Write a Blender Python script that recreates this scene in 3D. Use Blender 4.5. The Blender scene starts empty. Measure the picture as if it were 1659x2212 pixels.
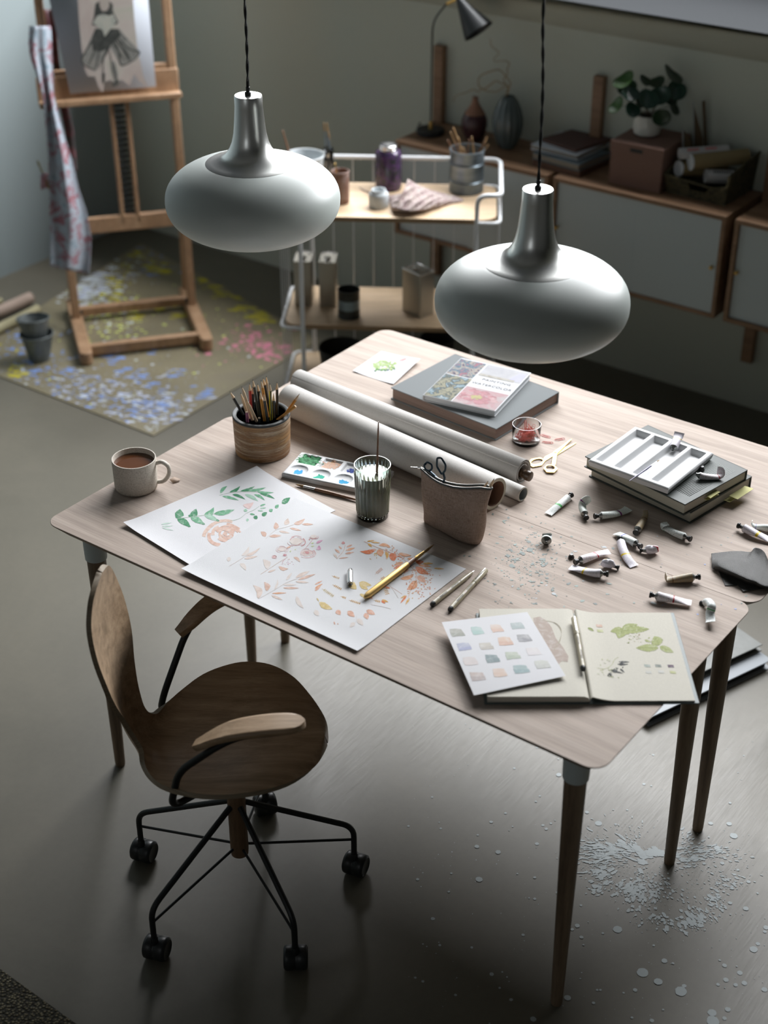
import bpy, math, random
from math import sin, cos, pi, radians, sqrt, atan2, hypot
from mathutils import Vector, Matrix, Euler
random.seed(7)
COL = bpy.context.scene.collection
SC = bpy.context.scene
# ---------------------------------------------------------------- camera frame
CAM = Vector((2.3967, -1.944, 2.5907)); YAW = -0.634117; PIT = 0.550883; FPX = 3320.33
_cy, _sy, _cp, _sp = cos(YAW), sin(YAW), cos(PIT), sin(PIT)
FW = Vector((_sy*_cp, _cy*_cp, -_sp)); RT = Vector((_cy, -_sy, 0)); UP = RT.cross(FW)
T = 0.73                                   # height of the table tops
def ray(px, py): return FW + RT*((px-829.5)/FPX) - UP*((py-1106)/FPX)
def G(px, py, z=0.0):                      # the point of the level plane at height z seen at that place
    d = ray(px, py); return CAM + d*((z-CAM.z)/d.z)
def GY(px, py, y):                         # the same for a plane parallel to the back wall
    d = ray(px, py); return CAM + d*((y-CAM.y)/d.y)
def GP(px, py, o, n):
    d = ray(px, py); return CAM + d*((Vector(o)-CAM).dot(n)/d.dot(n))
# ---------------------------------------------------------------- materials
def new_mat(name):
    m = bpy.data.materials.new(name); m.use_nodes = True
    nt = m.node_tree; b = nt.nodes['Principled BSDF']; return m, nt, b
def lin(c):
    return tuple(((x/255.0)/12.92 if x/255.0 <= 0.04045 else ((x/255.0+0.055)/1.055)**2.4) for x in c[:3])+(1.0,)
def C4(c): return (c[0], c[1], c[2], 1.0)
def inp(b, k, v):
    if k in b.inputs: b.inputs[k].default_value = v
def plain(name, col, rough=0.5, metal=0.0, bump=0.0, bscale=200.0, var=0.0, vscale=8.0, spec=None, coat=0.0, trans=0.0, ior=1.45, sss=0.0, aniso=0.0):
    m, nt, b = new_mat(name); L = nt.links.new
    b.inputs['Base Color'].default_value = C4(col); b.inputs['Roughness'].default_value = rough
    b.inputs['Metallic'].default_value = metal
    if spec is not None: inp(b, 'Specular IOR Level', spec)
    if coat: inp(b, 'Coat Weight', coat); inp(b, 'Coat Roughness', 0.1)
    if trans: inp(b, 'Transmission Weight', trans); inp(b, 'IOR', ior)
    if sss: inp(b, 'Subsurface Weight', sss); inp(b, 'Subsurface Radius', (0.02, 0.02, 0.02))
    if aniso: inp(b, 'Anisotropic', aniso)
    tc = nt.nodes.new('ShaderNodeTexCoord')
    if var:
        n = nt.nodes.new('ShaderNodeTexNoise'); n.inputs['Scale'].default_value = vscale; n.inputs['Detail'].default_value = 5
        r = nt.nodes.new('ShaderNodeValToRGB'); L(tc.outputs['Object'], n.inputs['Vector']); L(n.outputs['Fac'], r.inputs['Fac'])
        r.color_ramp.elements[0].position = .3; r.color_ramp.elements[1].position = .7
        r.color_ramp.elements[0].color = C4([c*(1-var) for c in col]); r.color_ramp.elements[1].color = C4([min(1, c*(1+var)) for c in col])
        L(r.outputs['Color'], b.inputs['Base Color'])
    if bump:
        n = nt.nodes.new('ShaderNodeTexNoise'); n.inputs['Scale'].default_value = bscale; n.inputs['Detail'].default_value = 4
        bp = nt.nodes.new('ShaderNodeBump'); bp.inputs['Strength'].default_value = bump; bp.inputs['Distance'].default_value = .002
        L(tc.outputs['Object'], n.inputs['Vector']); L(n.outputs['Fac'], bp.inputs['Height']); L(bp.outputs['Normal'], b.inputs['Normal'])
    return m
def noise(nt, vec, scale, detail=4, rough=.5, dist=0.0):
    n = nt.nodes.new('ShaderNodeTexNoise'); n.inputs['Scale'].default_value = scale; n.inputs['Detail'].default_value = detail
    n.inputs['Roughness'].default_value = rough; n.inputs['Distortion'].default_value = dist
    nt.links.new(vec, n.inputs['Vector']); return n
def ramp(nt, fac, stops):
    r = nt.nodes.new('ShaderNodeValToRGB'); e = r.color_ramp.elements
    e[0].position, e[0].color = stops[0][0], C4(stops[0][1]); e[1].position, e[1].color = stops[-1][0], C4(stops[-1][1])
    for p, c in stops[1:-1]:
        k = e.new(p); k.color = C4(c)
    nt.links.new(fac, r.inputs['Fac']); return r
def mapping(nt, scale=(1, 1, 1), rot=(0, 0, 0), loc=(0, 0, 0), src='Object'):
    tc = nt.nodes.new('ShaderNodeTexCoord'); mp = nt.nodes.new('ShaderNodeMapping')
    mp.inputs['Scale'].default_value = scale; mp.inputs['Rotation'].default_value = rot; mp.inputs['Location'].default_value = loc
    nt.links.new(tc.outputs[src], mp.inputs['Vector']); return mp.outputs['Vector']
def mixc(nt, fac, a, b_, mode='MIX'):
    x = nt.nodes.new('ShaderNodeMix'); x.data_type = 'RGBA'; x.blend_type = mode
    for s, v in ((0, fac), (6, a), (7, b_)):
        if hasattr(v, 'links'): nt.links.new(v, x.inputs[s])
        else: x.inputs[s].default_value = v if s == 0 else C4(v)
    return x.outputs[2]
def wood(name, dark, mid, light, grain=(1.2, 26, 26), rough=.5, rot=(0, 0, 0), bump=.12, fine=260):
    m, nt, b = new_mat(name); L = nt.links.new
    v = mapping(nt, grain, rot)
    n1 = noise(nt, v, 1.0, 6, .62, .35)
    r1 = ramp(nt, n1.outputs['Fac'], [(.3, dark), (.5, mid), (.7, light)])
    v2 = mapping(nt, (grain[0]*4, grain[1]*9, grain[2]*9), rot)
    n2 = noise(nt, v2, 1.0, 5, .7)
    r2 = ramp(nt, n2.outputs['Fac'], [(.35, (.62, .62, .62)), (.6, (1, 1, 1))])
    c = mixc(nt, .55, r1.outputs['Color'], r2.outputs['Color'], 'MULTIPLY')
    L(c, b.inputs['Base Color']); b.inputs['Roughness'].default_value = rough
    bp = nt.nodes.new('ShaderNodeBump'); bp.inputs['Strength'].default_value = bump; bp.inputs['Distance'].default_value = .001
    L(n2.outputs['Fac'], bp.inputs['Height']); L(bp.outputs['Normal'], b.inputs['Normal'])
    return m
def blotch(name, cols, scale=6, rough=.7, detail=6, rand=0.6, bump=0.0, metal=0.0, loc=(0, 0, 0), stretch=(1, 1, 1)):
    m, nt, b = new_mat(name)
    v = mapping(nt, stretch, loc=loc)
    n = noise(nt, v, scale, detail, rand, .6)
    k = len(cols); st = [(.28+.44*i/(k-1), c) for i, c in enumerate(cols)]
    r = ramp(nt, n.outputs['Fac'], st); nt.links.new(r.outputs['Color'], b.inputs['Base Color'])
    b.inputs['Roughness'].default_value = rough; b.inputs['Metallic'].default_value = metal
    if bump:
        bp = nt.nodes.new('ShaderNodeBump'); bp.inputs['Strength'].default_value = bump; bp.inputs['Distance'].default_value = .002
        nt.links.new(n.outputs['Fac'], bp.inputs['Height']); nt.links.new(bp.outputs['Normal'], b.inputs['Normal'])
    return m
# ---------------------------------------------------------------- mesh builder
class MB:
    def __init__(s): s.v = []; s.f = []; s.m = []
    def add(s, vs, fs, m=0):
        o = len(s.v); s.v += [Vector(p) for p in vs]; s.f += [tuple(i+o for i in f) for f in fs]; s.m += [m]*len(fs); return s
    def box(s, x0, y0, z0, x1, y1, z1, m=0, M=None):
        vs = [Vector(p) for p in ((x0, y0, z0), (x1, y0, z0), (x1, y1, z0), (x0, y1, z0), (x0, y0, z1), (x1, y0, z1), (x1, y1, z1), (x0, y1, z1))]
        if M is not None: vs = [M @ p for p in vs]
        return s.add(vs, [(3, 2, 1, 0), (4, 5, 6, 7), (0, 1, 5, 4), (1, 2, 6, 5), (2, 3, 7, 6), (3, 0, 4, 7)], m)
    def beam(s, a, b, w, h, up=(0, 0, 1), m=0):        # box bar from a to b, w across, h along 'up'
        a, b = Vector(a), Vector(b); d = (b-a); L = d.length; d.normalize(); up = Vector(up)
        sd = d.cross(up).normalized(); u = sd.cross(d).normalized()
        M = Matrix((d, sd, u)).transposed().to_4x4(); M.translation = a
        return s.box(0, -w/2, -h/2, L, w/2, h/2, m, M)
    def prism(s, out, z0, z1, m=0, M=None, ms=None):
        n = len(out); vs = [Vector((p[0], p[1], z0)) for p in out]+[Vector((p[0], p[1], z1)) for p in out]
        if M is not None: vs = [M @ p for p in vs]
        s.add(vs, [tuple(range(n-1, -1, -1))], m); o = len(s.v)-2*n
        s.f.append(tuple(range(o+n, o+2*n))); s.m.append(m if ms is None else ms)
        for i in range(n):
            j = (i+1) % n; s.f.append((o+i, o+j, o+n+j, o+n+i)); s.m.append(m)
        return s
    def loft(s, rings, m=0, cap0=True, cap1=True, closed=True):
        n = len(rings[0]); o = len(s.v)
        for r in rings: s.v += [Vector(p) for p in r]
        for k in range(len(rings)-1):
            for i in range(n if closed else n-1):
                j = (i+1) % n; s.f.append((o+k*n+i, o+k*n+j, o+(k+1)*n+j, o+(k+1)*n+i)); s.m.append(m)
        if cap0: s.f.append(tuple(o+i for i in range(n-1, -1, -1))); s.m.append(m)
        if cap1: s.f.append(tuple(o+(len(rings)-1)*n+i for i in range(n))); s.m.append(m)
        return s
    def tube(s, pts, r, n=10, m=0, caps=True, flat=None, up=None):
        pts = [Vector(p) for p in pts]; N = len(pts); rr = r if isinstance(r, (list, tuple)) else [r]*N
        ff = flat if isinstance(flat, (list, tuple)) else [flat or 1.0]*N
        t = [(pts[min(i+1, N-1)]-pts[max(i-1, 0)]).normalized() for i in range(N)]
        u = Vector(up) if up else (Vector((0, 0, 1)) if abs(t[0].z) < .9 else Vector((1, 0, 0)))
        rings = []
        for i in range(N):
            sd = t[i].cross(u)
            if sd.length < 1e-6: sd = t[i].cross(Vector((.3, .9, .2)))
            sd.normalize(); uu = sd.cross(t[i]).normalized()
            if not up: u = uu
            rings.append([pts[i]+sd*(cos(2*pi*k/n)*rr[i])+uu*(sin(2*pi*k/n)*rr[i]*ff[i]) for k in range(n)])
        return s.loft(rings, m, caps, caps)
    def lathe(s, prof, n=40, c=(0, 0, 0), m=0, M=None, mats=None, lobes=0, amp=0.0):
        c = Vector(c); o = len(s.v); P = len(prof)
        for k, (r, z) in enumerate(prof):
            for i in range(n):
                a = 2*pi*i/n; rr = r*(1+amp*cos(lobes*a)) if lobes else r
                p = Vector((rr*cos(a), rr*sin(a), z))
                s.v.append(c+(M @ p if M is not None else p))
        for k in range(P-1):
            for i in range(n):
                j = (i+1) % n; s.f.append((o+k*n+i, o+k*n+j, o+(k+1)*n+j, o+(k+1)*n+i)); s.m.append(mats[k] if mats else m)
        if prof[0][0] > 1e-6: s.f.append(tuple(o+i for i in range(n-1, -1, -1))); s.m.append(mats[0] if mats else m)
        if prof[-1][0] > 1e-6: s.f.append(tuple(o+(P-1)*n+i for i in range(n))); s.m.append(mats[-1] if mats else m)
        return s
    def grid(s, fn, nu, nv, m=0):
        vs = [fn(i/nu, j/nv) for j in range(nv+1) for i in range(nu+1)]
        fs = [(j*(nu+1)+i, j*(nu+1)+i+1, (j+1)*(nu+1)+i+1, (j+1)*(nu+1)+i) for j in range(nv) for i in range(nu)]
        return s.add(vs, fs, m)
    def build(s, name, mats, parent=None, loc=None, ang=35, solid=0, offset=-1, bevel=0, sub=0, bseg=2):
        if not isinstance(mats, (list, tuple)): mats = [mats]
        lo = Vector(loc) if loc is not None else None
        vs = [tuple(p-lo) for p in s.v] if lo is not None else [tuple(p) for p in s.v]
        me = bpy.data.meshes.new(name); me.from_pydata(vs, [], s.f)
        for mt in mats: me.materials.append(mt)
        me.polygons.foreach_set('material_index', s.m)
        me.polygons.foreach_set('use_smooth', [True]*len(s.f)); me.update()
        import bmesh
        bm = bmesh.new(); bm.from_mesh(me); bmesh.ops.remove_doubles(bm, verts=bm.verts, dist=1e-6)
        if name not in FLATNAMES: bmesh.ops.recalc_face_normals(bm, faces=bm.faces)
        bm.to_mesh(me); bm.free()
        if ang: me.set_sharp_from_angle(angle=radians(ang))
        ob = bpy.data.objects.new(name, me); COL.objects.link(ob)
        if parent: ob.parent = parent
        if lo is not None: ob.location = lo
        if solid:
            md = ob.modifiers.new('solid', 'SOLIDIFY'); md.thickness = solid; md.offset = offset
        if bevel:
            md = ob.modifiers.new('bevel', 'BEVEL'); md.width = bevel; md.segments = bseg; md.limit_method = 'ANGLE'; md.angle_limit = radians(40)
        if sub:
            md = ob.modifiers.new('sub', 'SUBSURF'); md.levels = sub; md.render_levels = sub
        return ob
FLATNAMES = set()
def tag(o, label=None, cat=None, group=None, kind=None):
    if label: o['label'] = label
    if cat: o['category'] = cat
    if group: o['group'] = group
    if kind: o['kind'] = kind
    return o
def thing(name, label, cat, loc=(0, 0, 0), rz=0.0, group=None):
    o = bpy.data.objects.new(name, None); COL.objects.link(o); o.location = loc; o.rotation_euler = (0, 0, rz)
    o.empty_display_size = .05; return tag(o, label, cat, group)
def dup(o, parent=None):
    c = o.copy(); COL.objects.link(c); c.parent = parent
    for ch in [x for x in bpy.data.objects if x.parent == o]: dup(ch, c)
    return c
def rrect(x0, y0, x1, y1, r, n=6):
    o = []
    for cx, cy, a0 in ((x1-r, y0+r, -90), (x1-r, y1-r, 0), (x0+r, y1-r, 90), (x0+r, y0+r, 180)):
        for i in range(n+1):
            a = radians(a0+90*i/n); o.append((cx+r*cos(a), cy+r*sin(a)))
    return o
def arc(pts, r=.03, n=6):                   # polyline with rounded corners
    pts = [Vector(p) for p in pts]; out = [pts[0]]
    for i in range(1, len(pts)-1):
        a, b, c = pts[i-1], pts[i], pts[i+1]; d1 = (a-b); d2 = (c-b)
        rr = min(r, d1.length*.48, d2.length*.48); p = b+d1.normalized()*rr; q = b+d2.normalized()*rr
        for k in range(n+1):
            t = k/n; out.append(p*(1-t)**2+b*2*t*(1-t)+q*t*t)
    out.append(pts[-1]); return out
def spline(pts, n=8):                       # Catmull-Rom
    pts = [Vector(p) for p in pts]; P = [pts[0]*2-pts[1]]+pts+[pts[-1]*2-pts[-2]]; out = []
    for i in range(1, len(P)-2):
        for k in range(n):
            t = k/n; a, b, c, d = P[i-1], P[i], P[i+1], P[i+2]
            out.append(.5*((2*b)+(c-a)*t+(2*a-5*b+4*c-d)*t*t+(3*b-a-3*c+d)*t**3))
    out.append(pts[-1]); return out
def Rz(a): return Matrix.Rotation(a, 4, 'Z')
# ---------------------------------------------------------------- shared materials
M = {}
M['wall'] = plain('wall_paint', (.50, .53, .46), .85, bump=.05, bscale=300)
M['wall_l'] = plain('wall_paint_cool_lit', (.27, .32, .33), .85, bump=.05, bscale=300)  # the cool daylight on the left wall is put into its colour
M['slope'] = plain('ceiling_paint', (.40, .41, .34), .9)
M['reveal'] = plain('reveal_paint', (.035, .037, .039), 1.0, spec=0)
M['dim'] = plain('dim_wall_paint', (.10, .10, .095), .9)
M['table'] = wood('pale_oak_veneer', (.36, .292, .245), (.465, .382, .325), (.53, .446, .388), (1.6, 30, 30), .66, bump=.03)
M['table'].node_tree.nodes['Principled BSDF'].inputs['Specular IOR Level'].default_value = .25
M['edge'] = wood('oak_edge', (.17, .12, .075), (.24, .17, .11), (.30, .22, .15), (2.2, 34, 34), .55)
M['leg'] = wood('walnut_leg', (.075, .05, .032), (.14, .093, .06), (.20, .14, .09), (30, 30, 2.2), .5)
M['collar'] = plain('grey_collar', (.55, .62, .63), .45)
M['steel'] = plain('brushed_nickel', (.82, .83, .80), .30, 1.0, aniso=.3)
M['opal'] = plain('opal_glass', (.56, .61, .585), .42, 0, spec=.6)
M['cord'] = plain('black_cord', (.012, .013, .012), .8, bump=.5, bscale=600)
M['black'] = plain('black_metal', (.020, .023, .024), .42, .3)
M['blackm'] = plain('matt_black', (.012, .014, .014), .6)
M['plast'] = plain('black_plastic', (.018, .021, .022), .38)
M['white'] = plain('white_metal', (.72, .74, .76), .4)
M['paper'] = plain('watercolour_paper', (.70, .70, .72), .85, bump=.25, bscale=900)
M['paper2'] = plain('grey_white_paper', (.67, .675, .69), .85, bump=.25, bscale=900)
M['brass'] = plain('brass', (.72, .48, .16), .35, 1.0)
M['gold'] = plain('gold_metal', (.62, .43, .17), .5, 1.0)
M['chrome'] = plain('chrome', (.75, .75, .75), .18, 1.0)
M['chair'] = wood('oak_plywood', (.26, .175, .10), (.42, .285, .175), (.54, .385, .245), (2.0, 45, 45), .42, bump=.08)
M['chairdk'] = wood('oak_plywood_dark', (.085, .052, .027), (.13, .08, .042), (.175, .11, .06), (2.0, 40, 40), .45, bump=.08)
M['ply'] = wood('plywood_edge', (.19, .15, .095), (.28, .22, .15), (.33, .27, .19), (3, 3, 300), .6)
M['shelf'] = wood('birch_shelf', (.50, .36, .22), (.60, .44, .28), (.68, .51, .34), (3, 14, 14), .55)
M['shelfedge'] = wood('birch_edge', (.30, .20, .11), (.38, .25, .14), (.42, .29, .17), (3, 14, 14), .6)
M['easel'] = wood('beech_easel', (.32, .185, .10), (.42, .255, .145), (.50, .32, .19), (14, 14, 3), .5)
M['cab'] = wood('teak_cabinet', (.19, .105, .055), (.27, .155, .085), (.34, .20, .12), (3, 30, 30), .5)
M['cabdoor'] = plain('cabinet_door_paint', (.50, .55, .55), .6)
# floor: sealed concrete with fine scratches
def floor_mat():
    m, nt, b = new_mat('sealed_concrete'); L = nt.links.new
    v = mapping(nt, (1, 1, 1)); n1 = noise(nt, v, 1.6, 8, .6, .4)
    r1 = ramp(nt, n1.outputs['Fac'], [(.3, (.118, .109, .083)), (.52, (.140, .129, .099)), (.72, (.164, .149, .114))])
    n3 = noise(nt, v, 45, 4, .7); r3 = ramp(nt, n3.outputs['Fac'], [(.3, (.88, .88, .88)), (.65, (1, 1, 1))])
    c = mixc(nt, .6, r1.outputs['Color'], r3.outputs['Color'], 'MULTIPLY'); L(c, b.inputs['Base Color']); inp(b, 'Specular IOR Level', .5)
    v2 = mapping(nt, (260, 12, 1), (0, 0, radians(8))); n2 = noise(nt, v2, 1.0, 4, .7)
    r2 = ramp(nt, n2.outputs['Fac'], [(.35, (.40, .40, .40)), (.7, (.48, .48, .48))]); L(r2.outputs['Color'], b.inputs['Roughness'])
    bp = nt.nodes.new('ShaderNodeBump'); bp.inputs['Strength'].default_value = .045; bp.inputs['Distance'].default_value = .001
    L(n2.outputs['Fac'], bp.inputs['Height']); L(bp.outputs['Normal'], b.inputs['Normal']); return m
M['floor'] = floor_mat()
def struct(mb, name, mat, **k): return tag(mb.build(name, mat, **k), kind='structure')
# ---------------------------------------------------------------- room
YB, XL = 2.82, -2.56            # back wall, left wall
XR, YF, ZC = 4.6, -4.2, 3.5
KW = 1.225                      # height of the knee wall under the slope
struct(MB().box(XL-.2, YF-.2, -.1, XR+.2, YB+.2, 0), 'floor', M['floor'])
struct(MB().box(XL-.2, YB, 0, XR+.2, YB+.2, KW+.02), 'wall_back', M['wall'])
# left wall follows the slope
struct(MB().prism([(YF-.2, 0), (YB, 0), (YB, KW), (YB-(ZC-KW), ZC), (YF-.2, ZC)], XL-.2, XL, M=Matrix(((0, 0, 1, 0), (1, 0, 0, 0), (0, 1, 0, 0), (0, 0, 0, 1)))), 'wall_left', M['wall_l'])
struct(MB().prism([(YF-.2, 0), (YB, 0), (YB, KW), (YB-(ZC-KW), ZC), (YF-.2, ZC)], XR, XR+.2, M=Matrix(((0, 0, 1, 0), (1, 0, 0, 0), (0, 1, 0, 0), (0, 0, 0, 1)))), 'wall_right', M['dim'])
struct(MB().box(XL-.2, YF-.2, 0, XR+.2, YF, ZC), 'wall_front', M['dim'])
struct(MB().box(XL-.2, YF-.2, ZC, XR+.2, YB-(ZC-KW)+.0, ZC+.1), 'ceiling', M['dim'])
def S(x, s, d=0.0):             # point on the sloped ceiling: s up the slope, d out through it
    q = sqrt(.5); return Vector((x, YB-s*q+d*q, KW+s*q+d*q))
S1 = (ZC-KW)*sqrt(2); W0, W1, SX0, SX1 = .175, 2.95, -2.5, 1.75
sl = MB()
for x0, x1, s0, s1 in ((XL, XR, 0, W0), (XL, XR, W1, S1), (XL, SX0, W0, W1), (SX1, XR, W0, W1)):
    sl.add([S(x0, s0), S(x1, s0), S(x1, s1), S(x0, s1)], [(0, 1, 2, 3)])
struct(sl, 'ceiling_slope', M['slope'])
rv = MB(); YW = 3.30
a0, a1, t0, t1 = S(SX0, W0), S(SX1, W0), S(SX0, W1), S(SX1, W1)
b0, b1, u0, u1 = [Vector((p.x, YW, p.z)) for p in (a0, a1, t0, t1)]
for q4 in ((a0, a1, b1, b0), (t0, t1, u1, u0), (a0, b0, u0, t0), (a1, b1, u1, t1)): rv.add(q4, [(0, 1, 2, 3)])
zq = 1.78
rv.add([b0, b1, Vector((b1.x, YW, zq)), Vector((b0.x, YW, zq))], [(0, 1, 2, 3)]); b0.z = b1.z = zq  # unseen apron added under the glass so the daylight falls steeper
struct(rv, 'window_1', M['reveal'])
wf = MB()
for p, q in ((b0, b1), (u0, u1), (b0, u0), (b1, u1), ((b0+b1)/2, (u0+u1)/2)): wf.beam(p, q, .06, .05, up=(0, 1, .01))
wfo = wf.build('window_frame', M['white'], parent=bpy.data.objects['window_1'])
# ---------------------------------------------------------------- camera and light
cam = bpy.data.cameras.new('camera'); co = bpy.data.objects.new('camera', cam); COL.objects.link(co)
co.location = CAM; co.rotation_euler = (pi/2-PIT, 0, -YAW); cam.sensor_fit = 'HORIZONTAL'; cam.sensor_width = 36
cam.lens = 36*FPX/1659; cam.dof.use_dof = True; cam.dof.focus_distance = 3.5; cam.dof.aperture_fstop = 2.8; SC.camera = co
def area(name, loc, dirv, sx, sy, power, col):
    l = bpy.data.lights.new(name, 'AREA'); l.shape = 'RECTANGLE'; l.size = sx; l.size_y = sy; l.energy = power; l.color = col
    o = bpy.data.objects.new(name, l); COL.objects.link(o); o.location = loc
    o.rotation_euler = Vector(dirv).to_track_quat('-Z', 'Y').to_euler(); return o
mid = (b0+b1+u0+u1)/4
area('daylight', mid+Vector((0, .06, 0)), (0, -1, -.45), SX1-SX0-.1, (u0-b0).length-.05, 380, (.98, .985, 1.0))
area('front_fill', (1.4, -4.1, 2.2), (-.1, 1, -.35), 1.2, 1.3, 6, (.93, .97, 1.0))  # added fill light behind the camera, brightens the sides facing it
w = bpy.data.worlds.new('world'); SC.world = w; w.use_nodes = True
w.node_tree.nodes['Background'].inputs[0].default_value = (.80, .90, 1.0, 1); w.node_tree.nodes['Background'].inputs[1].default_value = 1.3
SC.view_settings.view_transform = 'Standard'; SC.view_settings.look = 'None'; SC.view_settings.gamma = 1; SC.view_settings.use_curve_mapping = False
SC.view_settings.exposure = 0.0
# ---------------------------------------------------------------- tables
LX, DY, IX, IY = 1.4528, .6549, .0839, .0702
def make_table():
    t = thing('table', 'x', 'table')
    m = MB(); n = 8
    def ring(i, z, r): return [(x, y, z) for x, y in rrect(i, i, LX-i, DY-i, r, n)]
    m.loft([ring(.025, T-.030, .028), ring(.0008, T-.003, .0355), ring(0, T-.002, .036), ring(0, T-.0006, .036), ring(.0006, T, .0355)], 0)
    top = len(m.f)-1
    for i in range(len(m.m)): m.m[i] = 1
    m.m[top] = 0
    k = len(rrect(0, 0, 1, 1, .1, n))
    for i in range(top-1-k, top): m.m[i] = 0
    for x, y in ((IX, IY), (LX-IX, IY), (LX-IX, DY-IY), (IX, DY-IY)):
        lg = MB(); lg.lathe([(.0225, .63), (.013, .008), (.012, 0)], 24, (x, y, 0)); lo = lg.build('leg', M['leg'], t)
        cl = MB(); cl.lathe([(.0272, T-.031), (.0262, .64), (.0257, .628)], 24, (x, y, 0)); cl.build('collar', M['collar'], lo)
        # leg starts a hair inside the collar
    return t, m
M['leg'] = wood('walnut_leg_b', (.13, .09, .058), (.25, .175, .115), (.34, .25, .165), (30, 30, 2.2), .5)
M['spl_g'] = plain('dried_paint_green', (.12, .155, .145), .6, var=.3, vscale=60)
M['spl_w'] = plain('dried_paint_pale', (.38, .42, .44), .6)
M['spl_m'] = plain('dried_paint_mint', (.21, .275, .25), .6)
def blob(m, c, r, asp=1.0, ang=0.0, mi=0, n=9, wob=.25, z=None):
    ca, sa = cos(ang), sin(ang); vs = []
    for i in range(n):
        a = 2*pi*i/n; q = r*(1+random.uniform(-wob, wob)); x = q*cos(a)*asp; y = q*sin(a)
        vs.append((c[0]+x*ca-y*sa, c[1]+x*sa+y*ca, (c[2] if z is None else z)))
    m.add(vs, [tuple(range(n))], mi)
def inner(mb, off):                          # tabletop object-local coordinates
    for p in mb.v: p -= off
TB = []
for k in range(2):
    off = Vector((0, 0, 0)) if k == 0 else Vector((.003, DY, 0))
    t, m = make_table(); t.location = off; TB.append((t, m))
    t['label'] = ('long pale oak table nearest the chair, with painted papers on it', 'long pale oak table behind the seam, holding the stacked books and paper rolls')[k]
    t['group'] = 'two pale oak tables pushed together'
    if k: t.name = 'table.001'
    # paint marks on the tops
    def mark(px, py, r, mi, wob=.35, asp=1.0):
        p = G(px, py, T)
        if (p.y < DY-.004) == (k == 0) and abs(p.y-DY) > .006:
            blob(m, p-off, r, asp, random.uniform(0, 3), mi, 10, wob, T+.00015+.0005*random.random())
    st = random.getstate(); random.seed(11)
    for i in range(420):
        px = random.gauss(1140, 46); py = random.gauss(1215, 48)
        mark(px, py, .0006+.0022*random.random()**3, random.choice((2, 2, 4, 4, 4)), .45, random.uniform(1, 2))
    for px, py, r in ((1142, 1170, .004), (1145, 1188, .0065), (1172, 1209, .0055), (1180, 1218, .004), (1097, 1201, .005), (1112, 1210, .005), (1194, 1275, .004), (1103, 1188, .005), (1150, 1219, .0035), (1128, 1196, .005), (1175, 1222, .004), (1160, 1178, .003), (1182, 1240, .003), (1105, 1222, .0045)):
        mark(px, py, r, 2, .45, 1.4)
    for i in range(60): mark(random.uniform(1090, 1420), random.uniform(1180, 1310), .0008+.0035*random.random()**3, random.choice((3, 3, 4, 2)), .4, 1.5)
    for i in range(60): mark(random.uniform(1400, 1630), random.uniform(1150, 1330), .0006+.002*random.random()**2, random.choice((3, 4, 2, 5)), .4, 1.3)
    random.setstate(st)
    m.build('tabletop', [M['table'], M['edge'], M['spl_g'], M['spl_w'], M['spl_m'], plain('dried_paint_blue', (.25, .33, .62), .6)], t, ang=25)
# ---------------------------------------------------------------- pendant lamps
def make_pendant():
    t = thing('pendant_lamp', 'x', 'lamp')
    # origin at the centre of the glass; radius .2
    R, H, ex = .2015, .0965, 2.25
    pr = []
    for i in range(0, 41):
        a = radians(-90+180*i/40*.935); c, s_ = abs(cos(a)), sin(a)
        k = (c**ex+abs(s_)**ex)**(-1/ex)
        if a > 0 and R*c*k < .088: break
        pr.append((R*c*k, H*s_*k))
    g = MB(); g.lathe(pr, 64); g.build('glass_shade', M['opal'], t, ang=80)
    re = .1045; zs = .0962
    cp = [(re-.002, zs-.018), (re, zs-.014), (re, zs-.010), (re-.003, zs-.0085), (.092, zs-.0060), (.080, zs-.0025), (.068, zs+.0030), (.057, zs+.0115), (.0485, zs+.023), (.042, zs+.038), (.0370, zs+.060), (.0340, zs+.088), (.0315, zs+.120), (.0315, zs+.141), (.0300, zs+.1445), (.0, zs+.1445)]
    c = MB(); c.lathe([(0, zs-.02)]+cp, 64); c.build('metal_neck', M['steel'], t, ang=40)
    zt = zs+.1445
    b = MB(); b.lathe([(0, zt), (.0075, zt), (.0075, zt+.006), (.0045, zt+.008), (.0045, zt+.018), (.002, zt+.02), (0, zt+.02)], 20); b.build('cord_grip', M['black'], t)
    return t, zt+.015
def cord(t, top, zs, name='cord', seed=0):
    # twisted cord of two strands up to the ceiling
    n = 260; Lc = top-zs
    for st in range(2):
        m = MB(); pts = []
        for i in range(n+1):
            z = zs+Lc*i/n; f = i/n
            k = f*46*pi+st*pi
            wx = .006*sin(f*9+seed)*min(1, f*6)*(1-f)+.0035*sin(f*31+seed*2)*min(1, f*6)*(1-f)
            wy = .005*sin(f*7+1.3+seed)*min(1, f*6)*(1-f)
            pts.append((wx+.0017*cos(k), wy+.0017*sin(k), z))
        m.tube(pts, .0019, 6); m.build(name, M['cord'], t)
PL = Vector((.1430, .611, 1.352)); PR = Vector((.9050, .600, 1.300))
for i, (p, lb) in enumerate(((PL, 'white glass pendant lamp with brushed metal neck, left one, higher in the photo'), (PR, 'white glass pendant lamp with brushed metal neck, right one, over the grey book'))):
    t, zt = make_pendant(); t.location = p; tag(t, lb, 'lamp', 'pendant lamps over the tables'); t.name = 'pendant_lamp' if i == 0 else 'pendant_lamp.001'
    cord(t, 3.425-p.z, zt, seed=i*2.1+.6)
# ---------------------------------------------------------------- swivel chair
CH = Vector((.626, -.084, 0)); PHI = radians(30.4)
ch = thing('swivel_chair', 'oak plywood swivel chair with armrests on black castors', 'chair', CH, PHI)
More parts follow.
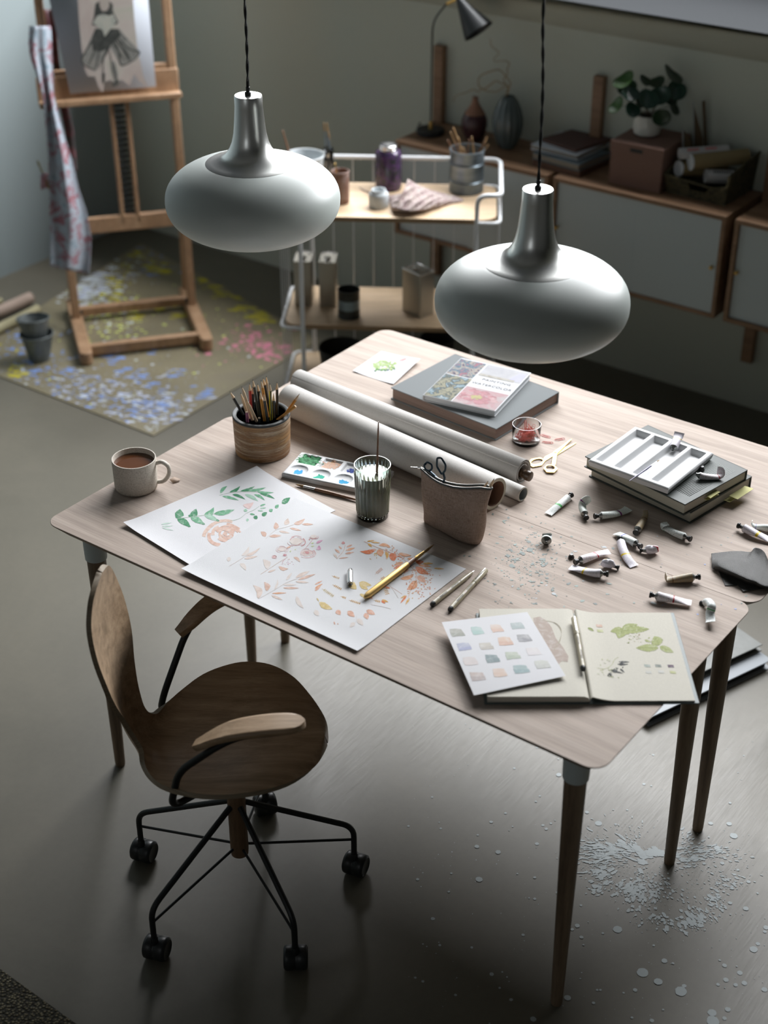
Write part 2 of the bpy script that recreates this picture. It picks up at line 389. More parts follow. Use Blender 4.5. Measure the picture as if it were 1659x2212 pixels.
# profile of the shell: (forward, height, half width, side rise)
KEY = [(-0.246, 0.866, 0.003, 0.001), (-0.248, 0.853, 0.046, 0.001), (-0.250, 0.830, 0.074, 0.001), (-0.252, 0.789, 0.098, 0.003), (-0.251, 0.727, 0.109, 0.008), (-0.245, 0.656, 0.101, 0.011), (-0.240, 0.586, 0.078, 0.012), (-0.231, 0.528, 0.056, 0.013), (-0.220, 0.477, 0.046, 0.015), (-0.201, 0.444, 0.058, 0.017), (-0.176, 0.428, 0.095, 0.019), (-0.135, 0.426, 0.149, 0.025), (-0.082, 0.433, 0.194, 0.031), (-0.014, 0.444, 0.219, 0.032), (0.047, 0.458, 0.217, 0.025), (0.102, 0.468, 0.190, 0.014), (0.145, 0.474, 0.147, 0.001), (0.181, 0.478, 0.093, -0.008), (0.196, 0.481, 0.045, -0.012), (0.2, 0.482, 0.003, -0.014)]
def keyat(t):
    n = len(KEY)-1; x = t*n; i = min(int(x), n-1); f = x-i; g = lambda a, b, c, d: .5*((2*b)+(c-a)*f+(2*a-5*b+4*c-d)*f*f+(3*b-a-3*c+d)*f**3)
    A, B, Cc, Dd = KEY[max(i-1, 0)], KEY[i], KEY[i+1], KEY[min(i+2, n)]
    return [g(A[k], B[k], Cc[k], Dd[k]) for k in range(4)]
def shell(u, v):
    x, z, w, rise = keyat(v); q = keyat(min(1, v+.01)); q0 = keyat(max(0, v-.01))
    tx, tz = q[0]-q0[0], q[1]-q0[1]; l = hypot(tx, tz) or 1; nx, nz = -tz/l, tx/l          # inner side normal
    s = 2*u-1; s2 = s*s
    nx, nz = -nx if tz > 0 else nx, nz
    # inner side is forward for the back, upward for the seat
    nx, nz = (-tz/l, tx/l); 
    if nx*1+nz*1 < 0: nx, nz = -nx, -nz
    return Vector((x+nx*rise*1.6*s2, s*max(w, .002), z+nz*rise*1.6*s2))
sh = MB(); sh.grid(shell, 22, 76)
def shelloff(u, v, d):
    uo, vo = u, v
    v = min(.97, max(.03, v)); u = min(.95, max(.05, u))
    e = 1e-3; a = shell(min(1, u+e), v)-shell(max(0, u-e), v); b = shell(u, min(1, v+e))-shell(u, max(0, v-e)); n = a.cross(b)
    n.normalize()
    if n.x+n.z < 0: n = -n
    return shell(uo, vo)-n*d
NU, NV, TH = 22, 90, .0105
sm = MB()
ins = [[shell(i/NU, j/NV) for i in range(NU+1)] for j in range(NV+1)]
ous = [[shelloff(i/NU, j/NV, TH) for i in range(NU+1)] for j in range(NV+1)]
for gset in (ins, ous):
    sm.add([p for r in gset for p in r], [(j*(NU+1)+i, j*(NU+1)+i+1, (j+1)*(NU+1)+i+1, (j+1)*(NU+1)+i) for j in range(NV) for i in range(NU)], 0)
Nn = (NU+1)*(NV+1); ed = [(j*(NU+1)) for j in range(NV+1)]+[NV*(NU+1)+i for i in range(1, NU+1)]+[(j*(NU+1)+NU) for j in range(NV-1, -1, -1)]+[i for i in range(NU-1, 0, -1)]
for a, b in zip(ed, ed[1:]+ed[:1]): sm.f.append((a, b, b+Nn, a+Nn)); sm.m.append(1)
sm.build('seat_shell', [M['chair'], M['ply']], ch, ang=50)
# central post
pm = MB(); pm.lathe([(0, .118), (.012, .119), (.0195, .126), (.0205, .14), (.0205, .31), (.019, .325), (0, .325)], 28); pm.build('column', wood('oak_post', (.15, .085, .045), (.21, .125, .068), (.26, .16, .09), (30, 30, 3), .5), ch)
pm = MB(); pm.lathe([(0, .32), (.014, .32), (.014, .405), (.045, .408), (.045, .418), (0, .418)], 24)
pm.box(-.09, -.1, .412, .09, .1, .424); pm.build('seat_mount', M['black'], ch)
angs = [-166.5, -95, -23, 49, 118]
for a in angs:
    al = radians(a)-PHI; d = Vector((cos(al), sin(al), 0)); e = d*.262
    lg = MB(); lg.tube(arc([d*.018+Vector((0, 0, .275)), e+Vector((0, 0, .150)), e+Vector((0, 0, .062))], .03, 6), .0068, 10)
    lo = lg.build('leg', M['black'], ch)
    br = MB(); br.tube([d*.018+Vector((0, 0, .150)), e*.985+Vector((0, 0, .112))], .0032, 8); br.build('brace', M['black'], lo)
for a, tr in zip(angs, (15, 20, 38, 12, 55)):
    al = radians(a)-PHI; e = Vector((cos(al), sin(al), 0))*.262
    tv = radians(tr)-PHI; ax = Vector((cos(tv), sin(tv), 0)); sd = Vector((-ax.y, ax.x, 0))
    Mx = Matrix((sd, Vector((0, 0, 1)), ax)).transposed().to_4x4(); Mx.translation = e+Vector((0, 0, .028))+sd*.008
    c = MB(); c.lathe([(0, -.026), (.022, -.026), (.0265, -.023), (.0275, -.019), (.0275, -.004), (.0262, -.0025), (.0262, .0025), (.0275, .004), (.0275, .019), (.0265, .023), (.022, .026), (.020, .0245), (0, .0245)], 28, m=0, M=Mx)
    cc = c.build('castor', M['plast'], ch, ang=50)
    s = MB(); s.lathe([(0, .05), (.0085, .05), (.0085, .066), (.0072, .068), (0, .068)], 14, e); s.build('stem', M['black'], cc)
# arms: bent tube under each side plus a shaped wooden pad
AR = radians(43)-PHI
def AL(p): x, y, z = p; return Vector((x*cos(AR)-y*sin(AR), x*sin(AR)+y*cos(AR), z))
for kn, bo, jo, pr_, pm_, pf in (((-.110, -.178, .53), (-.134, -.155, .415), (-.03, -.208, .612), (-.070, -.190, .604), (-.01, -.212, .650), (.145, -.234, .676)),
                               ((-.147, .155, .465), (-.158, .180, .400), (-.088, .212, .592), (-.104, .200, .598), (-.03, .236, .648), (.125, .285, .674))):
    s_ = -1 if kn[1] < 0 else 1
    tb = arc([AL(p) for p in ((-.02, .06*s_, .400), bo, kn, jo, (pf[0]*.25+jo[0]*.75, (pf[1]+jo[1])/2, .655-.018+.008), (pf[0]*.72, pf[1]*1.0, pf[2]-.016))], .035, 8)
    am = MB(); am.tube(tb, .0078, 12); ao = am.build('arm_tube', M['black'], ch)
    pd = MB(); rings = []; cen = spline([AL(pr_), AL(pm_), AL([(pm_[k]+pf[k])/2+(.006 if k == 2 else 0) for k in range(3)]), AL(pf)], 9)
    n = len(cen)-1
    for i, c in enumerate(cen):
        f = i/n; t = (cen[min(i+1, n)]-cen[max(i-1, 0)]).normalized(); sd = Vector((-t.y, t.x, 0)).normalized(); up = t.cross(sd)
        w = (.017+.013*sin(min(1, f*1.25)*pi*.6))*sqrt(max(.02, 1-max(0, (f-.80)/.20)**2.2))*(.72+.28*min(1, f/.12))
        rings.append([c+sd*(w*cos(q))+up*(.0075*max(-1, min(1, 2.2*sin(q)))) for q in [2*pi*k/24 for k in range(24)]])
    pd.loft(rings); pd.build('armrest', M['chair'], ch, ang=50)
# ---------------------------------------------------------------- trolley
TA = radians(33); TRO = Vector((-.775, 1.785, 0))
tr = thing('trolley', 'white wire trolley with three birch shelves behind the tables', 'trolley', TRO, TA)
TW, TD = .72, .34
for z in (.75, .355, .09):
    m = MB(); m.prism(rrect(0, 0, TW, TD, .05, 8), z-.016, z, 1, ms=0); m.build('shelf', [M['shelf'], M['shelfedge']], tr)
for x in (.066, TW-.066):
    fr = MB(); pts = [(x, -.012, .0), (x, -.012, .805)]
    s = 1 if x > .3 else -1; ex = TW+.012 if s > 0 else -.012
    fr.tube(arc([(x, -.012, .055), (x, -.012, .838), (ex, -.012, .838), (ex, TD+.012, .838), (TW/2, TD+.012, .838)], .045, 8), .0078, 10); fr.build('frame_tube', M['white'], tr)
    rr = MB(); rr.tube([(x, TD+.012, .055), (x, TD+.012, .838)], .0075, 10); rr.build('frame_post', M['white'], tr)
    for z in (.742, .347, .082):
        l = MB(); l.tube(arc([(x, -.012, z), (ex, -.012, z), (ex, TD+.012, z), (x, TD+.012, z)], .045, 8), .0058, 10); l.build('shelf_rail', M['white'], tr)
    for y in (-.012, TD+.012):
        w = MB(); w.lathe([(0, -.011), (.024, -.011), (.027, -.007), (.027, .007), (.024, .011), (0, .011)], 20, (x, y, .0275), M=Matrix.Rotation(pi/2, 4, 'X')); w.build('wheel', M['plast'], tr)
for i in range(1, 10):
    x = TW*i/10; m = MB(); m.tube([(x, TD+.012, .082), (x, TD+.012, .838)], .0016, 6); m.build('wire', M['white'], tr)
for x in (-.012, TW+.012):
    for i in range(1, 6):
        y = TD*i/6; m = MB(); m.tube([(x, y, .082), (x, y, .838)], .0016, 6); m.build('wire', M['white'], tr)
# ---------------------------------------------------------------- wall cabinets
ZT, ZB, YC = .80, .441, 2.53
def cabinet(x0, x1, doors, label, knobs):
    t = thing('wall_cabinet', label, 'cabinet', (x0, YC, ZB), 0, 'wall hung teak cabinets')
    w = x1-x0; h = ZT-ZB; d = YB-YC-.002; th = .014
    m = MB(); m.box(0, 0, h-th, w, d, h); m.box(0, 0, 0, w, d, th); m.box(0, 0, th, th, d, h-th); m.box(w-th, 0, th, w, d, h-th); m.box(th, d-.006, th, w-th, d, h-th)
    m.build('carcass', M['cab'], t, bevel=.0012)
    n = doors; iw = (w-2*th)
    for i in range(n):
        a = th+iw*i/n+(.0012 if not i else .0022); b = th+iw*(i+1)/n-(.0012 if i else .0022); yy = .004 if i else .012
        dm = MB(); dm.box(a, yy, th+.0015, b, yy+.014, h-th-.0015); do = dm.build('door', M['cabdoor'], t)
        kx = knobs[i]
        if kx is not None:
            k = MB(); k.lathe([(0, 0), (.004, 0), (.003, .008), (.0065, .012), (.0065, .016), (.004, .019), (0, .019)], 16, (kx, yy, h*.5), M=Matrix.Rotation(pi/2, 4, 'X')); k.build('knob', M['brass'], do)
    return t
cabinet(-.843, -.192, 2, 'left wall cabinet with white doors under the desk lamp', (None, None))
cabinet(-.168, .481, 2, 'middle wall cabinet with two white doors under the brown box', (.022, .649-.028))
cabinet(.514, 1.165, 2, 'right wall cabinet with white doors, cut by the photo edge', (.026, None))
def rail(x, lb):
    m = MB(); m.box(-.021, -.028, 0, .021, 0, .905); o = m.build('wall_rail', M['cab'], loc=(0, 0, 0), bevel=.003)
    o.location = (x, YB-.0005, .182); tag(o, lb, 'wall rail', 'teak wall rails')
rail(-.838, 'teak wall rail behind the desk lamp, leftmost rail')
rail(-.163, 'teak wall rail rising behind the brown album on the cabinet')
rail(.508, 'teak wall rail ending below the right wall cabinet')
# ---------------------------------------------------------------- easel
EA = radians(52); EO = Vector((-1.7027, 1.9817, 0))
es = thing('easel', 'beech studio easel holding the fashion drawing', 'easel', EO, EA)
def eb(name, a, b, w, h, up=(0, 0, 1), mat=None, bv=.004): 
    m = MB(); m.beam(a, b, w, h, up); return m.build(name, mat or M['easel'], es, bevel=bv)
XE = .2315
for s in (-1, 1):
    m = MB(); m.prism([(s*XE+.024*cos(q), -.245+.024*sin(q)) for q in [pi+pi*k/8 for k in range(9)]]+[(s*XE+.024, .27), (s*XE-.024, .27)], .006, .056); m.build('base_runner', M['easel'], es, bevel=.004)
eb('cross_bar', (-XE, -.19, .034), (XE, -.19, .034), .030, .040)
eb('cross_bar', (-XE, .165, .040), (XE, .165, .040), .036, .036)
LN = radians(6); EY0 = .085
def EP(x, s, d=0.0): return Vector((x, EY0+s*sin(LN)-d*cos(LN), .05+s*cos(LN)+d*sin(LN)))
NRM = Vector((0, -cos(LN), sin(LN)))
for s in (-1, 1):
    eb('upright', EP(s*XE, 0), EP(s*XE, 1.72), .032, .040, NRM)
    m = MB(); m.tube([EP(s*(XE-.016), .02), EP(s*(XE-.026), .02)], .009, 10); m.build('bolt', M['black'], es)
    eb('back_strut', (s*XE, .255, .05), EP(s*XE, .655, -.03), .020, .026, NRM)
eb('lower_beam', EP(-XE, .365, .004), EP(XE, .365, .004), .030, .060, up=EP(0, 1)-EP(0, 0))
eb('middle_beam', EP(-XE, .93, .004), EP(XE, .93, .004), .026, .055, up=EP(0, 1)-EP(0, 0))
for dx in (-.030, .030): eb('centre_rail', EP(dx+.02, .36, .006), EP(dx+.02, 1.72, .006), .016, .026, NRM)
m = MB()
for i in range(60): m.beam(EP(.02, .40+i*.0215, .001), EP(.02, .411+i*.0215, .003), .040, .004, NRM)
m.build('ratchet_strip', M['black'], es)
eb('picture_ledge', EP(-XE-.045, .845, .040), EP(XE+.02, .845, .040), .075, .022, up=EP(0, 1)-EP(0, 0))
eb('ledge_back', EP(-XE-.045, .895, .016), EP(XE+.02, .895, .016), .018, .085, up=EP(0, 1)-EP(0, 0))
# fashion drawing leaning on the ledge
SL = .862
EW = Matrix.Rotation(EA, 4, 'Z'); EW.translation = EO
def w2e(p): return EW.inverted() @ p
o_pl = EW @ EP(0, SL, .045); n_pl = (EW.to_3x3() @ NRM)
def DR(px, py): return GP(px, py, o_pl, n_pl)
cn = [DR(152, 203), DR(337, 187), DR(337-30, 187-330), DR(152-55*1.25, 203-205*1.5)]
cn[3] = cn[0]+(cn[3]-cn[0]).normalized()*((cn[2]-cn[1]).length)
M['sk_wash'] = blotch('wash_pink_beige', [(.43, .39, .34), (.46, .39, .36), (.50, .45, .41), (.43, .44, .36)], 6, .85)
M['sk_ink'] = blotch('ink_black', [(.02, .022, .02), (.05, .055, .05), (.10, .10, .09)], 25, .85)
M['sk_ink2'] = blotch('ink_grey', [(.08, .085, .08), (.25, .25, .23), (.30, .28, .25)], 30, .85, stretch=(1, 1, 1))
M['sk_fur'] = blotch('wash_grey', [(.22, .24, .22), (.42, .43, .38), (.46, .44, .38)], 30, .85)
M['sheet'] = plain('drawing_sheet', (.44, .47, .52), .9, spec=.2)
dw = MB(); th_n = n_pl*.003
dw.add([c for c in cn]+[c-th_n for c in cn], [(0, 1, 2, 3), (7, 6, 5, 4), (0, 4, 5, 1), (1, 5, 6, 2), (2, 6, 7, 3), (3, 7, 4, 0)], 0)
def dpoly(pts, mi, lift): 
    vs = [DR(*p)+n_pl*lift for p in pts]; dw.add(vs, [tuple(range(len(vs)))], mi)
dpoly([(161, -95), (281, -95), (290, 40), (298, 110), (310, 165), (318, 188), (300, 175), (290, 160), (280, 185), (262, 172), (250, 188), (240, 172), (226, 178), (222, 200), (212, 188), (205, 165), (190, 165), (183, 150), (178, 120), (172, 60)], 1, .0004)
# skirt strokes
def stroke(pts, w, mi, lift=.0008):
    P = spline([DR(*p) for p in pts], 6); n = len(P); l = []; r_ = []
    for i in range(n):
        t = (P[min(i+1, n-1)]-P[max(0, i-1)]).normalized(); s = t.cross(n_pl); f = i/(n-1); ww = w*.0011*sqrt(max(.02, 1-(2*f-1)**4))
        l.append(P[i]+s*ww+n_pl*lift); r_.append(P[i]-s*ww+n_pl*lift)
    dw.add(l+r_, [(i, i+1, n+i+1, n+i) for i in range(n-1)], mi)
dpoly([(207, 60), (222, 62), (236, 66), (258, 62), (270, 78), (288, 96), (302, 112), (294, 128), (262, 142), (240, 104), (233, 106), (222, 124), (206, 154), (176, 132), (186, 106), (198, 78)], 3, .0006)
dpoly([(206, 62), (255, 62), (262, 76), (246, 92), (234, 104), (216, 112), (200, 108), (198, 84)], 2, .0008)
dpoly([(206, 8), (216, 2), (236, 2), (244, 10), (244, 24), (256, 48), (250, 54), (240, 50), (226, 56), (214, 58), (198, 54), (203, 34)], 2, .0006)
dpoly([(210, 34), (222, 30), (236, 34), (245, 30), (252, 46), (244, 56), (236, 66), (226, 80), (222, 66), (210, 56), (200, 50)], 4, .0010)
dpoly([(214, -16), (236, -16), (236, 14), (230, 24), (220, 24), (215, 12)], 5, .0010)
for a in ([(212, 66), (198, 90), (176, 132), (206, 153)], [(214, 72), (204, 110), (190, 142)], [(220, 72), (214, 110), (206, 152)], [(228, 76), (236, 100), (222, 130)], [(240, 72), (256, 110), (262, 141), (294, 128)], [(246, 70), (276, 104), (301, 112), (292, 128)], [(238, 84), (270, 132)], [(250, 84), (284, 130)], [(240, 74), (232, 104), (212, 150)], [(244, 76), (262, 100), (280, 134)]): stroke(a, 2.2, 2, .0011)
for a in ([(224, 122), (223, 145), (224, 176)], [(236, 106), (242, 140), (252, 180)], [(247, 134), (250, 160), (256, 178)]): stroke(a, 1.5, 2, .0011)
dpoly([(220, 158), (227, 158), (226, 178), (222, 180)], 2, .0012); dpoly([(244, 178), (256, 172), (258, 180), (250, 187), (242, 186)], 2, .0012)
dpoly([(240, 132), (247, 132), (255, 160), (252, 180), (247, 176), (240, 150)], 3, .0010)
M['skin'] = plain('painted_skin', (.42, .37, .33), .85)
FLATNAMES.add('fashion_drawing')
tag(dw.build('fashion_drawing', [M['sheet'], M['sk_wash'], M['sk_ink'], M['sk_ink2'], M['sk_fur'], M['skin']], loc=cn[0], ang=0), 'drawing of a figure in a flared black skirt, standing on the easel ledge', 'drawing')
# ---------------------------------------------------------------- apron hanging on the left upright
M['apron'] = blotch('painty_cloth', [(.10, .13, .20), (.24, .33, .40), (.42, .47, .54), (.36, .40, .46), (.30, .07, .09), (.46, .46, .52), (.42, .16, .07)], 17, .9, 7, .7)
EPX = Matrix.Rotation(EA, 4, 'Z'); EPX.translation = EO
o_ap = EW @ EP(-XE, .5, .05)
def AP(px, py, off=0.0): return GP(px, py, o_ap+n_pl*off, n_pl)
ap_rows = [(56, 64, 110), (90, 62, 112), (120, 65, 113), (160, 78, 116), (200, 90, 117), (240, 96, 126), (290, 101, 140), (340, 104, 156), (400, 106, 170), (450, 107, 188), (500, 108, 197), (540, 108, 196), (575, 108, 193)]
def apf(u, v):
    x = v*(len(ap_rows)-1); i = min(int(x), len(ap_rows)-2); f = x-i; A, B = ap_rows[i], ap_rows[i+1]
    y = A[0]+(B[0]-A[0])*f; l = A[1]+(B[1]-A[1])*f; r_ = A[2]+(B[2]-A[2])*f
    return AP(l+(r_-l)*u, y+(18*v*v)*(u), .014*sin(u*11+v*2.5)*(.4+.6*v)+.012*sin(u*5+v*7)+.02*sin(u*pi)+.03)
m = MB(); m.grid(apf, 30, 50); FLATNAMES.add('apron')
ap = tag(m.build('apron', M['apron'], loc=AP(100, 300), solid=.0015, ang=0), 'paint-stained apron hanging on the left side of the easel', 'apron')
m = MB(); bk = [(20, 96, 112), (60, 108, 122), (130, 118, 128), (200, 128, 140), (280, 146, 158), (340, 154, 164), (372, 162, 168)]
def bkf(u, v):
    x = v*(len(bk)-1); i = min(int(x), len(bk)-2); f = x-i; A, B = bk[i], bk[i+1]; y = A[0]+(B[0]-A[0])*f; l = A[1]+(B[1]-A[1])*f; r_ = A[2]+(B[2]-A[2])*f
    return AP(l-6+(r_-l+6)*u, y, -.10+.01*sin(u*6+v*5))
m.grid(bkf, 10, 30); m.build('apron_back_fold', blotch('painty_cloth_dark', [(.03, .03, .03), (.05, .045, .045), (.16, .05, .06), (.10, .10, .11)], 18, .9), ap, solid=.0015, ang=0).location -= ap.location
pk = MB(); pk.grid(lambda u, v: AP(88+u*22, 372+38*v+10*u*(1-v)-6*u, .02+.02*sin(u*pi)*(1-v)), 8, 8); po = pk.build('pocket', M['apron'], ap, solid=.002, ang=0); po.location -= ap.location
bm_ = MB(); a, b = AP(80, 346, .03), AP(97, 385, .03); bm_.tube([a, a+(b-a)*.25, a+(b-a)*.3, b+(b-a)*.6], [.002, .005, .0035, .003], 8); tag(bm_.build('paintbrush', blotch('brush_mix', [(.3, .25, .05), (.03, .03, .03)], 30), loc=a), 'paintbrush sticking out of the apron pocket', 'paintbrush')
# ---------------------------------------------------------------- painted drop board under the easel
RC = [G(332, 943), G(-95, 778), G(305, 527), G(690, 737)]
RM = {}
for k, c in dict(y=(.50, .44, .03), l=(.62, .68, .18), b=(.20, .32, .66), p=(.62, .22, .30), w=(.55, .60, .64), lb=(.48, .53, .68)).items(): RM[k] = plain('splash_'+k, c, .6, var=.15, vscale=30)
rg = MB(); z1 = .004
rg.prism([(p.x, p.y) for p in RC], .0006, z1, 0)
ki = dict(y=1, l=2, b=3, p=4, w=5, lb=6)
ctr = sum(RC, Vector())/4
def inside(p):
    s = 0
    for i in range(4):
        a, b = RC[i], RC[(i+1) % 4]; cr = (b.x-a.x)*(p.y-a.y)-(b.y-a.y)*(p.x-a.x); s += 1 if cr > .012 else (-1 if cr < -.012 else 0)
    return abs(s) == 4
def spl(px, py, r, c, asp=1.0, ang=0.0, wob=.3):
    p = G(px, py, z1)
    if inside(p): blob(rg, p, r*.62, asp, ang, ki[c], 11, wob, z1+.0003+random.random()*.0004)
def cloud(cx, cy, sx, sy, n, cs, r0, r1, pw=2.5, ang=None, asp=1.5, wob=.35):
    for i in range(n): spl(random.gauss(cx, sx), random.gauss(cy, sy), r0+(r1-r0)*random.random()**pw, random.choice(cs), random.uniform(1, asp), random.uniform(0, 3) if ang is None else ang+random.gauss(0, .3), wob)
random.seed(5)
DA = radians(25)
cloud(330, 880, 60, 24, 420, 'b b lb lb w'.split(), .0015, .011, 3, DA, 4)
cloud(180, 850, 60, 22, 380, 'b lb lb b w'.split(), .0015, .010, 3, DA, 3)
cloud(110, 820, 60, 30, 200, 'b b lb'.split(), .0015, .010, 3, DA, 3)
cloud(40, 760, 50, 35, 120, 'b b lb y'.split(), .002, .013, 3, None, 3)
cloud(240, 800, 90, 40, 160, 'b lb w'.split(), .001, .005, 3)
for x, y in ((150, 800), (250, 778), (265, 800), (232, 768), (300, 815), (385, 808), (440, 848), (330, 828), (350, 870), (440, 860), (300, 870), (185, 880), (70, 800), (45, 720), (55, 755), (560, 650), (340, 755)):
    for k in range(5): spl(x+k*6-12+random.gauss(0, 3), y-k*2.2+5+random.gauss(0, 3), random.uniform(.006, .013), 'b', 2.6, DA)
for x, y, L in ((150, 775, 12), (235, 770, 14), (250, 760, 10), (270, 815, 12), (340, 815, 12), (160, 830, 14), (300, 885, 16), (170, 860, 10)):
    for k in range(L): spl(x+k*4, y-k*1.6+3*sin(k*.6), .0055, random.choice(('lb', 'b')), 1.8, DA, .2)
cloud(235, 680, 38, 26, 330, 'l l l w'.split(), .003, .013, 2.2, None, 1.3, .15)
cloud(300, 740, 130, 60, 160, 'l l w'.split(), .002, .011, 3, None, 1.2, .15)
cloud(480, 700, 90, 50, 90, 'l'.split(), .002, .012, 3, None, 1.2, .12)
cloud(200, 615, 26, 26, 300, 'w w w lb'.split(), .003, .020, 2.0, DA, 3)
cloud(250, 590, 50, 22, 120, 'w y w'.split(), .002, .012, 2.5, DA, 3)
cloud(140, 628, 36, 10, 70, 'w'.split(), .002, .012, 2.5, DA, 3)
for x, y, sx, n in ((250, 615, 14, 14), (560, 688, 16, 22), (530, 670, 12, 8), (395, 680, 16, 12), (440, 565, 14, 12), (335, 570, 14, 10), (350, 590, 10, 8), (500, 640, 16, 12), (300, 545, 12, 8), (35, 804, 9, 10), (470, 620, 14, 10), (360, 660, 16, 9), (520, 585, 14, 8), (290, 690, 10, 6), (430, 600, 9, 6), (245, 640, 14, 8)):
    for k in range(n): spl(random.gauss(x, sx), random.gauss(y, 6), random.uniform(.006, .018), 'y', 2.4, DA)
cloud(560, 740, 46, 20, 130, 'p'.split(), .003, .018, 2.4, None, 1.8)
cloud(600, 760, 30, 12, 60, 'p'.split(), .004, .022, 2.4, None, 1.8)
cloud(470, 755, 40, 20, 40, 'p'.split(), .002, .010, 2.4)
cloud(360, 555, 40, 14, 60, 'b'.split(), .003, .014, 2.4, DA, 3)
cloud(580, 610, 34, 20, 60, 'b'.split(), .003, .014, 2.4, -DA, 3)
cloud(330, 590, 40, 10, 30, 'b'.split(), .003, .010, 2.4, DA, 4)
cloud(400, 720, 160, 90, 300, 'w l b'.split(), .0007, .0025, 2)
for a, b in (((314, 922), (326, 930)), ((326, 930), (342, 912)), ((342, 912), (338, 932))):
    for k in range(7): spl(a[0]+(b[0]-a[0])*k/6, a[1]+(b[1]-a[1])*k/6, .0045, 'w', 1.2, 0, .1)
RGB = blotch('drop_board', [(.175, .155, .10), (.205, .18, .115), (.235, .205, .13), (.22, .19, .13)], 3, .45)
FLATNAMES.add('drop_board')
tag(rg.build('drop_board', [RGB]+[RM[k] for k in ('y', 'l', 'b', 'p', 'w', 'lb')], loc=(ctr.x, ctr.y, 0), ang=30), 'olive brown floor sheet covered in paint splashes under the easel', 'floor sheet')
# ================================================================ things on the tables
def c3(x, y): return (1080+x/2.865, 860+y/2.865)
def axisM(o, d, up=(0, 0, 1)):              # matrix with local z along d
    d = Vector(d).normalized(); x = Vector(up).cross(d)
    if x.length < 1e-5: x = Vector((1, 0, 0))
    x.normalize(); y = d.cross(x); m = Matrix((x, y, d)).transposed().to_4x4(); m.translation = Vector(o); return m
# ---- mug of tea
M['stone'] = blotch('speckled_stoneware', [(.36, .32, .26), (.54, .49, .42), (.62, .57, .50), (.67, .62, .55)], 420, .6, 2, .5)
M['tea'] = plain('tea', (.10, .035, .012), .03, spec=.9)
p = G(295, 1052, T); mg = thing('mug', 'speckled beige mug full of tea at the left end of the table', 'mug', p, radians(-2))
m = MB(); m.lathe([(0, 0), (.0455, 0), (.0495, .003), (.0512, .010), (.0522, .076), (.0517, .0795), (.0495, .0795), (.0487, .074), (.0475, .008), (.044, .005), (0, .005)], 56); m.build('body', M['stone'], mg, ang=50)
hx = Vector((cos(YAW*0+radians(36)), sin(radians(36)), 0))
m = MB(); hp = spline([hx*.049+Vector((0, 0, .066)), hx*.066+Vector((0, 0, .070)), hx*.080+Vector((0, 0, .058)), hx*.080+Vector((0, 0, .038)), hx*.068+Vector((0, 0, .020)), hx*.049+Vector((0, 0, .015))], 7); m.tube(hp, .0065, 14, flat=.75); m.build('handle', M['stone'], mg)
m = MB(); m.lathe([(0, .066), (.0484, .066), (.0484, .0664), (0, .0664)], 48); m.build('tea', M['tea'], mg)
# tea-bag tag
q = [G(366, 1036, T+.004), G(376, 1030, T+.009), G(390, 1035, T+.003), G(386, 1041, T+.001), G(374, 1044, T+.0015)]
m = MB(); m.add(q, [(0, 1, 2, 3, 4)]); tag(m.build('tea_tag', plain('tag_paper', (.42, .32, .25), .8), loc=q[3], solid=.0006), 'small beige tea-bag tag lying beside the mug', 'tea tag')
# ---- wooden pencil cup
M['mango'] = blotch('weathered_mango_wood', [(.08, .04, .02), (.36, .17, .06), (.46, .27, .12), (.22, .11, .05), (.58, .46, .32), (.40, .19, .07), (.16, .09, .05)], 9, .6, 10, .75, bump=.4, stretch=(.5, .5, 12))
PC = G(568, 973, T)
pc = thing('pencil_cup', 'round mango wood pencil cup with a dark rim, full of pencils', 'pencil cup', PC)
m = MB(); m.lathe([(0, 0), (.064, 0), (.0672, .003), (.0685, .02), (.0705, .095), (.0705, .100)], 56); m.lathe([(0, .010), (.058, .010), (.0600, .098), (.0605, .100)], 56, m=1); m.build('cup_body', [M['mango'], plain('cup_inside', (.16, .075, .035), .6)], pc, ang=50)
m = MB(); m.lathe([(.0605, .0998), (.0707, .0998), (.0707, .1035), (.0695, .105), (.0618, .105), (.0605, .1035), (.0605, .0998)], 56); m.build('rim', plain('charcoal_rim', (.045, .05, .05), .6), pc, ang=50)
HD = Vector((FW.x, FW.y, 0)).normalized()
PM = dict(k=plain('pencil_black', (.020, .028, .030), .4), n=plain('pencil_natural', (.66, .50, .33), .55), r=plain('pencil_red', (.48, .05, .045), .4), o=plain('pencil_ochre', (.55, .25, .045), .45), y=plain('pencil_yellow', (.62, .52, .03), .4), p=plain('pencil_purple', (.38, .13, .24), .4))
M['pwood'] = plain('pencil_cone_wood', (.70, .52, .34), .6); M['lead'] = plain('pencil_lead', (.02, .02, .022), .4)
def c5(x, y): return (430+x/8.295, 820+y/8.295)
def pencil(name, tip, bot, col, label, group=None, r=.0037, lead='lead', flat=False):
    d = (Vector(bot)-Vector(tip)); L = d.length; d.normalize()
    o = thing(name, label, 'pencil', tip, 0, group)
    Mx = axisM((0, 0, 0), d); b = MB()
    if flat: b.lathe([(0, 0), (r*.96, 0), (r, .0005), (r, L), (0, L)], 8, M=Mx)
    else: b.lathe([(r, .019), (r, L), (0, L)], 6, M=Mx)
    b.build('barrel', PM[col], o, ang=30)
    if flat:
        w_ = MB(); w_.lathe([(0, -.0012), (r*.7, -.0012), (r*.95, 0), (0, 0)], 10, M=Mx); w_.build('end_cap', M['pwood'], o); return o
    c = MB(); c.lathe([(.0009, .004), (r*1.0, .0195), (r*.97, .0205)], 10, M=Mx); c.build('sharpened_wood', M['pwood'], o)
    l = MB(); l.lathe([(0, 0), (.0009, .0042)], 8, M=Mx); l.build('lead', M[lead], o); return o
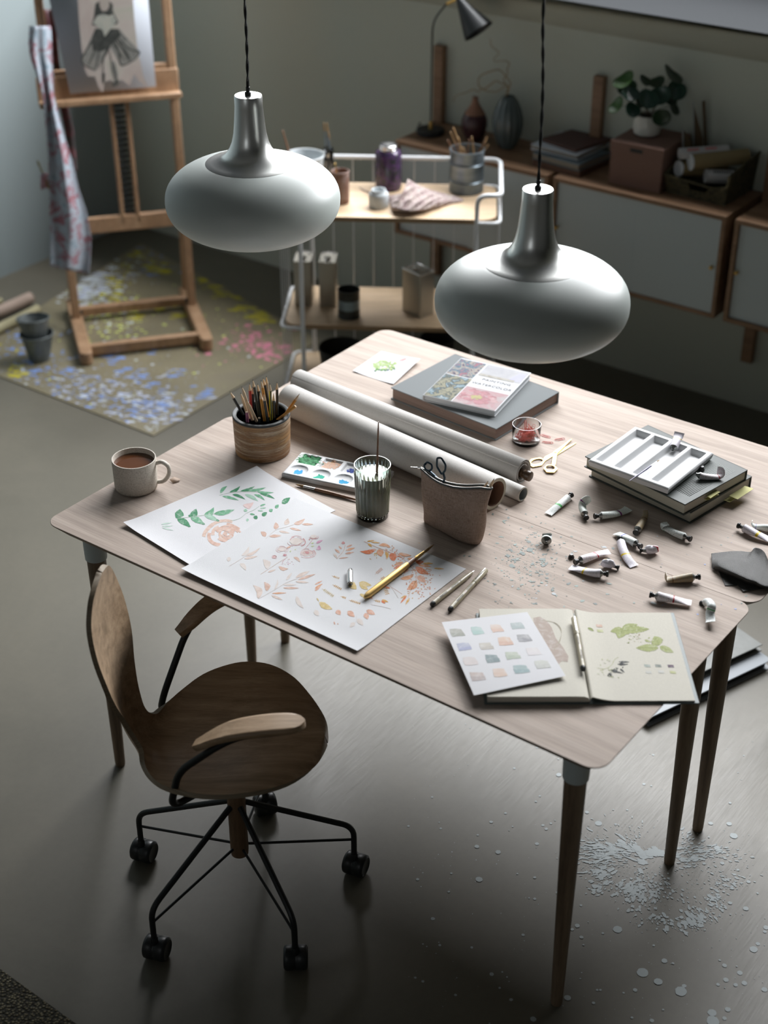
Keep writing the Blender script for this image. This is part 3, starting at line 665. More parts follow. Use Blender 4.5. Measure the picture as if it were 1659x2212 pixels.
CL = [('k', (548, 205), (840, 720), 'black pencil leaning far left out of the wooden cup', 0, 0), ('n', (740, 228), (915, 780), 'natural wood pencil beside the black leaning one', 0, .025), ('n', (765, 118), (972, 790), 'tallest natural wood pencil at the left of the cup', 0, .035),
      ('n', (852, 360), (1045, 780), 'short natural wood pencil in front, leaning left', 0, .045), ('p', (855, 585), (868, 770), 'purple pencil with its round end just above the rim', 1, .048), ('r', (905, 58), (930, 560), 'red pencil in the wooden cup', 0, -.01),
      ('k', (953, 115), (975, 560), 'black pencil just behind the red one', 0, -.03), ('k', (960, -8), (1082, 690), 'tall black pencil crossing the middle of the cup', 0, .01), ('k', (1078, 690), (1083, 790), 'black pencil showing only its round end at the front rim', 1, .052),
      ('k', (1048, 66), (1122, 780), 'black pencil behind the short ochre one', 0, .0), ('o', (1090, 205), (1180, 790), 'short ochre pencil near the front of the cup', 0, .04), ('o', (1108, 5), (1255, 780), 'tall ochre pencil in the middle of the cup', 0, .015),
      ('k', (1158, 236), (1228, 780), 'short black pencil beside the short ochre one', 0, .046), ('k', (1145, -40), (1270, 560), 'tallest black pencil at the back of the cup', 0, -.02), ('n', (1205, -70), (1238, 420), 'natural wood pencil standing at the back of the cup', 0, -.035),
      ('y', (1270, 60), (1292, 780), 'yellow and black pencil right of the middle', 0, .035), ('k', (1334, 236), (1342, 750), 'short black pencil right of the yellow one', 0, .02), ('k', (1396, 36), (1402, 690), 'black pencil standing upright at the right of the cup', 0, 0),
      ('o', (1805, 248), (1440, 780), 'ochre pencil leaning far right with a dark tip', 0, .0), ('o', (1725, 480), (1330, 780), 'ochre pencil leaning right over the rim, flat end out', 1, .03)]
for col, tp, bt, lb, fl, dd in CL:
    o_ = PC+HD*(-dd)*.8
    a = GP(*c5(*tp), o_, HD); b = GP(*c5(*bt), o_, HD); d = (b-a).normalized()
    # continue down to the floor of the cup, staying inside its wall
    side = Vector((HD.y, -HD.x, 0)); lim = sqrt(max(.0001, .052**2-(dd*.8)**2))
    t_ = (a.z-(T+.014))/(-d.z); e = a+d*t_
    se = (e-PC).dot(side)
    if abs(se) > lim: t_ *= 1; tt = ((lim if se > 0 else -lim)-(a-PC).dot(side))/d.dot(side); e = a+d*min(t_, tt)
    pencil('pencil', a, e, col, lb, 'pencils in the wooden cup', flat=bool(fl))
for ob in bpy.data.objects:                 # stripes of the yellow pencil
    if ob.name.startswith('pencil') and ob.get('label', '').startswith('yellow and black'):
        for c_ in ob.children:
            if c_.name.startswith('barrel'):
                c_.data.materials.append(PM['k'])
                for i, pl in enumerate(c_.data.polygons):
                    if len(pl.vertices) == 4 and i % 2: pl.material_index = 1
# ---- rolls of grey paper
M['rollp'] = blotch('grey_drawing_paper_roll', [(.43, .41, .385), (.50, .48, .455), (.53, .515, .49), (.50, .48, .455)], 350, .8, 3, .6)
M['rollin'] = plain('roll_inside', (.36, .39, .40), .8); M['card'] = plain('cardboard_core', (.22, .13, .09), .8); M['rimp'] = plain('roll_cut_edge', (.52, .49, .40), .8)
def roll(label, a, b, r, thick, mats):
    a, b = Vector(a), Vector(b); L = (b-a).length; Mx = axisM((0, 0, 0), b-a)
    m = MB(); m.lathe([(r-thick, 0), (r-.0012, 0), (r, .0015), (r, L-.0012), (r-.0012, L)], 48, M=Mx, mats=[1, 0, 0, 0, 0])
    m.f = [f for f in m.f if len(f) == 4]; m.m = m.m[:len(m.f)]
    m.lathe([(r-thick, L), (r-.0011, L)], 48, M=Mx, m=1); m.f = [f for f in m.f if len(f) == 4]; m.m = m.m[:len(m.f)]
    m.lathe([(r-thick, 0), (r-thick, L)], 48, M=Mx, m=2); m.f = [f for f in m.f if len(f) == 4]; m.m = m.m[:len(m.f)]
    return tag(m.build('paper_roll', mats, loc=None, ang=40), label, 'paper roll')
def place(o, p): o.location = p; return o
a2, b2 = G(622, 862, T+.0402), G(1070, 1067, T+.0402); place(roll('thick roll of grey paper with a brown card core, nearer one', a2, b2, .040, .0085, [M['rollp'], M['rimp'], M['card']]), a2)
b3 = G(1130, 1068, T+.0187); d3 = (b2-a2).normalized(); a3 = b3-d3*.46+Vector((0, -.006, 0)); a3.z = b3.z; place(roll('thin paper tube poking out between the two thick rolls', a3, b3, .0185, .0035, [M['rollp'], M['rimp'], M['rollin']]), a3)
a1, b1 = G(643, 822, T+.030), G(1130, 1019, T+.030); L1 = (b1-a1).length; Mx = axisM((0, 0, 0), b1-a1, up=(0, 0, 1))
m = MB(); nn = 140; sp0 = []; turns = 2.3
for i in range(nn+1):
    f = i/nn; a = 2*pi*turns*f; r = .0175+(.0298-.0175)*min(1, f*1.35); sp0.append(Vector((r*cos(a+.5), r*sin(a+.5), 0)))
L_ = [0, L1]
m.loft([[Mx @ (p+Vector((0, 0, 0))) for p in sp0], [Mx @ (p+Vector((0, 0, L1+.0*0))) for p in sp0]], 0, False, False, closed=False)
r1 = tag(m.build('paper_roll', [M['rollp']], solid=.0011, offset=0, ang=60), 'loosely coiled roll of grey paper on a wooden dowel, farther one', 'paper roll'); r1.location = a1
dwm = MB(); dwm.lathe([(0, .02), (.0115, .02), (.0115, L1+.002), (.009, L1+.003), (.009, L1+.007), (.0122, L1+.009), (.0132, L1+.015), (.0122, L1+.022), (.009, L1+.0235), (0, L1+.0235)], 24, M=Mx); dwm.v = [p-Vector((0, 0, .0052)) for p in dwm.v]
dwm.build('dowel', wood('dark_dowel', (.04, .022, .012), (.075, .042, .022), (.11, .065, .035), (20, 20, 20), .35), r1)
# ---- watercolour palette
def frame(o, ex, ey):
    ex = Vector(ex).normalized(); ez = Vector((0, 0, 1)); ey2 = ez.cross(ex); return ex, ey2
P0, P1, P2 = G(609, 1030+1, T), G(655, 983+5, T), G(850, 1028, T)
ex = (P2-P1).normalized(); ey = Vector((-ex.y, ex.x, 0)); PW, PD = .245, .112
pa = atan2(ex.y, ex.x); pal = thing('paint_palette', 'white paint palette with square and round wells beside the pencil cup', 'palette', P0, pa)
M['porc'] = plain('white_porcelain', (.66, .67, .68), .5, spec=.35)
m = MB(); nx, ny, tz = 98, 46, .0125
WX = [.014+i*.056 for i in range(5)]
wells_s = [(.012+i*.0565, .060, .012+i*.0565+.048, .104) for i in range(4)]; wells_c = [(.031+i*.0585, .028, .0235) for i in range(4)]
def ph(x, y):
    z = tz
    for x0, y0, x1, y1 in wells_s:
        e = min(x-x0, x1-x, y-y0, y1-y)
        if e > 0: z = tz-min(.0045, e*1.5)
    for cx, cy, r in wells_c:
        q = hypot(x-cx, y-cy)/r
        if q < 1: z = tz-.0055*sqrt(1-q*q)
    e = min(x, PW-x, y, PD-y); return z-.0025*max(0, 1-e/.003)**2
m.grid(lambda u, v: Vector((u*PW, v*PD, ph(u*PW, v*PD))), 160, 76, 0)
b_ = [(0, 0), (PW, 0), (PW, PD), (0, PD)]
m.add([(x, y, 0.0005) for x, y in b_]+[(x, y, tz-.0026) for x, y in b_], [(3, 2, 1, 0), (0, 1, 5, 4), (1, 2, 6, 5), (2, 3, 7, 6), (3, 0, 4, 7)])
def pdab(cx, cy, r, mi, n=1, sp=.004, asp=1.5):
    for i in range(n):
        x, y = cx+random.gauss(0, sp), cy+random.gauss(0, sp*.8); rr = r*random.uniform(.4, 1.1)
        k = 10; ct = len(m.v); an = random.uniform(0, 3)
        vs = []
        for j in range(k):
            a = 2*pi*j/k; q = rr*random.uniform(.65, 1.3); dx, dy = q*cos(a)*asp, q*sin(a); X, Y = x+dx*cos(an)-dy*sin(an), y+dx*sin(an)+dy*cos(an)
            vs.append((X, Y, ph(X, Y)+.00035+random.random()*.0002))
        m.add([(x, y, ph(x, y)+.0005)]+vs, [(0, j+1, (j+1) % k+1) for j in range(k)], mi)
M['wg'] = blotch('watercolour_green', [(.004, .05, .015), (.01, .14, .045), (.05, .30, .11), (.30, .52, .36)], 130, .8)
M['wo'] = blotch('watercolour_peach', [(.55, .35, .12), (.75, .45, .32), (.66, .50, .40), (.62, .13, .05)], 120, .8)
M['wb'] = blotch('watercolour_blue', [(.01, .012, .03), (.02, .05, .35), (.15, .26, .5)], 160, .8)
M['wt'] = plain('watercolour_teal', (.02, .33, .88), .8); M['wn'] = plain('watercolour_emerald', (.01, .38, .26), .8); M['wc'] = plain('watercolour_cyan', (.01, .30, .55), .8); M['wx'] = plain('watercolour_amber', (.60, .27, .07), .8)
x0, y0, x1, y1 = wells_s[0]; pdab((x0+x1)/2, (y0+y1)/2, .0085, 1, 60, .0105, 1.4); x0, y0, x1, y1 = wells_s[1]; pdab((x0+x1)/2, (y0+y1)/2, .006, 2, 45, .010, 1.4); x0, y0, x1, y1 = wells_s[2]; pdab((x0+x1)/2, (y0+y1)/2-.004, .0035, 3, 22, .005); x0, y0, x1, y1 = wells_s[3]; pdab((x0+x1)/2, (y0+y1)/2-.004, .0045, 2, 12, .007)
for (cx, cy, r), mi in zip(wells_c, (4, 5, 6, 7)): pdab(cx+.002, cy-.005, .0042, mi, 22, .0042)
FLATNAMES.add('palette_tray'); m.build('palette_tray', [M['porc'], M['wg'], M['wo'], M['wb'], M['wt'], M['wn'], M['wc'], M['wx']], pal, ang=30)
# ---- brushes
M['bwood'] = wood('brush_handle_wood', (.16, .075, .04), (.24, .12, .065), (.32, .18, .10), (20, 20, 20), .35)
M['hair'] = blotch('sable_hair', [(.05, .025, .01), (.22, .12, .03), (.42, .27, .08)], 300, .6, stretch=(1, 1, 1))
def brush(label, tip, end, r, mats, prof, loc=None, name='paintbrush', cat='paintbrush', group=None):
    tip, end = Vector(tip), Vector(end); d = end-tip; L = d.length; Mx = axisM((0, 0, 0), d)
    o = thing(name, label, cat, tip, 0, group)
    for pn, mt, pr in prof:
        m = MB(); m.lathe([(rr*r, f*L) for rr, f in pr], 16, M=Mx); m.build(pn, M[mt], o)
    return o
BR = [('bristles', 'hair', [(0, 0), (.5, .05), (.85, .1), (.8, .14), (0, .14)]), ('ferrule', 'chrome', [(0, .13), (.85, .13), (1, .3), (1, .31), (0, .31)]), ('handle', 'bwood', [(0, .30), (1.05, .30), (1.3, .45), (.9, .8), (.55, 1), (0, 1)])]
brush('slim paintbrush with a brown handle lying along the palette', G(637, 1046, T+.0035), G(784, 1083, T+.0042), .0036, None, BR)
# ---- ribbed glass of murky water
GC = G(805, 1113, T); gl = thing('ribbed_glass', 'tall ribbed green-tinted glass of murky paint water', 'glass', GC)
M['glass'] = plain('green_glass', (.80, .93, .89), .02, trans=1.0, ior=1.47)
M['glassc'] = plain('clear_glass', (.97, .98, .98), .01, trans=1.0, ior=1.47)
m = MB(); H = .135
def gr(z, a, out): 
    base = .0365+.0055*(z/H)
    rib = .0010*(cos(26*a)) if .012 < z < .118 else 0
    return base+rib
n = 208; zs = [0, .002, .012, .0125, .02, .05, .09, .117, .1175, .128, .1345, .1355]
rings = []
for z in zs:
    k = .0335 if z == 0 else None
    rings.append([((gr(z, 2*pi*i/n, 1) if k is None else k)*cos(2*pi*i/n), (gr(z, 2*pi*i/n, 1) if k is None else k)*sin(2*pi*i/n), z) for i in range(n)])
for z, r in ((.1355, .0398), (.130, .0390), (.012, .0335), (.010, .030), (.0095, .001)):
    rings.append([(r*cos(2*pi*i/n), r*sin(2*pi*i/n), z) for i in range(n)])
m.loft(rings, 0, True, True); m.build('tumbler', M['glass'], gl, ang=60)
m = MB(); m.lathe([(0, .0105), (.0300, .0105), (.0338, .014), (.0382, .1130), (.0382, .1135), (0, .1135)], 48); m.build('paint_water', blotch('murky_water', [(.10, .11, .08), (.22, .19, .12), (.30, .29, .22)], 14, .08, stretch=(1, 1, .5)), gl)
brush('thin red-brown handled paintbrush standing in the ribbed glass', G(812, 1040, T+.10)+Vector((0, 0, -.055)), GP(817.5, 911, GC, HD), .0022, None, [('handle', 'bwood', [(0, .0), (1.0, .02), (1.25, .45), (.8, .9), (.5, 1), (0, 1)])])
# ---- linen pouch
M['linen'] = None
def linen():
    m, nt, b = new_mat('pink_brown_linen'); L = nt.links.new
    v = mapping(nt, (1, 1, 1)); 
    w1 = noise(nt, mapping(nt, (900, 900, 60)), 1.0, 2, .5); w2 = noise(nt, mapping(nt, (60, 60, 1100)), 1.0, 2, .5)
    x = nt.nodes.new('ShaderNodeMath'); x.operation = 'ADD'; L(w1.outputs['Fac'], x.inputs[0]); L(w2.outputs['Fac'], x.inputs[1])
    d = nt.nodes.new('ShaderNodeMath'); d.operation = 'MULTIPLY'; d.inputs[1].default_value = .5; L(x.outputs[0], d.inputs[0])
    r = ramp(nt, d.outputs[0], [(.35, (.22, .155, .12)), (.5, (.34, .25, .20)), (.65, (.44, .34, .28))]); L(r.outputs['Color'], b.inputs['Base Color'])
    b.inputs['Roughness'].default_value = .9; bp = nt.nodes.new('ShaderNodeBump'); bp.inputs['Strength'].default_value = .4; bp.inputs['Distance'].default_value = .001; L(d.outputs[0], bp.inputs['Height']); L(bp.outputs['Normal'], b.inputs['Normal']); return m
M['linen'] = linen()
FL_, FR_, BR_ = G(903, 1131, T), G(1016, 1182, T), G(1052, 1163, T)
LM = FL_+(BR_-FR_)*.30; RM_ = (FR_+BR_)/2; base = (LM+RM_)/2; ub = (RM_-LM); WB = ub.length; ub.normalize(); vb = Vector((-ub.y, ub.x, 0))
po = thing('pencil_pouch', 'open pink-brown linen pouch holding scissors and pencils', 'pouch', base, atan2(ub.y, ub.x))
TL, TR = GP(907, 1013, base, vb), GP(1062, 1057, base, vb)
hl, hr = TL.z-T, TR.z-T; tl, trr = (TL-base).dot(ub), (TR-base).dot(ub)
def pouch(a, z):                              # a round the bag, z 0..1
    ca, sa = cos(a), sin(a); k = abs(ca)**.55*(1 if ca > 0 else -1)
    x0, x1 = -WB/2*.98, WB/2+.006
    X0 = x0+(tl-x0)*z**1.3; X1 = x1+(trr-x1)*z**1.2
    u = (k+1)/2; X = X0+(X1-X0)*u
    dep = (.026+.006*sin(z*3))*(1-z*.68)*min(1, (.35+u*.9))
    Y = dep*abs(sa)**.7*(1 if sa > 0 else -1)
    h = hl+(hr-hl)*u-.021*sin(pi*min(1, u*1.12))**1.3
    Y += .0030*sin(u*9+z*3)*z+.0020*sin(z*9+u*5); X += .0008*sin(z*7)
    zz = h*z
    if z < .12: s_ = sqrt(max(0, 1-(1-z/.12)**2)); Y *= .80+.20*s_; X *= .965+.035*s_
    return Vector((X, Y, zz+.0004))
m = MB(); na = 72; m.loft([[pouch(2*pi*i/na, j/26) for i in range(na)] for j in range(27)], 0, True, False); m.build('bag', M['linen'], po, solid=.0018, ang=60)
m = MB(); top = [pouch(2*pi*i/na, 1.0)+Vector((0, 0, .0015)) for i in range(na+1)]; m.tube(top, .0017, 8, caps=False); m.build('zip_edge', plain('dark_zip_tape', (.04, .06, .065), .6), po)
m = MB(); m.tube([p+Vector((0, 0, .0022)) for p in top], .0011, 6, caps=False); m.build('zip_teeth', plain('pale_zip_teeth', (.75, .74, .70), .4, .3), po)
z0 = pouch(pi, 1.0); zd = Vector((cos(-atan2(ub.y, ub.x)+radians(36+180)), sin(-atan2(ub.y, ub.x)+radians(216)), 0))
m = MB(); m.tube([z0+Vector((.002, 0, .003)), z0+zd*.006+Vector((0, 0, .002))], [.003, .0024], 8); m.tube([z0+zd*.007+Vector((0, 0, .003)), z0+zd*.022+Vector((0, 0, .004))], [.0022, .0016], 8, flat=.4); m.build('zip_pull', M['chrome'], po)
# scissors and pencils inside the pouch
M['bluem'] = plain('dark_blue_enamel', (.012, .035, .055), .3, .4)
so = base+vb*.002
def SP(x, y): return GP(880+x/5.53, 960+y/5.53, so, vb)
sc = thing('scissors', 'dark blue handled scissors sticking out of the linen pouch', 'scissors', SP(380, 420))
for ring, stem in (([(240, 210), (292, 240), (296, 290), (262, 318), (215, 300), (197, 250)], [(262, 318), (310, 360), (372, 420), (470, 560)]), ([(355, 162), (405, 160), (458, 245), (452, 310), (410, 360), (352, 262)], [(430, 345), (445, 400), (430, 460), (400, 640)])):
    m = MB(); pp = [SP(*q)-sc.location for q in ring]; m.tube(arc([(pp[-1]+pp[0])/2]+pp+[(pp[-1]+pp[0])/2], .004, 3), .0019, 8, flat=1.3)
    st_ = [SP(*q)-sc.location for q in stem]; st_[-1] = st_[-1]; m.tube(st_, [.0030, .0036, .0036, .0016], 8, flat=.6); m.build('blade_half', M['bluem'], sc)
for (t_, b_, lb, nm) in (((968, 432), (850, 640), 'pencil with a metal band in the linen pouch', 'k'), ((1040, 402), (935, 620), 'plain ochre pencil leaning at the right end of the linen pouch', 'n')):
    a = GP(880+t_[0]/5.53, 960+t_[1]/5.53, so+vb*.004, vb); b = GP(880+b_[0]/5.53, 960+b_[1]/5.53, so+vb*.004, vb); e = b+(b-a)*.9
    pencil('pencil', a, e, 'n', lb, None, r=.0036)
# ---- books
def slab(o, ex, w, d): return None
M['pages'] = wood('page_block', (.44, .42, .34), (.52, .50, .41), (.60, .58, .48), (4, 4, 700), .9, bump=.05)
M['pagesbr'] = wood('page_block_brown', (.20, .14, .115), (.28, .20, .165), (.34, .25, .21), (4, 4, 600), .9)
def book(name, label, o, ang, w, d, h, cover, pages, th=.0028, over=.004, spine='left', group=None, top=None, z=0):
    t = thing(name, label, 'book', o, ang, group)
    m = MB(); x0 = .002 if spine == 'left' else over
    m.box(x0, over if spine != 'front' else .002, th, w-over if spine != 'right' else w-.002, d-over if spine != 'back' else d-.002, h-th); m.build('pages', pages, t)
    c = MB(); c.box(0, 0, 0, w, d, th); c.box(0, 0, h-th, w, d, h)
    if spine == 'left': c.box(-.001, 0, 0, .002, d, h)
    if spine == 'right': c.box(w-.002, 0, 0, w+.001, d, h)
    if spine == 'back': c.box(0, d-.002, 0, w, d+.001, h)
    if spine == 'front': c.box(0, -.001, 0, w, .002, h)
    c.build('cover', top or cover, t, bevel=.0006); return t
g0, g1, g3 = Vector((.2806, .9630, T)), Vector((.6264, .9350, T)), Vector((.3050, 1.2300, T))
e = (g1-g0).normalized(); A1 = atan2(e.y, e.x)
M['greyc'] = plain('grey_cloth_cover', (.20, .215, .22), .85, spec=.15)
bk1 = book('book', 'large thick grey book under the watercolour book', g0, A1, .347, .268, .034, M['greyc'], M['pagesbr'], spine='back')
# painting book on top
ZB1 = T+.034+.0006
c4 = lambda x, y: (820+x/3.95, 740+y/3.95)
q0, q1, q3 = G(*c4(370, 500-4), ZB1), G(*c4(985, 636), ZB1), G(*c4(1290, 305), ZB1)
w_, d_ = (q1-q0).length, (q3-q1).length; e = (q1-q0).normalized(); A2 = atan2(e.y, e.x); HB = .0165
M['whitec'] = plain('white_book_cover', (.60, .61, .63), .85, spec=.1)
bk2 = book('book', 'white illustrated book about painting in watercolour, on the grey book', q0, A2, w_, d_, HB, M['whitec'], plain('page_block_white', (.55, .58, .60), .8), th=.0022, over=.003, spine='left')
art = MB(); zt = HB+.0004
def rect(mb, x0, y0, x1, y1, mi, z=zt): mb.add([(x0, y0, z), (x1, y0, z), (x1, y1, z), (x0, y1, z)], [(0, 1, 2, 3)], mi)
W3, D3 = w_, d_
rect(art, .002, .002, W3*.385, D3*.565, 0); rect(art, .002, D3*.585, W3*.375, D3*.975, 1); rect(art, W3*.40, .002, W3*.985, D3*.40, 2); rect(art, W3*.40, D3*.70, W3*.985, D3*.975, 3)
rect(art, W3*.40, D3*.69, W3*.90, D3*.74, 4, zt+.0001)
for i in range(30):
    a = random.uniform(0, 2*pi); r = random.uniform(.01, .045); cx, cy = W3*.63+r*cos(a)*1.1, D3*.2+r*sin(a)*.8
    if .42*W3 < cx < W3*.96 and .02*D3 < cy < D3*.38:
        k = 10; rr = random.uniform(.008, .017); art.add([(max(W3*.402, min(W3*.98, cx+rr*cos(2*pi*j/k)*random.uniform(.7, 1.2))), max(.003, min(D3*.398, cy+rr*.8*sin(2*pi*j/k)*random.uniform(.7, 1.2))), zt+.00012+i*3e-6) for j in range(k)], [tuple(range(k))], 5 if i % 3 else 6)
for i in range(24):
    cx, cy = W3*.63+random.gauss(0, .006), D3*.2+random.gauss(0, .005); k = 6; rr = .004
    art.add([(cx+rr*cos(2*pi*j/k), cy+rr*sin(2*pi*j/k), zt+.0003+i*2e-6) for j in range(k)], [tuple(range(k))], 7)
art.build('cover_art', [blotch('art_rocks', [(0.019, 0.022, 0.025), (0.136, 0.149, 0.136), (0.298, 0.285, 0.205), (0.074, 0.087, 0.087), (0.217, 0.298, 0.341), (0.341, 0.341, 0.322)], 38, .95), blotch('art_stones', [(0.031, 0.043, 0.074), (0.341, 0.155, 0.174), (0.062, 0.136, 0.186), (0.341, 0.298, 0.260), (0.050, 0.043, 0.093), (0.384, 0.372, 0.360)], 36, .95),
   blotch('art_petals_ground', [(0.384, 0.372, 0.372), (0.397, 0.260, 0.273), (0.409, 0.372, 0.372)], 22, .95), blotch('art_sky', [(0.384, 0.384, 0.589), (0.422, 0.422, 0.434), (0.347, 0.347, 0.372)], 14, .95), blotch('art_dunes', [(0.260, 0.236, 0.186), (0.384, 0.372, 0.347), (0.310, 0.285, 0.236)], 40, .95), plain('art_pink', (0.384, 0.205, 0.223), .95, var=.25, vscale=60), plain('art_pink_pale', (0.409, 0.279, 0.285), .95, var=.2, vscale=60), plain('art_yellow', (0.384, 0.347, 0.186), .95)], bk2, ang=0)
M['ink'] = plain('printed_grey_ink', (.06, .06, .065), .8)
def text(s, name, size, loc, parent, mat, rz=0, sx=1.0, align='LEFT', rot=None, ext=0.0):
    cu = bpy.data.curves.new(name, 'FONT'); cu.body = s; cu.size = size; cu.align_x = align; cu.extrude = ext; cu.space_character = 1.08
    tmp = bpy.data.objects.new(name+'_t', cu); COL.objects.link(tmp)
    dg = bpy.context.evaluated_depsgraph_get(); me = bpy.data.meshes.new_from_object(tmp.evaluated_get(dg)); bpy.data.objects.remove(tmp)
    me.name = name; me.materials.clear(); me.materials.append(mat)
    o = bpy.data.objects.new(name, me); COL.objects.link(o); o.parent = parent; o.location = loc
    o.rotation_euler = rot or (0, 0, rz); o.scale = (sx, 1, 1); return o
text('PAINTING', 'title_lettering', .0150, (W3*.70, D3*.60, zt+.0002), bk2, M['ink'], align='CENTER', sx=1.12)
text('in', 'title_lettering', .0065, (W3*.70, D3*.565, zt+.0002), bk2, M['ink'], align='CENTER')
text('WATERCOLOR', 'title_lettering', .0150, (W3*.69, D3*.485, zt+.0002), bk2, M['ink'], align='CENTER', sx=1.02)
# ---- small tree card and its clip
M['clip'] = plain('red_wire', (.66, .10, .075), .35)
def clip(name, o, ang, tilt=0, roll_=0, label=None, group=None, mat=None):
    pts = []; w, L = .0042, .026
    def half(cx, cy, r, a0, a1, n=7): return [(cx+r*cos(radians(a0+(a1-a0)*k/n)), cy+r*sin(radians(a0+(a1-a0)*k/n)), 0) for k in range(n+1)]
    pts += [(.004, w*.62, 0)]; pts += half(L-.0075, 0, w*.62, 90, -90); pts += half(.0045, 0+.0002, w*.66, 270, 90)[0:0]
    pts += half(.004, w*.19, w*.81, 270, 90); pts += half(L-.004, 0, w, 90, -90); pts += [(.006, -w, 0)]
    m = MB(); m.tube(pts, .00045, 6); ob = m.build(name, mat or M['clip'], ang=60)
    ob.location = o; ob.rotation_euler = (roll_, -tilt, ang)
    return tag(ob, label, 'paper clip', group)
cd = [G(762, 803, T), G(850, 832, T), G(908, 779, T+.005), G(824, 759, T)]
m = MB()
def cardf(u, v):
    p = cd[0]*(1-u)*(1-v)+cd[1]*u*(1-v)+cd[2]*u*v+cd[3]*(1-u)*v; return p+Vector((0, 0, .0012+.010*max(0, u-.5)*v-.0005+.003*(1-v)*(abs(2*u-1))**2))
m.grid(cardf, 16, 16, 0)
def cuv(px, py):                               # photo place on the card to its own coordinates
    p = G(px, py, T+.001); a = cd[1]-cd[0]; b = cd[3]-cd[0]; q = p-cd[0]; det = a.x*b.y-a.y*b.x; return ((q.x*b.y-q.y*b.x)/det, (a.x*q.y-a.y*q.x)/det)
random.seed(3)
def cdab(px, py, r, mi, asp=1.3):
    u, v = cuv(px, py); k = 8; m.add([cardf(max(.02, min(.98, u+r*asp*cos(2*pi*j/k)*random.uniform(.6, 1.3))), max(.02, min(.98, v+r*sin(2*pi*j/k)*random.uniform(.6, 1.3))))+Vector((0, 0, .0003+random.random()*.0002)) for j in range(k)], [tuple(range(k))], mi)
for i in range(110):
    a = random.uniform(0, pi*2); q = sqrt(random.random()); x, y = 832+27*q*cos(a), 791+11*q*sin(a); cdab(x, y-(3 if q < .5 else 0), random.uniform(.012, .035), 1 if y < 795 else random.choice((1, 2)))
for i in range(34): cdab(808+random.random()*48, 799+random.gauss(1.5, 1.5)+(random.random()), random.uniform(.008, .020), random.choice((2, 3)))
for i in range(8): cdab(random.uniform(812, 850), random.uniform(790, 800), .012, 4)
for i in range(10): f = i/9; cdab(825-10*f, 802+10*f, .007, 5, 1.0)
FLATNAMES.add('painted_card'); tag(m.build('painted_card', [M['paper'], plain('tree_pale_green', (.32, .42, .18), .8, var=.3, vscale=90), plain('tree_green', (.10, .24, .04), .8, var=.3, vscale=90), plain('tree_blue', (.02, .08, .15), .8, var=.3, vscale=90), plain('tree_yellow', (.60, .52, .15), .8), plain('tree_trunk', (.10, .12, .14), .8)], loc=cd[0], ang=60), 'small white card with a painted green tree near the far table corner', 'card')
clip('paper_clip', G(862, 779, T+.0062), radians(70), .0, label='faded red paper clip on the top edge of the tree card', mat=plain('faded_red_wire', (.70, .30, .26), .35))
# ---- clip jar, loose clips
JC = G(1136, 953, T); jr = thing('glass_jar', 'small clear glass bowl filled with red paper clips', 'glass', JC)
m = MB(); m.lathe([(0, 0), (.0335, 0), (.0350, .003), (.0362, .048), (.0358, .0492), (.0346, .0492), (.0342, .047), (.0330, .0085), (.030, .0065), (0, .0065)], 56); m.build('bowl', M['glassc'], jr, ang=50)
random.seed(21)
for i in range(64):
    a = random.uniform(0, 2*pi); r = .019*sqrt(random.random()); z = T+.0095+.020*random.random()*(1-r/.030)
    an = random.uniform(0, 2*pi); ti = random.uniform(-.9, 1.2)
    dx = Vector((cos(an)*cos(ti), sin(an)*cos(ti), sin(ti)))
    o = JC+Vector((r*cos(a), r*sin(a), 0)); o.z = z
    c = o-dx*.013
    if c.z < T+.0085: c.z = T+.0085
    if (c+dx*.026).z < T+.0085: ti = abs(ti)
    for p_ in (c, c+Vector((cos(an)*cos(ti), sin(an)*cos(ti), 0))*.026):
        rr = hypot(p_.x-JC.x, p_.y-JC.y)
        if rr > .029:
            k = .029/rr; sh = Vector(((p_.x-JC.x)*(k-1), (p_.y-JC.y)*(k-1), 0)); c = c+sh
    if i == 0:
        c1 = clip('paper_clip', c, an, ti, random.uniform(-1, 1), 'red paper clip in the tangled pile in the glass bowl', 'red clips in the glass bowl'); continue
    ob = c1.copy(); COL.objects.link(ob); ob.location = c; ob.rotation_euler = (random.uniform(-1, 1), -ti, an)
ob = c1.copy(); COL.objects.link(ob); ob.location = JC+Vector((-.004, .002, .028)); ob.rotation_euler = (.9, -1.15, 2.2); ob['label'] = 'red paper clip standing up highest out of the clip pile'; del ob['group']
c5b = lambda x, y: (1100+x/10.37, 890+y/10.37)
for (x0, y0, x1, y1, lb) in ((700, 510, 925, 572, 'loose red paper clip nearest the glass bowl, top left of three'), (730, 675, 985, 690, 'loose red paper clip closest to the gold scissors handles, lowest of three'), (1015, 632, 1245, 590, 'loose red paper clip at the right, nearest the gold blades')):
    a, b = G(*c5b(x0, y0), T+.0008), G(*c5b(x1, y1), T+.0008); d = b-a; ob = c1.copy(); COL.objects.link(ob); ob.location = a; ob.rotation_euler = (0, 0, atan2(d.y, d.x)); ob.scale = (d.length/.0262,)*3; ob['label'] = lb; ob['group'] = 'loose red clips on the table'
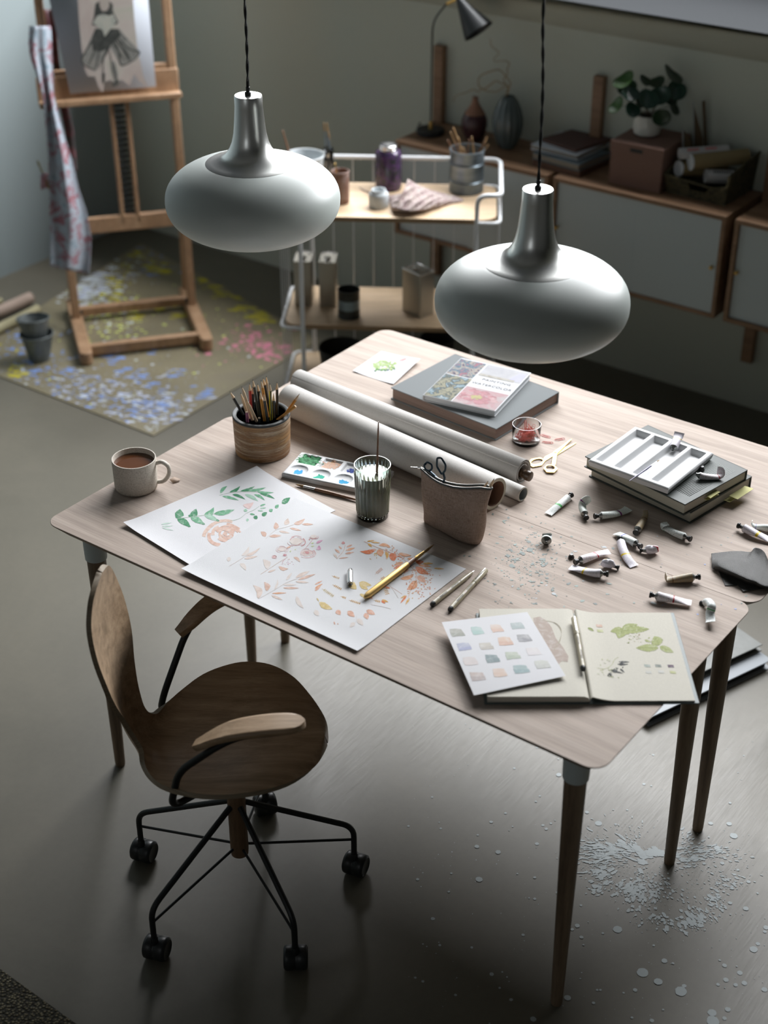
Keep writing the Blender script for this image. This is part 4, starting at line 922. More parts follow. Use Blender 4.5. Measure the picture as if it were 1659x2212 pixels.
# ---- gold scissors
gs = thing('scissors', 'gold scissors lying open beside the glass bowl', 'scissors', G(*c5b(1035, 900), T))
def GS(pts, z): return [G(*c5b(*p), T+z)-gs.location for p in pts]
def flatpoly(mb, out, z0, z1, mi=0, hole=None):
    if hole is None:
        n = len(out); vs = [Vector((p.x, p.y, z0)) for p in out]+[Vector((p.x, p.y, z1)) for p in out]
        mb.add(vs, [tuple(range(n-1, -1, -1)), tuple(range(n, 2*n))]+[(i, (i+1) % n, n+(i+1) % n, n+i) for i in range(n)], mi)
def ringpoly(mb, cx, outer, inner, z0, z1):
    n = len(outer); vs = [Vector((p.x, p.y, z)) for z in (z0, z1) for p in outer]+[Vector((p.x, p.y, z)) for z in (z0, z1) for p in inner]
    fs = []
    for i in range(n):
        j = (i+1) % n; fs += [(i, j, n+j, n+i), (2*n+i, 3*n+i, 3*n+j, 2*n+j), (n+i, n+j, 3*n+j, 3*n+i), (i, 2*n+i, 2*n+j, j)]
    mb.add(vs, fs)
def ell(cx, cy, rx, ry, rot, n=24, hexa=0):
    o = []
    for i in range(n):
        a = 2*pi*i/n; k = 1.0
        if hexa: s_ = pi/3; aa = (a % s_)-s_/2; k = cos(s_/2)/cos(aa)*1.10
        x, y = rx*k*cos(a), ry*k*sin(a); o.append((cx+x*cos(rot)-y*sin(rot), cy+x*sin(rot)+y*cos(rot)))
    return o
m = MB(); flatpoly(m, GS([(985, 900), (1180, 770), (1330, 650), (1405, 612), (1400, 630), (1260, 770), (1075, 945), (1065, 1010), (1040, 1200), (985, 1215), (945, 1190), (975, 1010)], .002), .0022, .0042)
ringpoly(m, None, GS(ell(925, 1285, 150, 92, .05, 36, 1), .002), GS(ell(920, 1265, 98, 50, .05, 36), .002), .0022, .0046)
m.build('blade_half', M['gold'], gs, bevel=.0004)
m = MB(); flatpoly(m, GS([(1000, 905), (1140, 860), (1240, 790), (1495, 690), (1495, 705), (1400, 770), (1080, 965), (960, 1010), (830, 1090), (760, 1150), (740, 1080), (800, 1000), (930, 935)], .001), .0003, .0020)
ringpoly(m, None, GS(ell(610, 1135, 190, 100, -.18, 36, 1), .001), GS(ell(620, 1120, 130, 52, -.22, 36), .001), .0003, .0028)
m.build('blade_half', M['gold'], gs, bevel=.0004)
m = MB(); pv = GS([(1035, 900)], .004)[0]; m.lathe([(0, .0042), (.0032, .0042), (.0030, .0052), (0, .0054)], 20, (pv.x, pv.y, 0)); m.build('pivot_screw', M['gold'], gs)
# ---- two dark books, tray, notes
M['darkc'] = plain('dark_green_cloth', (.055, .068, .063), .6, bump=.1, bscale=1200)
b0, b1 = Vector((.9021, .919, T)), Vector((1.196, .867, T)); e = (b1-b0).normalized(); A3 = atan2(e.y, e.x)
bA = book('book', 'dark green hardback book, lower of the two under the white tray', b0, A3, .2985, .2365, .031, M['darkc'], M['pages'], spine='back', group='two dark green hardbacks')
ZA = T+.0315
t0, t1 = Vector((.8958, .9028, ZA)), Vector((1.1895, .8432, ZA)); e = (t1-t0).normalized(); A4 = atan2(e.y, e.x)
bB = book('book', 'dark green hardback book, upper one with rows of tiny print on its cover', t0, A4, .2995, .2325, .030, M['darkc'], M['pages'], spine='back', group='two dark green hardbacks')
m = MB(); random.seed(2)
for j in range(17):
    x = .205+j*.0048; y = .03
    m.box(x, .035, .03005, x+.0016, .206, .0302)
tx = m.build('printed_lines', plain('grey_print', (.15, .17, .16), .6), bB, ang=0)
M['note'] = plain('yellow_sticky_note', (.58, .56, .25), .8)
def note(px, pb, z, label, w=.02, L=.05):
    a, b, c, d = [G(*q, z) for q in pb]; m = MB(); h = Vector((0, 0, .0004)); m.add([a, b, c, d, a+h, b+h, c+h, d+h], [(3, 2, 1, 0), (4, 5, 6, 7), (0, 1, 5, 4), (1, 2, 6, 5), (2, 3, 7, 6), (3, 0, 4, 7)]); tag(m.build('sticky_note', M['note'], loc=a, ang=30), label, 'sticky note', 'yellow notes in the dark books')
c6 = lambda x, y: (1240+x/3.96, 900+y/3.96)
note(0, [c6(1130, 680), c6(1168, 698), c6(1250, 645), c6(1212, 625)], T+.0500, 'yellow sticky note marking the upper dark book, upper of its two')
note(0, [c6(1112, 705), c6(1145, 717), c6(1240, 668), c6(1205, 655)], T+.0445, 'yellow sticky note marking the upper dark book, lower of its two')
note(0, [c6(1326, 678), c6(1400, 708), c6(1536, 618), c6(1462, 592)], T+.0205, 'large yellow sticky note in the lower dark book')
note(0, [c6(1280, 715), c6(1332, 733), c6(1400, 690), c6(1348, 672)], T+.0120, 'small yellow sticky note low in the lower dark book')
# white four-well tray
ZT2 = T+.0615+.0005
r0, r1, r3 = G(*c3(545, 380), ZT2+.019), G(*c3(1045, 560), ZT2+.019), G(*c3(825, 170), ZT2+.019)
e = (r1-r0).normalized(); A5 = atan2(e.y, e.x); TWd, TDd = (r1-r0).length, .214
ty = thing('ceramic_tray', 'white ceramic tray with four long wells on the dark books', 'tray', (r0.x, r0.y, ZT2), A5)
def th_(x, y):
    z = .0185; e = min(x, TWd-x, y, TDd-y); z -= .004*max(0, 1-e/.005)**2
    ww = (TWd-.016)/4
    for i in range(4):
        x0 = .008+i*ww+.0035; x1 = .008+(i+1)*ww-.0035; q = min(x-x0, x1-x, y-.012, TDd-.012-y)
        if q > 0:
            s_ = min(1, q/.009); z = .0185-.0135*(s_*s_*(3-2*s_))
    return z
m = MB(); m.grid(lambda u, v: Vector((u*TWd, v*TDd, th_(u*TWd, v*TDd))), 170, 120)
bb = rrect(.006, .006, TWd-.006, TDd-.006, .006, 4)
k = 40
def edge(t_):
    s_ = t_*4; i = int(s_) % 4; f = s_-int(s_); c = [(0, 0), (TWd, 0), (TWd, TDd), (0, TDd)]; a, b = c[i], c[(i+1) % 4]; return a[0]+(b[0]-a[0])*f, a[1]+(b[1]-a[1])*f
ng = 160; m.loft([[(TWd/2+(edge(i/ng)[0]-TWd/2)*s_, TDd/2+(edge(i/ng)[1]-TDd/2)*s_, z) for i in range(ng)] for s_, z in ((.93, 0), (.97, .002), (1, .0145))], 0, True, False)
FLATNAMES.add('tray_body'); m.build('tray_body', M['porc'], ty, ang=40)
# small purple brush on the tray
brush('tiny purple-handled paintbrush resting across the white tray', G(*c3(990, 380), ZT2+.012), G(*c3(800, 513), ZT2+.0225), .0021, None, [('bristles', 'hair', [(0, 0), (.5, .05), (.7, .1), (.6, .12), (0, .12)]), ('ferrule', 'chrome', [(0, .11), (.7, .11), (1, .3), (1, .31), (0, .31)]), ('handle', 'violet', [(0, .30), (1.05, .30), (1.3, .45), (.7, .8), (.4, 1), (0, 1)])]) if M.setdefault('violet', plain('violet_lacquer', (.08, .07, .16), .3)) else None
# ---- paint tubes
def label_mat(name, base, spots, dens=.5, scale=420):
    m, nt, b = new_mat(name); L = nt.links.new; v = mapping(nt)
    n1 = noise(nt, v, scale, 6, .75, .3); r1 = ramp(nt, n1.outputs['Fac'], [(.385+.09*dens, spots), (.425+.09*dens, base)])
    n2 = noise(nt, v, scale*.4, 3); r2 = ramp(nt, n2.outputs['Fac'], [(.35, [c*.8 for c in base]), (.65, base)])
    L(mixc(nt, .35, r1.outputs['Color'], r2.outputs['Color'], 'MIX'), b.inputs['Base Color']); b.inputs['Roughness'].default_value = .45; return m
LG = label_mat('tube_label_green', (.78, .81, .80), (.06, .16, .10), .35); LP = label_mat('tube_label_pale', (.74, .80, .76), (.25, .30, .28), .15); LR = label_mat('tube_label_red', (.80, .77, .80), (.40, .05, .06), .30); LY = label_mat('tube_label_lilac', (.80, .77, .84), (.35, .30, .33), .12)
LD = label_mat('tube_label_dirty', (.26, .24, .18), (.42, .25, .08), 1.0, 500)
BD = dict(g=plain('band_green', (.03, .38, .07), .4), p=plain('band_purple', (.22, .02, .22), .4), b=plain('band_blue', (.04, .04, .42), .4), y=plain('band_yellow', (.75, .55, .01), .4), r=plain('band_red', (.42, .015, .03), .4), o=plain('band_brown', (.16, .08, .02), .4))
M['tin'] = plain('dull_tube_metal', (.30, .31, .30), .38, .9, var=.3, vscale=80); M['cap'] = plain('black_cap', (.018, .020, .020), .4)
def cap_obj(name, o, d, parent=None, s=1.0):
    Mx = axisM(o, d); m = MB(); m.lathe([(0, 0), (.0042*s, 0), (.0046*s, .002*s), (.0046*s, .004*s), (.0066*s, .006*s), (.0070*s, .0095*s), (.0062*s, .0105*s), (.004*s, .0098*s), (0, .0098*s)], 20, M=Mx); return m.build(name, M['cap'], parent)
def ptube(label, path, mat, band, r=.0088, cap=True, curl=None, thin=1.0, capup=0.0, group='paint tubes scattered on the tables', flare=1.15, base=T, up=None):
    """path: photo points from shoulder to tail with heights; the body flattens towards the tail"""
    pts = [G(x, y, base+h) for x, y, h in path]; P = spline(pts, 7) if len(pts) > 2 else [pts[0]+(pts[1]-pts[0])*i/12 for i in range(13)]
    o = thing('paint_tube', label, 'paint tube', (pts[0].x, pts[0].y, base), 0, group); lo = o.location.copy()
    N = len(P)-1; rr = []; ff = []
    for i in range(N+1):
        f = i/N; v_ = max(.06, 1-(f/.94)**1.25) if thin == 1 else max(.06, thin*(1-(f/.94)**1.1) if f < .94 else .06)
        wv = r*(1+(flare-1)*f); rr.append(wv); ff.append(max(.07, v_)*r/wv)
    # keep the body resting on the surface
    Q = []
    for i, p in enumerate(P):
        p = p.copy(); low = base+rr[i]*ff[i]+.0003
        if p.z < low: p.z = low
        Q.append(p-lo)
    m = MB(); k = 18; m.tube(Q, rr, k, caps=True, flat=ff)
    nb = max(1, int(N*.50)); 
    for idx in range(N*k):
        ri = idx//k
        if ri == nb: m.m[idx] = 1
    m.build('tube_body', [mat, BD[band]], o, ang=70)
    d = (Q[0]-Q[1]).normalized(); Mx = axisM(Q[0]-d*.0004, d)
    s = MB(); s.lathe([(r*.99, 0), (r*.97, .0006), (.0036, .0065), (.0036, .0095), (.0018, .0095), (.0018, .007), (0, .007)], 20, M=Mx); so_ = s.build('shoulder', M['tin'], o)
    if cap: cap_obj('cap', Q[0]+d*.0068, d, o)
    return o
def cp(x, y, h=.0088): q = c3(x, y); return (q[0], q[1], h)
ptube('pale tube with a green band, lying straight, nearest the thin paper roll', [cp(420, 618), cp(365, 662), cp(298, 718, .003)], LG, 'g')
ptube('curled pale tube with a purple band and black cap, standing on its cap end', [cp(523, 715, .010), cp(510, 680, .013), cp(515, 645, .022), cp(545, 628, .030), cp(552, 650, .026)], LP, 'p', flare=1.1)
ptube('pale tube with a purple band and a flared tail, right of the curled purple one', [cp(626, 728), cp(700, 718, .0085), cp(762, 702, .006), cp(796, 682, .008)], LP, 'p', flare=1.4)
ptube('dirty orange-speckled tube with its thin tail curling up', [cp(852, 815), cp(880, 768, .009), cp(900, 730, .012), cp(900, 694, .018)], LD, 'o', r=.0092, flare=.55)
ptube('pale green tube with a blue band, cap end against the red crumpled one', [cp(840, 900, .010), cp(790, 870, .0095), cp(745, 845, .007), cp(722, 835, .004)], LP, 'b', r=.0094)
ptube('lilac tube with a yellow band, tail pointing at the table seam', [cp(748, 893, .0100), cp(765, 945, .009), cp(795, 1000, .006), cp(832, 1042, .002)], LY, 'y', r=.0098)
ptube('white and green speckled tube with its tail hooked up, near the dark books', [cp(1142, 858), cp(1085, 838, .007), cp(1035, 815, .004), cp(1005, 800, .008), cp(1005, 785, .015), cp(1040, 776, .017)], LG, 'g', flare=1.0)
ptube('lilac tube with a yellow band, cut by the right photo edge', [cp(1512, 805, .011), cp(1590, 840, .010), cp(1700, 890, .004)], LY, 'y', r=.0098)
ptube('pale tube with a blue band behind the lilac tube at the right photo edge', [cp(1720, 810, .010), cp(1640, 800, .009), cp(1585, 795, .006), cp(1560, 780, .012), cp(1562, 758, .020)], LP, 'b', flare=.8, cap=False)
ptube('short tube without a cap seen end-on beside the green splatter', [cp(287, 882, .0112), cp(290, 862, .011), cp(292, 846, .014), cp(290, 838, .020)], LP, 'b', r=.0118, cap=False, flare=.9, thin=.9)
ptube('white and red stained tube, shoulder facing the loose cap', [cp(500, 1003, .010), cp(560, 982, .0095), cp(620, 962, .007), cp(678, 950, .008)], LR, 'r', r=.0095)
ptube('lilac tube with a yellow band at the front, tail at the left', [cp(622, 1088), cp(560, 1078, .009), cp(490, 1060, .006), cp(435, 1046, .004)], LY, 'y', r=.0098)
ptube('dirty olive tube with its flat tail folded upright', [cp(1190, 1110, .0105), cp(1135, 1115, .009), cp(1070, 1122, .0065), cp(1028, 1118, .008), cp(1030, 1085, .022)], LD, 'o', r=.0105, flare=1.0)
ptube('white tube smeared with red, straight, in front of the seam', [cp(975, 1228, .0100), cp(1040, 1238, .010), cp(1110, 1252, .008), cp(1185, 1268, .006)], LR, 'r', r=.0105, flare=1.05)
ptube('curled green-smeared tube at the right, nearest the table corner', [cp(1275, 1265, .011), cp(1292, 1262, .018), cp(1310, 1290, .022), cp(1300, 1330, .012), cp(1303, 1375, .008), cp(1300, 1385, .012)], LG, 'g', r=.0088, flare=1.15)
ptube('pale tube with a yellow band standing nose down in the third tray well', [(c3(1075, 305)[0], c3(1075, 305)[1], .012), (c3(1090, 270)[0], c3(1090, 270)[1], .018), (c3(1103, 240)[0], c3(1103, 240)[1], .024), (c3(1112, 212)[0], c3(1112, 212)[1], .032)], LY, 'y', r=.0100, cap=False, flare=1.25, base=ZT2+.005, group=None)
ptube('white and red tube with a rolled tail on the dark book cover', [(c3(1235, 478)[0], c3(1235, 478)[1], .010), (c3(1280, 492)[0], c3(1280, 492)[1], .005), (c3(1330, 492)[0], c3(1330, 492)[1], .004), (c3(1368, 478)[0], c3(1368, 478)[1], .008), (c3(1368, 452)[0], c3(1368, 452)[1], .015), (c3(1345, 448)[0], c3(1345, 448)[1], .014)], LR, 'r', r=.0080, flare=1.2, base=T+.0617, cap=False, group=None)
def crumple(label, px, py, mat, band, rz, seed):
    random.seed(seed); c = G(px, py, T); m = MB()
    def f(u, v):
        a = 2*pi*u; b = pi*(v-.5); k = 1+.10*sin(3*a+seed)+.07*sin(5*b+a*2+seed)
        return Vector((.0155*cos(a)*cos(b)**.8*k, .0105*sin(a)*cos(b)**.8*k, .0105+.0098*sin(b)*(1+.12*cos(2*a)))) if cos(b) > 1e-6 else Vector((0, 0, .0105+.0098*sin(b)))
    m.grid(f, 28, 14); N_ = len(m.m)
    for i in range(N_):
        if i % 28 in (12, 13): m.m[i] = 1
    o = thing('paint_tube', label, 'paint tube', c, rz, 'paint tubes scattered on the tables'); m.build('tube_body', [mat, BD[band]], o, ang=60)
    s = MB(); s.tube([(.010, 0, .008), (.0185, -.002, .006)], [.0055, .0035], 12); s.build('shoulder', M['tin'], o)
    cap_obj('cap', (.0170, -.002, .0068), (1, -.15, -.1), o, .8)
crumple('crumpled lilac tube with a red band, right of the blue-banded tube', c3(935, 962)[0], c3(935, 962)[1], LY, 'r', radians(215), 4)
crumple('crumpled lilac tube with a yellow band behind the front yellow one', c3(666, 1048)[0], c3(666, 1048)[1], LY, 'y', radians(20), 9)
def loosecap(px, py, z, lb):
    o = cap_obj('tube_cap', (0, 0, .0105), (0, 0, -1)); o.location = G(px, py, z); tag(o, lb, 'cap')
loosecap(*c3(441, 990), T, 'loose black tube cap left of the red stained tube')
loosecap(*c3(1248, 446), T+.0617, 'loose black tube cap on the dark book cover')
# ---- black leather pieces
M['leather'] = plain('black_leather', (.022, .021, .018), .5, bump=.8, bscale=700, spec=.6)
c8 = lambda x, y: (1380+x/5.946, 1100+y/5.946)
def flat_piece(name, pts, z, th, label, mat, lift=None):
    P = [G(*c8(*q), z) for q in pts]; m = MB(); n = len(P); m.add(P+[p+Vector((0, 0, th)) for p in P], [tuple(range(n-1, -1, -1)), tuple(range(n, 2*n))]+[(i, (i+1) % n, n+(i+1) % n, n+i) for i in range(n)]); return tag(m.build(name, mat, loc=P[0], ang=30), label, 'leather piece', 'black leather pieces')
flat_piece('leather_piece', [(1010, 770), (1108, 985), (1262, 982), (1500, 800), (1300, 700)], T+.0003, .0014, 'flat black leather corner showing leftmost under the folded one', M['leather'])
flat_piece('leather_piece', [(1160, 850), (1340, 1060), (1650, 1012), (1900, 900), (1500, 750)], T+.0018, .0014, 'flat black leather corner pointing nearest the table seam', M['leather'])
m = MB()
lr = [[(928, 572, 0.005), (1180, 545, .008), (1330, 545, .010), (1440, 552, .016), (1500, 498, .030), (1600, 540, .026), (1690, 700, .01), (1900, 850, .004)],
      [(932, 640, .004), (1110, 610, .010), (1240, 620, .016), (1370, 640, .018), (1480, 600, .022), (1570, 660, .018), (1670, 790, .012), (1880, 900, .004)],
      [(940, 700, .006), (1030, 668, .016), (1180, 670, .020), (1330, 700, .021), (1450, 740, .019), (1520, 800, .018), (1640, 900, .014), (1860, 950, .006)],
      [(938, 745, .003), (1020, 740, .014), (1150, 790, .019), (1290, 850, .020), (1410, 900, .019), (1500, 930, .018), (1600, 985, .014), (1800, 1000, .008)],
      [(940, 765, .0035), (1030, 790, .0040), (1150, 845, .0040), (1290, 900, .0045), (1400, 950, .0045), (1500, 975, .005), (1600, 1003, .006), (1800, 1030, .006)]]
def lf(u, v):
    x = u*7; i = min(int(x), 6); f = x-i; y = v*4; j = min(int(y), 3); g = y-j; f = f*f*(3-2*f)*.5+f*.5
    def P(a, b): return Vector(lr[max(0, min(4, b))][max(0, min(7, a))])
    f, g = u*7-i, v*4-j
    def cr(a, b, c, d, t): return .5*((2*b)+(c-a)*t+(2*a-5*b+4*c-d)*t*t+(3*b-a-3*c+d)*t**3)
    rows = [cr(P(i-1, jj), P(i, jj), P(i+1, jj), P(i+2, jj), f) for jj in (j-1, j, j+1, j+2)]
    q = cr(rows[0], rows[1], rows[2], rows[3], g); q.z = max(.0022, q.z)
    px, py = c8(q.x, q.y); return G(px, py, T+q.z)
m.grid(lf, 56, 32); FLATNAMES.add('leather_piece')
tag(m.build('leather_piece', M['leather'], loc=G(*c8(1200, 700), T), solid=.0015, ang=0, sub=1), 'black leather piece folded over on top of the others', 'leather piece', 'black leather pieces')
# ---- pens
M['penb'] = plain('beige_pen_plastic', (.36, .32, .22), .32); M['pink'] = plain('magenta_print', (.35, .04, .25), .4)
def pen(label, a, b, r=.0058, capped=True, clipon=True, txt=True):
    a, b = Vector(a), Vector(b); d = b-a; L = d.length; Mx = axisM((0, 0, 0), d)
    o = thing('fineliner_pen', label, 'pen', a, 0, 'beige fineliner pens')
    e = MB(); e.lathe([(0, 0), (r*.8, .0005), (r, .003), (r, .0085), (0, .0085)], 20, M=Mx); e.build('end_plug', M['plast'], o)
    body = MB()
    if capped: body.lathe([(0, .008), (r*.98, .008), (r*.98, L*.68), (0, L*.68)], 20, M=Mx)
    else: body.lathe([(0, .008), (r*.98, .008), (r*.98, L*.80), (r*.72, L*.84), (r*.66, L*.93), (r*.3, L*.96), (0, L*.96)], 20, M=Mx)
    body.build('barrel', M['penb'], o)
    if capped:
        c = MB(); c.lathe([(0, L*.66), (r*1.08, L*.66), (r*1.12, L*.68), (r*1.10, L*.985), (r*.8, L), (0, L)], 20, M=Mx, mats=[0, 0, 0, 1, 1, 1]); c.build('cap', [M['penb'], M['chrome']], o)
        k = MB(); dd = d.normalized(); up = Vector((-.5*RT.x*0, 0, 1)); k.beam(dd*(L*.97)+up*(r*1.35)-RT*0, dd*(L*.70)+up*(r*1.2), .0022, .0008); k.build('clip', M['chrome'], o)
    else:
        n_ = MB(); n_.lathe([(0, L*.955), (r*.3, L*.955), (r*.16, L), (0, L)], 12, M=Mx); n_.build('tip', M['chrome'], o)
    if txt:   # the printing along the barrel: small dark strokes and a magenta mark on the upper side
        dd = d.normalized(); w = dd.cross(Vector((0, 0, 1))).normalized(); s = MB(); random.seed(int(L*1e5))
        def mark(t0, t1, a0, a1, mi):
            P = []
            for t_, aa in ((t0, a0), (t1, a0), (t1, a1), (t0, a1)): P.append(dd*(t_*L)+(w*sin(aa)+dd.cross(w)*-cos(aa)*-1)*(r*1.0))
            vs = []
            for t_, aa in ((t0, a0), (t1, a0), (t1, a1), (t0, a1)):
                upv = w.cross(dd); upv = upv if upv.z > 0 else -upv; vs.append(dd*(t_*L)+(w*sin(aa)+upv*cos(aa))*(r*1.002))
            s.add(vs, [(0, 1, 2, 3)], mi)
        for i in range(14): t_ = .17+i*.0125; mark(t_, t_+.007, .02, .42, 0); mark(t_, t_+.009, .56, .72, 0)
        mark(.39, .425, .02, .70, 1)
        for i in range(8): aa = i*pi/4; mark(.125+.012*cos(aa), .125+.012*cos(aa)+.005, .32+.25*sin(aa), .42+.25*sin(aa), 0)
        mark(.64, .665, .08, .60, 0) if not capped else None
        FLATNAMES.add('printing'); s.build('printing', [M['ink'], M['pink']], o, ang=0)
        cz = (CAM-o.location).normalized(); nv = (cz-dd*cz.dot(dd)).normalized()*.6+Vector((0, 0, 1))*.6; nv = (nv-dd*nv.dot(dd)).normalized(); yv_ = nv.cross(dd)
        for word, t0, sz in (('MICRON', .445, .0062), ('PIGMA', .185, .0030)):
            text(word, 'lettering', sz, dd*(t0*L)+nv*(r+.0004)-yv_*sz*.35, o, M['ink'], rot=Matrix((dd, yv_, nv)).transposed().to_euler())
    return o
c9 = lambda x, y: (680+x/4.88, 1140+y/4.88)
pen('uncapped beige fineliner pen, nearer the painted sheet, tip pointing away', G(932, 1307, T+.0055), G(1024, 1233, T+.0055), capped=False)
pen('capped beige fineliner pen lying right of the uncapped one', G(971, 1318, T+.0055), G(1050, 1231, T+.0060))
ZS = T+.0015
m = MB(); a, b = G(*c9(372, 588), ZS+.0065), G(*c9(376, 440), ZS+.0065); Mx = axisM((0, 0, 0), b-a); Lc = (b-a).length
m.lathe([(0, .003), (.0052, .003), (.0056, 0), (.0063, 0), (.0066, .002), (.0063, Lc*.75), (.0058, Lc*.94), (.004, Lc), (0, Lc)], 24, M=Mx); pc_ = tag(m.build('pen_cap', M['chrome']), 'loose silver pen cap lying on the painted sheet', 'pen cap'); pc_.location = a
k = MB(); dd = (b-a).normalized(); k.beam(dd*.004+Vector((-.0075, -.001, .001)), dd*(Lc*.85)+Vector((-.0072, -.001, .001)), .0018, .0010); k.build('clip', M['plast'], pc_)
brush('gold travel paintbrush lying across the orange painted wreath', G(*c9(1262, 172), ZS+.007), G(*c9(522, 738), ZS+.0068), .0078, None, [('bristles', 'hair', [(0, 0), (.22, .04), (.45, .10), (.42, .155), (0, .155)]), ('ferrule', 'gold', [(0, .15), (.40, .15), (.62, .27), (.62, .28), (.52, .285), (.52, .295), (.62, .30), (0, .30)]), ('grip', 'bwood', [(0, .295), (.66, .295), (.74, .40), (0, .40)]), ('barrel', 'gold', [(0, .40), (.86, .40), (.86, .45), (.92, .455), (.95, .46), (.95, .95), (.5, .99), (.3, 1.0), (0, 1.0)])])
# ================================================================ painted sheets and the sketchbook
random.seed(17)
class Sheet:
    def __init__(s, c, z, lift):
        s.c = [Vector((p[0], p[1], 0)) for p in c]; s.z = z; s.lift = lift; s.m = MB()
        s.a = s.c[1]-s.c[0]; s.b = s.c[3]-s.c[0]
    def P(s, u, v): p = s.c[0]+s.a*u+s.b*v; return Vector((p.x, p.y, s.z+s.lift(u, v)))
    def uv(s, px, py):
        q = None; z = s.z+.0005
        for _ in range(3):
            g = G(px, py, z); q = g-s.c[0]; det = s.a.x*s.b.y-s.a.y*s.b.x
            u, v = (q.x*s.b.y-q.y*s.b.x)/det, (s.a.x*q.y-s.a.y*q.x)/det
            z = s.z+s.lift(max(0, min(1, u)), max(0, min(1, v)))
        return u, v
    def base(s, n=40): s.m.grid(lambda u, v: s.P(u, v), n, n, 0); return s
    k = 0
    def poly(s, pts, mi, fan=False):
        s.k += 1; uv = [s.uv(*p) for p in pts]; h = .00022+(s.k % 40)*.000004
        uv = [(max(.003, min(.997, u)), max(.003, min(.997, v))) for u, v in uv]
        vs = [s.P(u, v)+Vector((0, 0, h)) for u, v in uv]
        c = sum(vs, Vector())/len(vs); n = len(vs); s.m.add([c]+vs, [(0, i+1, (i+1) % n+1) for i in range(n)], mi)
    def leaf(s, p0, p1, w, mi, bend=0.0, tip=.5, ser=0):
        x0, y0 = p0; x1, y1 = p1; dx, dy = x1-x0, y1-y0; L = hypot(dx, dy) or 1; nx, ny = -dy/L, dx/L; N = 9 if not ser else 22
        l, r = [], []
        for i in range(N+1):
            f = i/N; ww = w*.5*(sin(pi*f**(.8+(.5-tip)))**.85)*random.uniform(.9, 1.08)
            if ser: ww *= 1+(.16 if i % 2 else -.08)
            o = bend*sin(pi*f)*L; cx, cy = x0+dx*f+nx*o, y0+dy*f+ny*o
            l.append((cx+nx*ww, cy+ny*ww*.8)); r.append((cx-nx*ww, cy-ny*ww*.8))
        uvl = l+r[::-1][1:-1]; s.poly(uvl, mi)
    def stem(s, pts, w, mi):
        P = spline([(x, y, 0) for x, y in pts], 5); n = len(P); l, r = [], []
        for i in range(n):
            t = (P[min(i+1, n-1)]-P[max(0, i-1)]).normalized(); l.append((P[i].x-t.y*w/2, P[i].y+t.x*w/2)); r.append((P[i].x+t.y*w/2, P[i].y-t.x*w/2))
        s.k += 1; h = .0002+(s.k % 40)*.000004; vs = []
        for p in l+r: u, v = s.uv(*p); vs.append(s.P(u, v)+Vector((0, 0, h)))
        s.m.add(vs, [(i, i+1, n+i+1, n+i) for i in range(n-1)], mi)
    def rose(s, cx, cy, R, mi, mj, asp=.55, clip=None, w=.16, turns=4):
        n = 0
        for k in range(5):
            rr = R*(1-k*.19); 
            for j in range(5 if k < 4 else 3):
                a0 = random.uniform(0, 2*pi); ln = random.uniform(.9, 1.5); pts = []
                for i in range(7):
                    a = a0+ln*i/6; q = rr*(1+.06*sin(a*3+k)); pts.append((cx+q*cos(a), cy+q*sin(a)*asp))
                if clip and any(clip(*p) for p in pts): continue
                s.stem(pts, R*w*random.uniform(.4, 1.3)*(1-.10*k), random.choice((mi, mj)))
def wc(name, c, var=.22, sc=90, rough=.8): return blotch(name, [[x*(1-var) for x in c], c, [min(1, x+(.72-x)*.45) for x in c]], sc, rough, 4, .6)
W = [M['paper'], wc('wc_green', (.045, .24, .11)), wc('wc_green_mid', (.14, .38, .22)), wc('wc_green_pale', (.34, .55, .42)), wc('wc_green_faint', (.52, .66, .58)), wc('wc_rose', (.66, .44, .36)), wc('wc_rose_pale', (.68, .50, .42)), wc('wc_pink', (.72, .54, .52)), wc('wc_stem', (.40, .50, .42), .1)]
# ---- sheet with green sprigs (under)
A_ = [(.1585, .0971), (.4322, .0559), (.5083, .4346), (.2346, .4758)]
SA = Sheet(A_, T+.0008, lambda u, v: .0045*max(0, 1-u*5)**2*(1-.3*v)+.010*max(0, v-.82)*max(0, .35-u)*6+.004*max(0, 1-v*7)**2).base()
for a, b, w, mi, bd in (((476, 1066), (491, 1050), 8, 2, -.1), ((496, 1063), (519, 1050), 8, 1, .12), ((519, 1061), (551, 1050), 8, 1, .08), ((535, 1060), (575, 1053), 7, 2, .05), ((555, 1062), (592, 1064), 6, 2, .04), ((561, 1066), (594, 1078), 7, 1, -.05), ((549, 1068), (572, 1081), 7, 2, -.08), ((529, 1068), (558, 1083), 9, 3, -.05), ((502, 1068), (530, 1079), 7, 1, -.06), ((480, 1072), (516, 1081), 7, 2, -.03)): SA.leaf(a, b, w, mi, bd)
SA.stem([(474, 1070), (500, 1064), (530, 1062), (556, 1063)], 1.0, 8)
for a, b, w, mi, bd in (((383, 1119), (389, 1100), 20, 1, .1), ((383, 1120), (411, 1138), 16, 1, -.05), ((411, 1116), (424, 1099), 16, 1, .15), ((412, 1118), (441, 1133), 15, 2, -.05), ((441, 1113), (462, 1096), 14, 2, .18), ((442, 1114), (473, 1127), 12, 3, -.06), ((462, 1110), (507, 1101), 13, 2, .04)): SA.leaf(a, b, w, mi, bd)
for p in ((409, 1137), (440, 1132), (471, 1125), (383, 1118), (411, 1115)): SA.leaf((p[0]-4, p[1]-2), (p[0]+3, p[1]+1), 6, 1)
SA.stem([(383, 1120), (411, 1117), (441, 1113), (462, 1110)], 1.0, 8)
for a, b in (((348, 1133), (371, 1129)), ((350, 1137), (374, 1136)), ((350, 1140), (375, 1146))): SA.leaf(a, b, 4, 4)
SA.leaf((525, 1092), (548, 1085), 14, 7, .2)
SA.stem([(497, 1126), (518, 1120), (532, 1109), (548, 1102), (560, 1094)], .9, 8)
